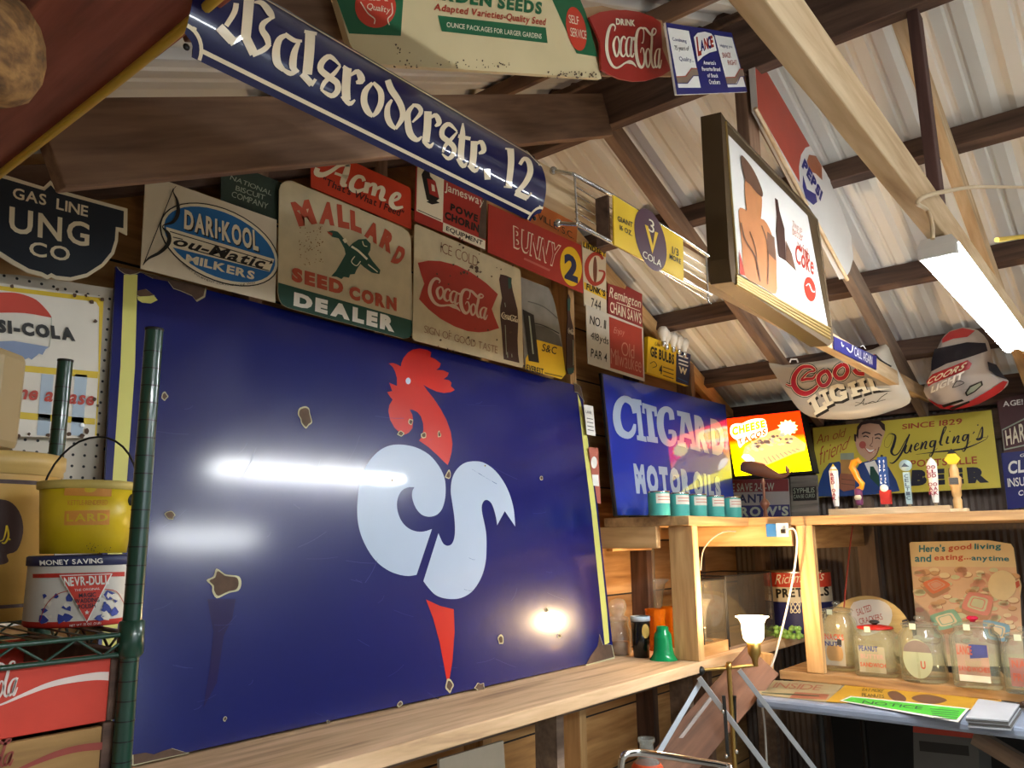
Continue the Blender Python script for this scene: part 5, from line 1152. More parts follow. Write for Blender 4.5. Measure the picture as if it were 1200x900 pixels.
g = MB(); g.prism([c+Vector((-.014, -.019, h*.06)), c+Vector((-.014, .019, h*.06)), c+Vector((-.014, .021, h*.33)), c+Vector((-.014, -.021, h*.33))], (.028, 0, 0), M_RED); g.build('red_base', r)
g = MB(); g.lathe([(0, -.006), (.016, -.006), (.016, .006), (0, .006)], c+Vector((-.012, 0, h*.37)), M_WHITE, 18, axis=(1, 0, 0)); g.build('medallion', r)
V, F = layout('Fat Tire', .03)
for k, dy in enumerate((.010, -.007)):
    g = MB(); g.add([c+Vector((-.0112, dy-.007*(v-.5)*2*-.5, h*(.46+.46*u))) for u, v in V], F, WHITEINK); g.build('lettering', r)
g = MB(); g.lathe([(.006, h*.97), (.005, h*1.02), (0, h*1.03)], c, M_BLACK, 10); g.build('tip', r)
r, c, h = tap(1067, 536, 'pale blue-grey tap handle with round mountain top, fourth from the left', [((-.010, .010), (-.013, .013), .05, .70, .008)], mat('pale blue tap resin', '#9db2b0', rough=.35), flat=True)
g = MB(); g.lathe([(0, -.006), (.024, -.006), (.024, .006), (0, .006)], c+Vector((0, 0, h*.84)), mat('pale blue tap resin', '#9db2b0'), 24, axis=(1, 0, 0)); g.build('round_top', r)
g = MB(); q = c+Vector((-.0066, 0, h*.84)); g.poly([q+Vector((0, .016, -.006)), q+Vector((0, -.016, -.006)), q+Vector((0, -.004, .004)), q+Vector((0, .002, .011))], paint('slate grey', '#4a5560')); g.build('mountain_mark', r)
letters(c, h, 'CELTIC', .0085, h*.66, 0, paint('slate grey', '#4a5560'), h*.09, r)
r, c, h = tap(1098, 535, 'white faceted tap handle with doubled red lettering, fifth from the left', OAK, M_TW, 'oct')
for dy in (.009, -.009): letters(c, h, 'OLD OAK', .0205, h*.82, dy, M_OAK, h*.088, r)
c = onx(1124, 603, TB+.03); c.z = SZ+.0005; h = onx(1124, 530, TB+.03).z-c.z
r = thing('wooden_tap', 'turned pale wooden tap with yellow diamond top on its own base', 'tap handle', c)
g = MB(); g.box((c.x-.025, c.y-.035, c.z), (c.x+.025, c.y+.035, c.z+.014), W_PALE, .003); g.build('base', r)
g = MB(); g.lathe([(.016, .0141), (.017, h*.2), (.013, h*.24), (.018, h*.28), (.019, h*.42), (.024, h*.45), (.024, h*.58), (.017, h*.6), (.017, h*.72), (.012, h*.76), (.012, h*.8), (0, h*.8)], c, mat('turned maple', '#c79c63', rough=.4, vary=.15, vscale=20), 14); g.build('handle', r)
g = MB(); q = c+Vector((0, 0, h*.89)); g.prism([q+Vector((-.006, .030, 0)), q+Vector((-.006, .012, .022)), q+Vector((-.006, -.012, .022)), q+Vector((-.006, -.030, 0)), q+Vector((-.006, -.012, -.022)), q+Vector((-.006, .012, -.022))], (.012, 0, 0), M_YEL); g.build('yellow_badge', r)
g = MB(); g.prism([q+Vector((-.007, .016, .024)), q+Vector((-.007, -.016, .024)), q+Vector((-.007, 0, .042))], (.014, 0, 0), M_IRON); g.build('peak', r)
g = MB(); g.box((c.x-.0255, c.y-.016, c.z+h*.46), (c.x-.022, c.y+.016, c.z+h*.57), M_STEEL); g.build('plate', r)

# ================================================================ BENCH, TABLE AND THEIR THINGS
BZ = .979
r = thing('workbench', 'long worn plank workbench along the wall under the big blue sign', 'workbench', (1.8, 1.7, 0))
g = MB(); g.box((.63, BY, BZ-.042), (4.22, 1.88, BZ), W_BENCH, .004); g.build('bench_top', r)
for x in (.66, 1.28, 2.26, 3.2, 4.1):
    g = MB(); g.box((x, 1.66, 0), (x+.04, 1.75, BZ-.0425), W_GREY); g.build('leg', r)
g = MB(); g.box((.63, 1.76, BZ-.14), (4.22, 1.80, BZ-.0425), W_GREY); g.build('rail', r)
def upright(name, x0, x1, y0, y1, z0_, z1_, m, label):
    o = board(name, ((x0+x1)/2, (y0+y1)/2, z0_), ((x0+x1)/2, (y0+y1)/2, z1_), abs(y1-y0), abs(x1-x0), m, up=(1, 0, 0), label=label, cat='post'); return o
x0 = ony(815.5, 700, BY).x; x1 = ony(820.5, 700, BY).x+.012; y1 = onx(787, 700, x0).y
upright('shelf_post', x0, x1, BY, y1, BZ+.0005, SZ-.039, W_PINE, 'pine corner post standing on the bench under the upper shelf')
ya, yb = onx(955, 700, SX).y, onx(939, 700, SX).y
upright('shelf_post', SX, SX+.04, ya-.012, yb, .886, SZ-.039, W_PINE, 'slender pine post standing on the jar shelf, white cord beside it')
# far low shelf for the jars, and the folding table under it
JZ = .885
o = board('jar_shelf', (SX+.17, 1.40, JZ-.018), (SX+.17, -.6, JZ-.018), .34, .035, W_SH, label='low pine shelf holding the row of glass jars', cat='shelf')
TZ2 = .846; TX = onz(1000, 830, TZ2).x; ty = onz(882, 818, TZ2).y
r = thing('folding_table', 'grey plastic folding table in front of the low jar shelf', 'table', (TX+.38, .4, 0))
M_TAB = mat('grey blue plastic', '#8b95a6', rough=.45, vary=.04, bump=.1, bscale=120)
g = MB(); g.box((TX, -.5, TZ2-.038), (TX+.76, ty, TZ2), M_TAB, .012); g.build('table_top', r)
for x in (TX+.12, TX+.64):
    for y in (-.35, ty-.2):
        g = MB(); g.tube([(x, y, .0), (x, y, TZ2-.0385)], .0125, M_IRON, 10); g.build('leg', r)
for y in (-.35, ty-.2):
    g = MB(); g.tube([(TX+.12, y, .25), (TX+.64, y, .25)], .010, M_IRON, 8); g.build('brace', r)
# papers on the table
def sheet(name, label, outline, m, z, th=.0015, cat='sheet', dome=None):
    s = Sign(name, label, cat, Plane((0, 0, z), (0, 0, 1)), outline, m, th); return s
s = sheet('printed_sheet', 'old faded printed sheet lying at the left end of the grey table', [(884, 813), (905, 797), (989, 801), (971, 823)], paint('faded print paper', '#a89c78', vary=.25), TZ2+.0025)
s.text('INSIDE', (905, 806), (960, 809.5), (910, 800), paint('faded red print', '#9a5a44')); s.poly([(925, 818), (968, 820), (972, 814), (932, 811)], paint('faded red print', '#9a5a44')); s.pen([(893, 812), (960, 816)], 1, GB, smooth=False); s.done()
s = sheet('yellow_poster', 'golden yellow poster lying half under the jar shelf', [(968, 822), (990, 803), (1175, 819), (1166, 833)], paint('golden poster', '#c89a2a', vary=.12), TZ2+.0045)
s.text('EAT MORE', (1010, 810), (1034, 812), (1012, 806.5), INK); s.text('PEANUTS', (1010, 816.5), (1036, 818.5), (1010, 812.5), INK)
for q in ([(1040, 812), (1050, 810), (1062, 818), (1058, 823), (1046, 820)], [(1068, 818), (1080, 814), (1098, 816), (1110, 821), (1095, 825), (1078, 823)]): s.poly(sp2(q, 3, True), paint('brown poster print', '#6f4a36', vary=.3))
s.flush('printed_nuts'); s.done()
s = sheet('green_leaflet', 'bright green leaflet with white edge at the front of the grey table', [(984, 821), (997, 815.5), (1136, 830), (1123, 846)], WHITEINK, TZ2+.0065)
s.poly([(988, 821), (998, 817), (1132, 831), (1121, 843.5)], paint('bright green print', '#4fc43c', vary=.1))
s.flush('green_panel')
for k in range(5): s.pen([(1090+k*1, 831+k*2.6), (1124-k*.6, 834+k*2.4)], .7, GB, 2, smooth=False)
s.text('NOTICE', (1010, 824.5), (1080, 832), (1012, 821), GB); s.done()
r = thing('paper_stack', 'small stack of folded grey papers at the right of the table', 'papers', onz(1160, 840, TZ2))
pl = Plane((0, 0, TZ2), (0, 0, 1)); a, b_, c_, d_ = [onz(*p, TZ2+.001) for p in ((1133, 852), (1183, 856), (1196, 836), (1148, 829))]
for k in range(5):
    g = MB(); off = Vector((random.uniform(-.006, .006), random.uniform(-.006, .006), .0065*k)); g.prism([p+off for p in (a, b_, c_, d_)], (0, 0, .0045), mat('newsprint %d' % (k % 2), ('#aeb0b4', '#5d5a56')[k % 2], rough=.8)); g.build('sheet', r)
r = thing('scrap_metal', 'dark tangled scrap lying at the right end of the table', 'scrap', onz(1190, 836, TZ2))
g = MB(); q = onz(1192, 832, TZ2+.001)
for k in range(4): g.tube([q+Vector((-.03, .02-.02*k, .008+.009*k)), q+Vector((.02, -.02*k, .01+.012*k)), q+Vector((.05, -.03-.02*k, .008+.006*k))], .007, M_RUST, 7)
g.build('scrap', r)
# under the table
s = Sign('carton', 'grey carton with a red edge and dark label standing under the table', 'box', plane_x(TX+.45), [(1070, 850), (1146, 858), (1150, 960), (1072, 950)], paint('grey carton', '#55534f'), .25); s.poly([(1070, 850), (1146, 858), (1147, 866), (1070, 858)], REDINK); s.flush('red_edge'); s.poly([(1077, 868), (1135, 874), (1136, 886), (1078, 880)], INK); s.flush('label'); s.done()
board('brace_board', onx(1142, 862, TX+.3), onx(1215, 905, TX+.25), .03, .06, W_GREY, label='thin grey brace board sloping under the table', cat='board')

# ---- glassware on the bench, left of the post
def shell(prof, t=.0025):
    """closed glass wall: up the outside, down the inside"""
    inn = [(max(0, rr-t), z+(t if i == 0 else 0)) for i, (rr, z) in enumerate(prof)]
    return [(0, prof[0][1])]+prof+inn[::-1]+[(0, prof[0][1]+t)]
def foot(px, py, z): return onz(px, py, z)
M_PAMB = thin_glass('amber glass', '#fbd070', '#d98a1c', body=.35)
M_CLR = thin_glass('clear pressed glass', '#fdfdfc', '#dfe3dc', body=.10)
BZ0 = BZ+.0006
c = foot(726, 767, BZ0); k = 3.5/935
r = thing('candy_jar', 'clear ribbed jar with a ball-shaped stopper, left of the dark glass', 'jar', c)
g = MB(); g.lathe(shell([(k*12, 0), (k*13.5, .012), (k*13.5, k*26), (k*11, k*31), (k*11, k*36)]), c, M_CLR, 24, flute=12, fa=.02); g.build('body', r)
g = MB(); g.lathe([(0, k*36.3), (k*12, k*36.3), (k*11, k*40), (k*6, k*42), (k*9.5, k*48), (k*10, k*53), (k*7.5, k*59), (0, k*61)], c, M_CLR, 20); g.build('stopper', r)
g = MB(); g.lathe([(0, .004), (k*11.5, .004), (k*11.5, k*14), (0, k*15)], c, paint('brown sweets', '#a8743f', vary=.4), 18); g.build('filling', r)
c = foot(752, 770, BZ0)
r = thing('beer_glass', 'dark pint glass with pale rim and a gold oval label', 'glass', c)
g = MB(); g.lathe(shell([(k*8.5, 0), (k*9.5, k*15), (k*10.5, k*38)]), c, mat('black glass print', '#151412', rough=.15, vary=.05), 22); g.build('body', r)
g = MB(); g.lathe([(k*10.4, k*38), (k*10.9, k*38), (k*10.9, k*43), (k*10.2, k*43)], c, paint('pale rim', '#b9c6cf'), 22); g.build('rim', r)
fd = Vector((-.80, -.6, 0)).normalized(); sd = Vector((.6, -.8, 0)).normalized()
g = MB(); q = c+fd*(k*10.4)+sd*(k*4.2)+Vector((0, 0, k*28)); g.poly([q+sd*(k*4*math.cos(t))+fd*(-k*.9*(math.cos(t)>0))+Vector((0, 0, k*7.5*math.sin(t))) for t in [6.2832*i/20 for i in range(20)]], paint('gold label', '#c0a04a')); g.build('label', r)
def tumbler(px, py, lab):
    c = foot(px, py, BZ0); r = thing('amber_glass', lab, 'glass', c, 'amber glasses by the post')
    g = MB(); g.lathe(shell([(k*9, 0), (k*9.5, .004), (k*8.5, k*8), (k*11.5, k*18), (k*10.5, k*34), (k*12, k*46)], .003), c, M_PAMB, 28, flute=9, fa=.05); g.build('body', r)
tumbler(770, 762, 'amber fluted glass between the dark glass and the post'); tumbler(789, 758, 'amber fluted glass half hidden behind the pine post')
c = onz(773, 752, BZ0); kk = 3.75/935
r = thing('trumpet_vase', 'tall clear trumpet glass vase behind the amber glasses', 'vase', c)
g = MB(); g.lathe(shell([(kk*13, 0), (kk*12, .005), (kk*3, .014), (kk*3, kk*20), (kk*4.5, kk*36), (kk*7, kk*55), (kk*10, kk*66), (kk*15.5, kk*71)], .002), c, M_CLR, 24); g.build('body', r)
c = onz(781, 750, BZ0); c.y += .06; r = thing('bud_vase', 'slim clear glass tube vase rising behind the trumpet vase', 'vase', c)
g = MB(); g.lathe(shell([(kk*6, 0), (kk*4, .01), (kk*3.5, kk*60), (kk*4, kk*108)], .002), c, M_CLR, 16); g.build('body', r)
c = foot(778, 773, BZ0)
r = thing('green_bell', 'shiny green bell shaped glass shade standing on the bench by the post', 'glass shade', c)
g = MB(); g.lathe([(k*15, 0), (k*13.5, k*2), (k*11.2, k*6), (k*10, k*12), (k*9.6, k*22), (k*9, k*26.5), (k*6.5, k*29.5), (k*6.2, k*34), (k*5.6, k*34), (k*5.8, k*29), (k*8.4, k*26), (k*9, k*21), (k*9.4, k*12), (k*10.6, k*6), (k*14, 0)], c, mat('emerald glass', '#0e8a4e', rough=.12, vary=.04), 28); g.build('shade', r)

# ---- display cases right of the post
SM = thin_glass('smoky clear panel', '#f3f0ea', '#d5d0c6', body=.02)
def case(lab, xa, xb, ya, yb, z1_, wood_base):
    r = thing('display_case', lab, 'display case', ((xa+xb)/2, (ya+yb)/2, BZ0))
    g = MB(); g.box((xa, ya, BZ0), (xb, yb, BZ0+wood_base), W_GREY if wood_base < .03 else W_PINE); g.build('base', r)
    z = BZ0+wood_base+.0005; t = .004
    for lo, hi in (((xa, ya, z), (xb, ya+t, z1_)), ((xa, yb-t, z), (xb, yb, z1_)), ((xa, ya+t, z), (xa+t, yb-t, z1_)), ((xb-t, ya+t, z), (xb, yb-t, z1_)), ((xa, ya, z1_), (xb, yb, z1_+t))):
        g = MB(); g.box(lo, hi, SM); g.build('panel', r)
    for x in (xa, xb):
        for y in (ya, yb): g = MB(); g.tube([(x, y, z), (x, y, z1_+t)], .0035, M_IRON, 6); g.build('edge', r)
    for p, q in (((xa, ya), (xb, ya)), ((xa, yb), (xb, yb)), ((xa, ya), (xa, yb)), ((xb, ya), (xb, yb))):
        g = MB(); g.tube([(*p, z1_+t), (*q, z1_+t)], .0035, M_IRON, 6); g.build('edge', r)
    return r
cy = 1.535
xa, xb, xc = ony(822, 700, cy).x, ony(850, 700, cy).x, ony(905, 700, cy).x
zt = ony(850, 679, cy).z; zt2 = ony(903, 671, cy).z
case('small framed smoky case on a pine base just right of the corner post', max(xa, x1+.006), xb, cy, cy+.10, zt, .045)
case('larger smoky clear display case nearest the brown can', xb+.012, xc, cy, cy+.26, zt2, .012)
c = Vector(((max(xa, x1+.006)+xb)/2, cy+.05, BZ0+.0465)); kk = 3.6/935
r = thing('trumpet_glass', 'clear trumpet glass standing inside the small smoky case', 'glass', c)
g = MB(); g.lathe(shell([(kk*9, 0), (kk*8, .004), (kk*2, .01), (kk*2, kk*22), (kk*4, kk*34), (kk*8, kk*43), (kk*12, kk*45)], .002), c, M_CLR, 22); g.build('body', r)
# ---- big pretzel can and grapes
c = onz(936, 738, BZ0); c = Vector((4.24, 1.70, BZ0)); d = ray(936, 705); c.y = d.y*(c.x/d.x); 
R_ = (4.24*1.02/935)*32*1.12
r = thing('pretzel_can', 'big round pretzel can with orange, cream and navy bands behind the slender post', 'can', c)
H_ = onx(936, 668, 4.24).z-BZ0
g = MB()
for z0_, z1_, m in ((0, .50, paint('navy can paint', '#1f2458')), (.50, .74, paint('cream can paint', '#cfc6ac')), (.74, .97, paint('orange red can paint', '#c2402a')), (.97, 1.0, M_STEEL)): g.lathe([(R_, z0_*H_), (R_, z1_*H_)], c, m, 36)
g.lathe([(0, 0), (R_, 0)], c, M_STEEL, 36); g.build('body', r)
g = MB(); g.lathe([(R_+.002, H_*.985), (R_+.002, H_), (0, H_+.004)], c, M_STEEL, 36); g.build('lid', r)
class CylPlane:
    def __init__(s, c, r0, r1=None, h=1): s.c = Vector(c); s.r0 = r0; s.r1 = r0 if r1 is None else r1; s.h = h; s.n = Vector((-1, 0, 0))
    def pt(s, px, py, off=0.0):
        d = ray(px, py); o = EYE-s.c; k = (s.r1-s.r0)/s.h; R0 = s.r0+off
        # |o_xy + t d_xy| = R0 + k (o_z + t d_z)
        A = d.x*d.x+d.y*d.y-(k*d.z)**2; q = R0+k*o.z; B = 2*(o.x*d.x+o.y*d.y)-2*q*k*d.z; C = o.x*o.x+o.y*o.y-q*q
        D = B*B-4*A*C
        t = (-B-math.sqrt(D))/(2*A) if D > 0 else -B/(2*A)
        return EYE+d*t
class CylArt(Curved):
    def __init__(s, root, cp): Curved.__init__(s, root, cp, lambda q: 0.0)
    def text(s, txt, bl, br, tl, m, tr=None, L=2, w=0.0, sh=0.0, sp=.07, arc=0.0):
        V, F = layout(txt, w, sp, sh)
        if tr is None: tr = (br[0]+tl[0]-bl[0], br[1]+tl[1]-bl[1])
        vs = []
        for u, v in V:
            px = (bl[0]*(1-u)+br[0]*u)*(1-v)+(tl[0]*(1-u)+tr[0]*u)*v; py = (bl[1]*(1-u)+br[1]*u)*(1-v)+(tl[1]*(1-u)+tr[1]*u)*v - arc*4*u*(1-u)
            vs.append(s.P((px, py), L))
        if not (s.lines and s.lines[-1][0] == txt): s.lines.append([txt, MB(), txt])
        s.lines[-1][1].add(vs, F, m)
s = CylArt(r, CylPlane(c, R_))
p5 = ZT(920, 590, 4.286)
s.text("Richmond's", (908, 685), (966, 680), (908, 673), CREAMINK, sh=.3); s.text('PRETZELS', (910, 701), (972, 698), (909, 690), INK, w=.04)
for cx, cy_ in ((932, 712), (956, 714), (962, 722)):
    s.pen([(cx+7*math.sin(2*t)*.8, cy_+7*math.cos(3*t)*.9) for t in [6.2832*i/24 for i in range(25)]], 1.1, CREAMINK, 2, 2)
s.done()
r = thing('grape_bunch', 'bunch of pale green plastic grapes lying at the end of the bench', 'grapes', onz(922, 741, BZ0))
rn = random.Random(5); q = onz(921, 748, BZ0)+Vector((.0, 0, .012)); gm = mat('green grape', '#86b35a', rough=.3, vary=.2, vscale=30)
for k in range(34):
    p = q+Vector((rn.uniform(-.03, .03), rn.uniform(-.07, .06), rn.choice((0, 0, .018, .034)))); g = MB(); g.sphere(p, .0125, gm, 10, 7); g.build('grape', r)

# ---- lamp on its brass stand, glowing
LD = 3.10
def L3(px, py, D=LD): return depth(px, py, D)
BRASS = mat('dull brass', '#a8884a', rough=.35, metal=.85, vary=.08)
base = L3(853, 905); 
r = thing('bracket_lamp', 'small lit lamp with frosted flared shade on a brass arm and rod', 'lamp', (base.x, base.y, 0))
g = MB(); g.tube([(L3(854, 780).x, L3(854, 780).y, L3(854, 776).z), (L3(854, 780).x, L3(854, 780).y, 0.02)], .0095, BRASS, 12); g.lathe([(0, 0), (.11, 0), (.11, .012), (.02, .02)], (L3(854, 780).x, L3(854, 780).y, 0), BRASS, 28); g.build('rod', r)
g = MB(); g.tube([L3(822, 785), L3(853, 783), L3(888, 779)], .0065, BRASS, 10); g.sphere(L3(854, 781), .014, BRASS, 12, 8); g.build('arm', r)
g = MB(); g.sphere(L3(821, 786), .018, M_BLACK, 12, 8); g.build('knob', r)
lc = L3(885, 778); u_ = LD/935
g = MB(); g.lathe([(0, -u_*3), (u_*3, -u_*2), (u_*4, u_*6), (u_*7.5, u_*12), (u_*8, u_*24), (u_*6, u_*25)], lc, BRASS, 20); g.build('socket', r)
LAMP = Vector((lc.x, lc.y, lc.z+u_*36))
M_SHADE = bpy.data.materials.new('frosted glowing shade'); M_SHADE.use_nodes = True
_b = M_SHADE.node_tree.nodes['Principled BSDF']; _b.inputs['Base Color'].default_value = (1, .93, .8, 1); _b.inputs['Roughness'].default_value = .4; _b.inputs['Emission Color'].default_value = (1, .72, .38, 1); _b.inputs['Emission Strength'].default_value = 4
g = MB(); sh_ = [(u_*9, u_*25), (u_*12, u_*29), (u_*13, u_*37), (u_*13.5, u_*46), (u_*16, u_*51), (u_*19.5, u_*53.5)]
g.lathe(sh_+[(a_-.002, b_) for a_, b_ in sh_[::-1]], lc, M_SHADE, 32, flute=8, fa=.03); g.build('shade', r)
lt = bpy.data.lights.new('lamp_bulb', 'POINT'); lt.energy = BULB_POWER; lt.color = (1, .68, .36); lt.shadow_soft_size = .03
lo = bpy.data.objects.new('lamp_bulb', lt); COL.objects.link(lo); lo.parent = r; lo.location = Vector((lc.x, lc.y, lc.z+u_*60))-r.location

# ---- aluminium easel, leaning plank, chrome frame below
r = thing('folding_easel', 'silver aluminium folding easel legs crossing below the lamp', 'easel', L3(860, 900, 3.1)*1.0)
ALU = mat('brushed aluminium', '#b9bcbf', rough=.35, metal=.9, vary=.04)
def bar(p0, p1, w, D0, D1, m=ALU, nm='leg'):
    a, b_ = L3(*p0, D0-.13), L3(*p1, D1-.13); x = (b_-a); g = MB(); up = _f; y = x.cross(up).normalized(); g.obox((a+b_)/2, x, y*w, up.normalized()*.008, m, .001); g.build(nm, r)
bar((822, 797), (770, 885), .020, 3.18, 3.05); bar((819, 794), (910, 915), .020, 3.16, 3.0); bar((866, 785), (958, 906), .018, 3.12, 3.0); bar((833, 818), (778, 890), .014, 3.22, 3.2, mat('white strip', '#c9bdb4', rough=.5), 'strut')
bar((848, 815), (853, 886), .012, 3.10, 3.08, M_BLACK, 'bracket'); bar((861, 815), (862, 884), .010, 3.20, 3.20, M_BLACK, 'bracket')
for p in ((847, 834), (851, 886), (863, 881)):
    g = MB(); g.sphere(L3(*p, 2.93), .008, M_STEEL, 10, 6); g.build('wing_nut', r)
pb = [L3(893, 774, 3.28), L3(762, 925, 2.98)]
board('leaning_plank', pb[1], pb[0], .16, .035, wood('reddish plank', '#8a6148', '#5a3c2c', '#75503a'), up=(-.6, -.5, .3), label='wide reddish brown plank leaning behind the easel legs', cat='plank')
board('offcut_board', onx(898, 800, 3.48), onx(898, 765, 3.48), .055, .03, W_PINE, up=(1, 0, 0), label='short pine offcut standing beside the lamp at the table end', cat='board')
r = thing('chrome_frame', 'bent chrome tube frame at the lower edge of the picture', 'frame', L3(790, 930, 2.3))
CH = mat('chrome tube', '#d6d6d6', rough=.08, metal=1, vary=0)
g = MB(); g.tube(spline([L3(727, 960, 2.2), L3(728, 900, 2.2), L3(731, 886, 2.2), L3(742, 882, 2.22), L3(760, 883, 2.25), L3(800, 889, 2.35), L3(848, 897, 2.5), L3(856, 905, 2.5), L3(857, 960, 2.5)], 5), .010, CH, 12); g.build('tube', r)
r = thing('glass_bottle', 'clear glass bottle neck with an orange label behind the chrome tube', 'bottle', L3(760, 935, 2.45))
g = MB(); cc = L3(760, 930, 2.45); kk = 2.45/935; g.lathe(shell([(kk*20, 0), (kk*21, kk*10), (kk*18, kk*30), (kk*9, kk*42), (kk*8, kk*55), (kk*10, kk*58), (kk*10, kk*61)], .0022), cc, M_CLR, 22); g.build('body', r)
g = MB(); g.lathe([(kk*21.3, kk*6), (kk*18.6, kk*29.5), (kk*15.5, kk*34)], cc, paint('orange label', '#d8542a'), 22); g.build('label', r)
s = Sign('white_panel', 'off-white board leaning under the bench on the planks', 'board', plane_y(1.80), [(515, 890), (590, 868), (596, 960), (516, 960)], paint('off white board', '#b8ad98'), .01); s.done()

# ---- outlet, plug and cords
a = onx(900, 614, SX-.002); b_ = onx(914, 629, SX-.002)
r = thing('outlet_box', 'blue outlet box with white cover on the apron under the shelf', 'outlet', ((SX-.02), (a.y+b_.y)/2, b_.z))
g = MB(); g.box((SX-.032, b_.y, b_.z), (SX-.0005, a.y, a.z), mat('blue plastic box', '#2f6fae', rough=.5), .003); g.build('box', r)
e_ = onx(925, 628, SX-.03); g = MB(); g.box((SX-.040, e_.y, b_.z-.001), (SX-.030, b_.y, a.z+.002), M_WHITE, .002); g.build('cover', r)
g = MB(); g.box((SX-.060, e_.y+.010, b_.z+.014), (SX-.0405, e_.y+.026, b_.z+.032), M_BLACK, .002); g.build('socket', r)
CORD = mat('white cord', '#dcd9d0', rough=.5, vary=.03)
def cord(name, label, pts, rad, m=CORD, cat='cord'):
    P = spline(pts, 6); o = Vector((sum(p.x for p in P)/len(P), sum(p.y for p in P)/len(P), min(p.z for p in P)))
    g = MB(); g.tube(P, rad, m, 8); ob = g.build(name, origin=o); return tag(ob, label, cat)
cord('power_cord', 'white power cord looping from the blue outlet down past the table', [onx(922, 621, SX-.065), onx(930, 620, SX-.075), onx(934, 632, SX-.07), onx(932, 660, SX-.07), onx(925, 700, SX-.07), onx(917, 735, SX-.08), onx(908, 770, SX-.10), L3(898, 795, 3.38), L3(892, 815, 3.36), L3(896, 850, 3.34), L3(899, 905, 3.32)], .0045)
cord('thin_cord', 'thin grey cord arching from under the shelf down to the smoky case', [ony(862, 623, 1.53), ony(850, 623, 1.53), ony(836, 630, 1.54), ony(824, 645, 1.56), ony(821, 668, 1.55)], .003, mat('grey cord', '#b0a690', rough=.6))
cord('red_cord', 'thin red cord hanging from the upper shelf behind the round tray', [onx(999, 616, 3.9), onx(995, 650, 3.9), onx(991, 690, 3.9), onx(989, 712, 3.9)], .0035, mat('red cord', '#a8402f', rough=.6))
ty_ = .32
cord('cream_cable', 'cream cord running from the lamp end to the right edge', [ony(1093, 280, .295), ony(1092, 262, .295), ony(1086, 246, .31), ony(1075, 238, .305), ony(1085, 230, .295), ony(1110, 224, .28), ony(1150, 219, .26), ony(1215, 220, .22)], .0045, mat('cream cord', '#d6bf9a', rough=.5))
cord('yellow_plug_cord', 'yellow plug and cord at the right edge above the fluorescent lamp', [ony(1168, 281, .24), ony(1185, 279, .23), ony(1215, 275, .22)], .006, mat('yellow plastic', '#d8b23c', rough=.5))

# ---- things on the jar shelf
s = Sign('round_tray', 'round tan tray with a white printed label leaning behind the jars', 'tray', plane3((3.96, 1.2, JZ), (3.96, .8, JZ), (4.06, 1.2, JZ+.4)), [(1015+55*math.cos(t)*1.0, 752+54*math.sin(t)) for t in [6.2832*i/40 for i in range(40)]], wood('tan tray', '#cbb072', '#a98b50', axis='Y'), .008)
s.poly(sp2([(1000, 706), (1030, 703), (1045, 715), (1040, 735), (1010, 745), (998, 725)], 3, True), PW); s.text('SALTED', (1005, 722), (1022, 716), (1003, 714), REDINK); s.text('CRACKERS', (1008, 732), (1035, 726), (1006, 725), REDINK)
tray_low = min(v.z for v in s.pts); s.poly([(1057, 727), (1063, 725), (1066, 734), (1058, 736)], NI); s.flush('printed_patch'); s.done()
W6 = ZT(1040, 620, 7.5)
s = Sign('card_poster', 'cream cardboard poster of tinned food leaning behind the jars', 'poster', plane3((4.14, .9, JZ), (4.14, .5, JZ), (4.27, .9, JZ+.45)), W6([(192, 128), (205, 114), (500, 108), (830, 97), (900, 100), (1085, 130), (1108, 165), (1132, 330), (1138, 400), (1168, 455), (1178, 500), (1170, 560), (1162, 620), (1205, 1210), (275, 1200), (250, 800)]), paint('cream card', '#e2cfa2', vary=.05), .003)
TE = paint('teal print', '#2f7f93'); PK = paint('salmon print', '#c8604a')
for t, q, m in (('Here\'s', [(278, 205), (508, 200), (278, 140)], TE), ('good', [(535, 205), (738, 192), (535, 140)], PK), ('living', [(765, 195), (998, 190), (765, 128)], TE), ('and', [(242, 290), (385, 290), (242, 225)], TE), ('eating...', [(412, 292), (735, 282), (412, 230)], PK), ('anytime', [(740, 290), (1070, 298), (738, 232)], TE)):
    s.text(t, *W6(q), m, w=.025)
rn = random.Random(11); cols = [paint('biscuit tan print', '#d9b083'), paint('pale rose print', '#dba58c'), paint('cream print', '#ecdcb4'), paint('pale mint print', '#cfd2a8')]
s.poly(W6([(212, 330), (1128, 335), (1140, 400), (1168, 600), (1195, 1100), (268, 1100), (242, 640)]), paint('pale biscuit print', '#e0c09c', vary=.1), .6)
for k in range(150):
    u, v = rn.uniform(255, 1115), 360+640*k/150+rn.uniform(-8, 8); rx = rn.uniform(38, 58)
    zell(s, W6, (u, v), rx, rx*.55, 0, cols[1] if k % 2 else paint('shadow brown print', '#b98e6c'), 1); zell(s, W6, (u-3, v-6), rx*.9, rx*.45, 0, cols[k % 4], 1.5)
s.flush('printed_food')
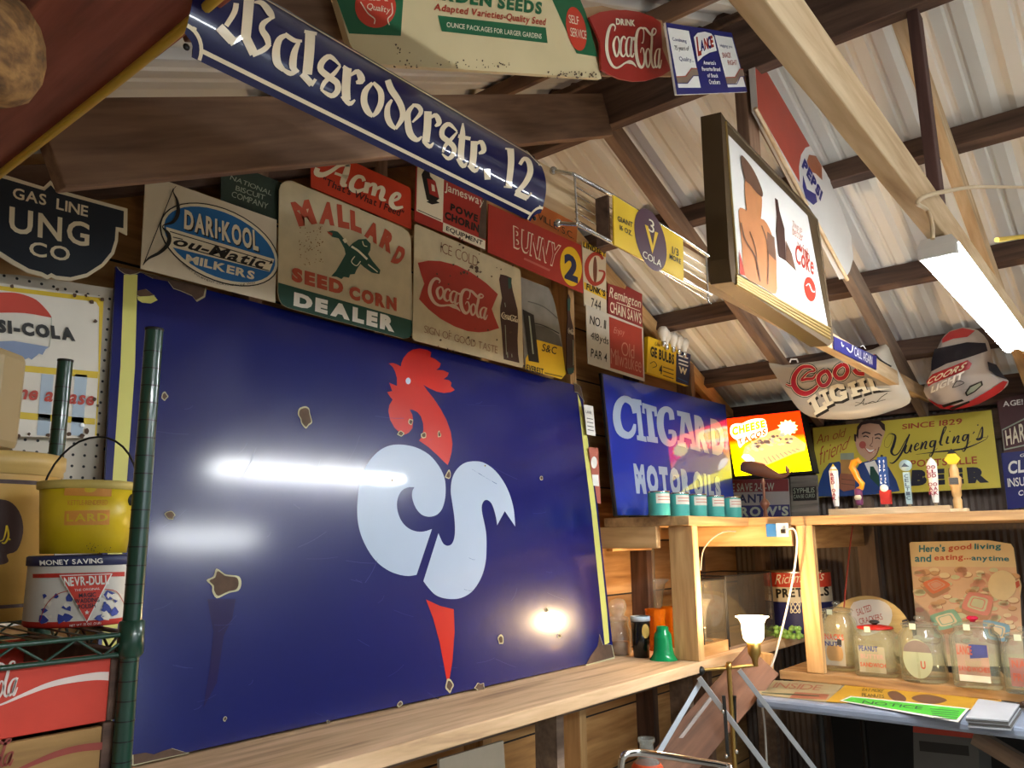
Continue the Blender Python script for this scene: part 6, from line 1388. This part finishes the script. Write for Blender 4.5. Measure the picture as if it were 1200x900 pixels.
for q, m1, m2 in (([(300, 475), (440, 420), (570, 490), (400, 580)], paint('orange tin print', '#e0825a'), cols[1]), ([(640, 700), (710, 545), (940, 595), (890, 775)], paint('pink tin print', '#de9484'), cols[3]), ([(360, 760), (590, 695), (680, 840), (440, 900)], paint('mint tin print', '#8fc0a0'), cols[2]), ([(830, 790), (1085, 840), (1060, 1000), (860, 960)], paint('sky tin print', '#8bbad0'), cols[2])):
    def rq(q, k):
        cx = sum(p[0] for p in q)/len(q); cy_ = sum(p[1] for p in q)/len(q); o = []
        q = [(cx+(x-cx)*k, cy_+(y-cy_)*k) for x, y in q]
        for i in range(len(q)):
            a_, b_, c_ = q[i-1], q[i], q[(i+1) % len(q)]
            o += [(b_[0]+(a_[0]-b_[0])*.22, b_[1]+(a_[1]-b_[1])*.22), (b_[0]+(a_[0]-b_[0])*.05+(c_[0]-b_[0])*.05, b_[1]+(a_[1]-b_[1])*.05+(c_[1]-b_[1])*.05), (b_[0]+(c_[0]-b_[0])*.22, b_[1]+(c_[1]-b_[1])*.22)]
        return W6(o)
    s.poly([(x, y+5) for x, y in rq(q, 1.02)], paint('shadow brown print', '#b98e6c'), 2.6); s.poly(rq(q, 1), m1, 3); s.poly(rq(q, .66), m2, 4); s.poly(rq(q, .5), m1, 5); s.poly(rq(q, .42), m2, 5.5); s.flush('printed_tin')
zell(s, W6, (1010, 495), 125, 130, 0, paint('cream disc', '#e6d6a8'), 6); s.poly(W6([(1125, 470), (1155, 455), (1165, 500), (1135, 525)]), PK, 7); s.done('cream_disc')
lz = min(min(v.z for v in s.pts), tray_low)-.001; print('LEDGE', min(v.z for v in s.pts), tray_low)
board('back_ledge', (4.08, 1.5, lz-.02), (4.08, -.6, lz-.02), .38, .036, W_SH, label='pine ledge behind the jars carrying the tray and the card poster', cat='shelf')
# glass jars
JG = thin_glass('jar glass', '#fcfdf9', '#dde0d4', body=.07)
def jar(px0, px1, top, bot, lab, sq, lid, X, prints, knob=None):
    cx = (px0+px1)/2; c = onx(cx, bot, X); c.z = JZ+.0006; w = (onx(px0, bot, X).y-onx(px1, bot, X).y)/2/.98
    H = onx(cx, top, X).z-c.z
    r = thing('glass_jar', lab, 'jar', c, 'glass counter jars on the low shelf')
    P = [(w*.94, 0), (w, .006), (w, H*.66), (w*.96, H*.73), (w*.78, H*.79), (w*.76, H*.84)]
    inn = [(w*.68, H*.84), (w*.70, H*.78), (w*.88, H*.71), (w*.93, H*.64), (w*.93, .022), (0, .018)]
    g = MB(); g.lathe([(0, 0)]+P+inn, c, JG, 40, sq=sq); g.build('body', r)
    g = MB(); lm = {'g': JG, 'r': mat('red tin lid', '#b3281f', rough=.35, vary=.05)}[lid]
    g.lathe([(0, H*.842), (w*.80, H*.842), (w*.84, H*.86), (w*.80, H*.885), (w*.3, H*.915), (0, H*.915)], c, lm, 32, sq=sq if lid == 'g' else None); g.build('lid', r)
    g = MB(); km = knob or JG; g.lathe([(0, H*.9155), (w*.10, H*.9155), (w*.12, H*.93), (w*.24, H*.955), (w*.24, H*.975), (w*.16, H), (0, H)], c, km, 18); g.build('knob', r)
    # sticker at the rim and fired-on print, on the side that faces into the room
    f = Vector((EYE.x-c.x, EYE.y-c.y, 0)).normalized(); sd = Vector((-f.y, f.x, 0))*-1
    fx = w*(sq[0]*.985 if sq else 1.0)
    g = MB(); q = c+Vector((-w*.845, 0, H*.86)); g.box((q.x-.001, q.y-.001, q.z-.012), (q.x+.0005, q.y+.022, q.z+.010), paint('cream sticker', '#dcdcb8')); g.build('sticker', r)
    front = c.x-fx-.0012
    k = 0
    for kind, data, m in prints:
        g = MB()
        if kind == 'p': g.poly([Vector((front-.0003*k, c.y+w*a, c.z+H*b_)) for a, b_ in data], m)
        else:
            V, F = layout(kind[1:], .03); (ya_, yb_, za, zb) = data
            g.add([Vector((front-.0003*k-.0004, c.y+w*(ya_+(yb_-ya_)*u), c.z+H*(za+(zb-za)*v))) for u, v in V], F, m)
        g.build('printed_label', r); k += 1
OR_ = mat('orange fired print', '#d05a3c', alpha=.75); BU = mat('blue fired print', '#2d3f86', alpha=.75); TNP = mat('tan fired print', '#c69a62', vary=.35, alpha=.85); PKP = mat('pink fired print', '#d8a79c', alpha=.7); PWJ = mat('pale fired print', '#d9d4c6', alpha=.5)
SQ = (.92, .92, 5)
nut = [(.45*math.cos(t), .26+.13*math.sin(t)+.02*math.sin(3*t)) for t in [6.2832*i/18 for i in range(18)]]
jar(966, 1008, 705, 790, 'tall square glass jar with orange and blue print, leftmost of the jars', SQ, 'g', 3.72, [('p', [(-.55, .08), (.5, .08), (.6, .2), (.55, .5), (-.55, .5)], PWJ), ('tSNACKS', (.62, -.55, .45, .54), OR_), ('tNUTS', (.5, -.4, .36, .43), BU), ('p', nut, TNP), ('p', [(-.15, .38), (-.4, .38), (-.42, .46), (-.2, .47)], NI)])
jar(1006, 1056, 727, 797, 'square glass jar with a flat red lid, second from the left', (.95, .95, 6), 'r', 3.66, [('p', [(-.6, .08), (.6, .08), (.6, .55), (-.6, .55)], mat('pale cream print', '#d9cfae', alpha=.5)), ('tPEANUT', (.55, -.3, .46, .56), BU), ('tBUTTER', (.5, -.55, .33, .41), PKP), ('tSANDWICH', (.55, -.6, .18, .26), OR_)], paint('black knob', '#23211f'))
jar(1058, 1112, 722, 800, 'round-faced glass jar in the middle of the row', (1.0, .96, 2.6), 'g', 3.62, [('p', [(.62*math.cos(t), .37+.30*math.sin(t)) for t in [6.2832*i/28 for i in range(28)]], mat('pale green print', '#c9cba2', alpha=.7)), ('p', [(.58*math.cos(t), .47+.18*math.sin(t)) for t in [3.1416*i/14 for i in range(15)]], mat('mauve brown print', '#9a8379', vary=.3, alpha=.7)), ('tU', (-.1, -.3, .22, .34), OR_)])
jar(1120, 1178, 722, 805, 'square glass jar with a red glass knob, fourth from the left', (.95, .95, 6), 'g', 3.60, [('p', [(-.62, .10), (.62, .10), (.62, .62), (-.62, .62)], mat('faded rose jar print', '#dba58c', alpha=.55)), ('p', [(-.6, .45), (.1, .42), (.1, .62), (-.6, .62)], BU), ('tLANCE', (.6, 0, .47, .60), OR_), ('tSANDWICHES', (.6, -.6, .24, .31), OR_), ('p', [(-.6, .10), (.6, .10), (.6, .19), (-.6, .19)], CREAMINK)], mat('red glass knob', '#b3203a', rough=.1, vary=0))
jar(1180, 1236, 735, 812, 'glass jar with red print cut by the right edge', (.95, .95, 6), 'g', 3.56, [('p', [(-.6, .12), (.6, .12), (.6, .55), (-.6, .55)], mat('rose fired print', '#c97a6c', vary=.25, alpha=.6)), ('tNABS', (.5, -.5, .40, .52), OR_), ('tFRESH', (.5, -.5, .2, .32), OR_)])

# ================================================================ LEFT: WIRE RACK, CANS, CRATES, BEAM
GRN = mat('dark green epoxy', '#123b2c', rough=.3, vary=.08, coat=.4)
PA, PB = Vector((.553, 1.125, 0)), Vector((.580, 1.50, 0)); TOPZ = 1.76
SHZ = 1.336
SHL0 = 3*ony(125, 845, 1.135).z-2*ony(125, 766, 1.135).z-.012
r = thing('wire_shelving', 'dark green wire shelving unit holding the buckets and crates', 'shelving', (.1, 1.3, 0))
for P_, top in ((PA, TOPZ), (PB, 1.775), (PA+Vector((-.9, 0, 0)), TOPZ), (PB+Vector((-.9, 0, 0)), 1.765)):
    g = MB(); g.tube([P_, P_+Vector((0, 0, top))], .0125, GRN, 16)
    for k in range(3, int(top/.0254)): g.lathe([(.0128, k*.0254), (.0128, k*.0254+.0016)], P_, M_IRON, 14)
    g.build('post', r)
    g = MB(); g.lathe([(.0124, top), (.0132, top+.001), (.0132, top+.004), (0, top+.006)], P_, M_BLACK, 16); g.build('post_cap', r)
for sz in (SHZ, SHL0, .5):
    for P_ in (PA, PB):
        g = MB(); g.lathe([(.0135, sz-.035), (.0175, sz-.030), (.0165, sz+.012), (.0135, sz+.014)], P_, GRN, 16); g.build('collar', r)
    corners = [PA+Vector((0, 0, sz)), PB+Vector((0, 0, sz)), PB+Vector((-.9, 0, sz)), PA+Vector((-.9, 0, sz))]
    for a, b_ in zip(corners, corners[1:]+corners[:1]):
        for dz in (-.004, -.030):
            g = MB(); g.tube([a+Vector((0, 0, dz)), b_+Vector((0, 0, dz))], .0035, GRN, 8); g.build('rim_wire', r)
        n = max(4, int((b_-a).length/.035)); g = MB(); g.tube([a+(b_-a)*(i/n)+Vector((0, 0, -.005 if i % 2 else -.029)) for i in range(n+1)], .0022, GRN, 6); g.build('truss_wire', r)
    for k in range(1, 28):
        x = -.03*k-.0; g = MB(); g.tube([PA+Vector((x, 0, sz-.002)), PB+Vector((x, 0, sz-.002))], .0016, GRN, 6); g.build('shelf_wire', r)
SH0 = SHZ+.0006
# ---- polish can with the lard pail on top
def can_c(px, py, z): return onz(px, py, z)
c = onz(92, 722, SH0); c = EYE+ray(91, 730)*1.20; c.z = SH0; RN = 56.5*1.20/935
zt = (EYE+ray(91, 662)*1.15).z
r = thing('polish_can', 'white, red and blue polish can with navy lid under the yellow pail', 'can', c)
H_ = zt-SH0
g = MB(); g.lathe([(0, 0), (RN*.97, 0), (RN, .003), (RN, H_*.10)], c, M_RED, 40); g.lathe([(RN, H_*.10), (RN, H_)], c, mat('white tin paint', '#cdc9bf', rough=.35, vary=.08), 40); g.build('body', r)
g = MB(); g.lathe([(RN+.0006, H_*.985), (RN+.0025, H_*.99), (RN+.0025, H_*1.13), (RN, H_*1.15), (0, H_*1.15)], c, paint('navy lid', '#252c55'), 40); g.build('lid', r)
s = CylArt(r, CylPlane(c, RN)); z3 = ZT(0, 600, 3)
s.poly(z3([(115, 218), (438, 210), (438, 226), (115, 232)]), M_RED, 1.5)
rn = random.Random(4)
for k in range(26):
    x_, y_ = (rn.uniform(150, 245), rn.uniform(290, 385)) if k % 2 else (rn.uniform(350, 425), rn.uniform(280, 375))
    q = rn.uniform(7, 20); s.poly(z3([(x_+q*rn.uniform(.4, 1.3)*math.cos(t), y_+q*rn.uniform(.4, 1.3)*math.sin(t)) for t in (0, 1, 2, 3, 4, 5)]), paint('blue cartoon print', '#2f3f8f') if k % 3 else PW, 1+.1*k/3)
s.flush('blue_print'); s.pen(z3([(140, 385), (160, 330), (200, 290), (250, 275)]), .8, M_RED, 3); s.pen(z3([(360, 270), (410, 280), (435, 320)]), .8, M_RED, 3)
s.poly(z3([(208, 222), (396, 216), (306, 390)]), WHITEINK, 6); s.poly(z3([(214, 225), (390, 219), (305, 384)]), paint('vermilion print', '#cf3a2a'), 7); s.flush('red_triangle')
s.text('NEVR-DULL', *z3([(226, 262), (384, 254), (224, 230)]), WHITEINK, L=9, w=.03); s.text('MAGIC', *z3([(278, 302), (338, 298), (277, 286)]), NI, L=9, w=.02); s.text('WADDING', *z3([(262, 322), (350, 316), (261, 306)]), NI, L=9, w=.02); s.text('POLISH', *z3([(275, 342), (336, 336), (274, 326)]), NI, L=9, w=.02); s.text('THE ORIGINAL', *z3([(262, 279), (352, 273), (262, 271)]), WHITEINK, L=9)
s.poly(z3([(306+ (9 if i % 2 == 0 else 4)*math.cos(math.radians(-90+36*i)), 353+(9 if i % 2 == 0 else 4)*math.sin(math.radians(-90+36*i))) for i in range(10)]), WHITEINK, 9)
s.text('NET WT. 32 OZ. (2 LB)', *z3([(245, 406), (355, 396), (245, 396)]), WHITEINK, L=2)
s.done()
s = CylArt(r, CylPlane(c, RN+.0025)); s.text('MONEY SAVING', *z3([(140, 188), (362, 180), (138, 170)]), WHITEINK, L=2, w=.02); s.done()
pc = Vector((c.x, c.y, c.z+H_*1.15+.0008)); ptop = (EYE+ray(97, 562)*1.17).z; PH = ptop-pc.z; r0, r1 = 46*1.20/935, 53.5*1.20/935
r = thing('lard_pail', 'yellow tapered lard pail with wire handle standing on the polish can', 'pail', pc)
YPL = mat('yellow pail paint', '#d3b51c', rough=.35, vary=.10, vscale=12)
g = MB(); g.lathe([(0, .002), (r0, .002), (r1, PH), (r1-.0015, PH), (r0-.0015, .004), (0, .004)], pc, YPL, 44); g.build('body', r)
g = MB(); g.lathe([(r1, PH-.012), (r1+.003, PH-.010), (r1+.003, PH), (r1-.002, PH+.001)], pc, paint('tan pail rim', '#c9b260'), 44); g.build('rim', r)
hv = Vector((CR.x, CR.y, 0)).normalized(); hp = []
for i in range(17):
    t = math.pi*i/16; hp.append(pc+hv*(-(r1+.006)*math.cos(t))+Vector((0, 0, PH*.78+.098*math.sin(t)))-Vector((_f.x, _f.y, 0)).normalized()*-.012*math.sin(t))
g = MB(); g.tube(hp, .0017, M_IRON, 8); g.build('wire_handle', r)
for sgn in (-1, 1): g = MB(); g.lathe([(0, 0), (.010, 0), (.009, .004), (0, .006)], pc+hv*(sgn*(r1-.0055))+Vector((0, 0, PH*.76)), M_IRON, 14, axis=hv*sgn); g.build('handle_lug', r)
s = CylArt(r, CylPlane(pc, r0, r1, PH)); z4 = ZT(0, 400, 4); OLB = paint('worn orange label', '#d9933a', vary=.25)
for q in ([(305, 668), (525, 672), (522, 728), (300, 722)], [(303, 795), (515, 790), (512, 860), (300, 862)]): s.poly(z4(q), OLB, 1); s.flush('orange_label')
s.poly(z4(sp2([(400, 685), (440, 680), (452, 695), (430, 708), (400, 705)], 3, True)), YPL, 2); s.text('KETTLE-RENDERED', *z4([(318, 768), (505, 766), (318, 745)]), OLB, L=2); s.text('LARD', *z4([(312, 845), (505, 842), (312, 808)]), YPL, L=3, w=.03)
specks(s, z3([(300, 110)])[0]+z3([(390, 155)])[0], 30, .8, M_RUST, 3, 7); s.flush('rust_spots'); s.done()
# ---- big tan chip can and the beige case on its lid
cc = EYE+ray(-28, 728)*1.30; cc.z = SH0; RC = 73*1.30/935; top = (EYE+ray(-28, 528)*1.28).z; HC = top-SH0
r = thing('chip_can', 'tall tan snack can with dark brown emblem at the far left of the rack', 'can', cc)
TAN = mat('tan can paint', '#c39a4a', rough=.4, vary=.06); BRN = paint('dark brown print', '#3a1f17')
g = MB(); g.lathe([(0, 0), (RC, 0), (RC, HC*.88)], cc, TAN, 48); g.build('body', r)
g = MB(); g.lathe([(RC+.001, HC*.86), (RC+.004, HC*.865), (RC+.003, HC*.9), (RC+.006, HC*.91), (RC+.006, HC*.99), (RC, HC), (0, HC)], cc, mat('pale tan lid', '#cfae68', rough=.4, vary=.08), 48); g.build('lid', r)
g = MB(); g.lathe([(RC+.0006, HC*.80), (RC+.0006, HC*.825)], cc, BRN, 48); g.build('brown_band', r)
g = MB(); g.lathe([(RC+.0006, HC*.075), (RC+.0006, HC*.095)], cc, BRN, 48); g.build('brown_band', r)
s = CylArt(r, CylPlane(cc, RC)); s.poly(sp2([(-30, 585), (0, 585), (15, 590), (25, 605), (27, 625), (20, 645), (8, 650), (10, 658), (0, 662), (-30, 665)], 3, True), BRN, 2); s.flush('brown_emblem'); s.pen([(0, 634), (4, 632), (7, 622), (8, 616), (10, 628), (6, 636), (2, 636)], [1, 1.4, 2, 2, 2.4, 2, 1], YPL, 4); s.pen([(11, 631), (11.5, 633)], 2, YPL, 4); s.pen([(-40, 636), (-20, 616), (-10, 634), (0, 634)], 2, YPL, 4); s.done()
a = EYE+ray(12, 470)*1.29
r = thing('beige_case', 'beige metal case with rounded corners standing on the tan can', 'case', (a.x-.06, a.y, top+.001))
fx_ = Vector((CR.x, CR.y, 0)).normalized(); zz1 = (EYE+ray(8, 402)*1.26).z
g = MB(); g.obox(Vector((a.x, a.y, (top+.001+zz1)/2))-fx_*.055, fx_*.11, Vector((_f.x, _f.y, 0)).normalized()*.08, (0, 0, zz1-top-.001), mat('beige enamel case', '#a8946c', rough=.45, vary=.06), .014); g.build('body', r)
g = MB(); q = Vector((a.x, a.y, (top+zz1)/2+.003))-fx_*.056-Vector((_f.x, _f.y, 0)).normalized()*.0405; g.obox(q, fx_*.075, Vector((_f.x, _f.y, 0)).normalized()*.002, (0, 0, (zz1-top)*.72), mat('grey front panel', '#8f8a80', rough=.5), .002); g.build('front_panel', r)
# ---- soda crates under the shelf
def crate(zb, zt_, xr_, yf, m, ink, lab, label_px):
    L_c, D_c = .46, .30
    r = thing('soda_crate', lab, 'crate', (xr_-L_c/2, yf+D_c/2, zb), 'wooden soda crates on the rack')
    h = zt_-zb; t = .011
    g = MB(); g.box((xr_-L_c, yf, zb), (xr_-.014, yf+t, zt_), m, .0015); g.build('front_board', r)
    g = MB(); g.box((xr_-L_c, yf+D_c-t, zb), (xr_-.014, yf+D_c, zt_), m, .0015); g.build('back_board', r)
    for x in (xr_-.014, xr_-L_c-.004):
        g = MB(); g.box((x, yf-.001, zb), (x+.016, yf+D_c+.001, zt_+.004), W_DARK, .002); g.build('end_board', r)
    g = MB(); g.box((xr_-L_c, yf+t, zb), (xr_-.014, yf+D_c-t, zb+.008), W_GREY); g.build('bottom', r)
    for k in range(1, 4):
        g = MB(); x = xr_-.014-k*(L_c-.03)/4; g.box((x-.003, yf+t, zb+.009), (x+.003, yf+D_c-t, zt_-.015), W_GREY); g.build('divider', r)
    s = Curved(r, plane_y(yf), None); s.bulge = None
    for kind, q in label_px:
        if kind == 'coke': coke(s, *q, ink)
        else: s.pen(*q, ink, 1)
    s.done()
yc = 1.135; c9 = ZT(0, 720, 5)
zA, zB = ony(125, 766, yc).z, ony(125, 845, yc).z; xe = ony(140, 800, yc).x
crate(zB, zA, xe, yc, mat('worn red crate paint', '#c63a26', rough=.6, vary=.15, vscale=18), paint('chalky white print', '#e0cfc6', vary=.1), 'red soda crate with a white wave, right under the shelf', [('coke', c9([(-330, 560), (95, 470), (-290, 330)])), ('p', (c9([(-120, 560), (0, 530), (140, 470), (280, 415), (420, 382), (560, 362), (636, 362)]), [1, 2, 4, 6, 7.5, 9, 10]))])
zC = zB-.0055; zD = zC-(zA-zB); xe2 = ony(131, 870, yc).x
crate(zD, zC, xe2, yc, wood('raw crate pine', '#a9834f', '#6e4f2e', '#92703f'), paint('dull red print', '#8f3a2e', vary=.2), 'bare wooden soda crate with a faded red wave, below the red one', [('coke', c9([(-330, 950), (70, 880), (-290, 770)])), ('p', (c9([(-100, 990), (60, 930), (180, 878), (320, 822), (460, 785), (600, 770)]), [1, 3, 5, 7, 8, 9]))])
crate(zD-.0055-(zA-zB), zD-.0055, xe2-.01, yc, wood('raw crate pine', '#a9834f', '#6e4f2e'), paint('dull red print', '#8f3a2e'), 'bare wooden soda crate at the bottom of the stack', [])
SHL = zD-.0055-(zA-zB)
# ---- red beam, log end and yellow cable at upper left
board('red_beam', (.385, WY-.08, 2.20), (.385, -1.5, 2.20), .15, .20, W_RED, label='red brown painted beam running overhead at the upper left')
r = thing('log_end', 'round weathered log end sticking out at the upper left corner', 'log', depth(-60, 60, .80))
g = MB(); a, b_ = depth(24, 62, .80), depth(-350, 10, .80); d = (b_-a).normalized(); kk = .80/935
g.tube([a-d*.004, a, a+d*.008, a+d*.03, a+d*.3], [kk*34, kk*52, kk*62, kk*68, kk*72], wood('yellow brown log', '#9c7440', '#35230f', '#6b4a24', axis='X', fine=2.6), 14); g.build('log', r)
cord('yellow_cable', 'yellow electrical cable stapled along the red brown beam', [(.448, 1.9, 2.092), (.447, 1.4, 2.0915), (.445, 1.0, 2.0915), (.437, .72, 2.0915), (.43, .45, 2.0915), (.42, .1, 2.0915)], .0065, mat('yellow cable sheath', '#c9a436', rough=.45), 'cable')
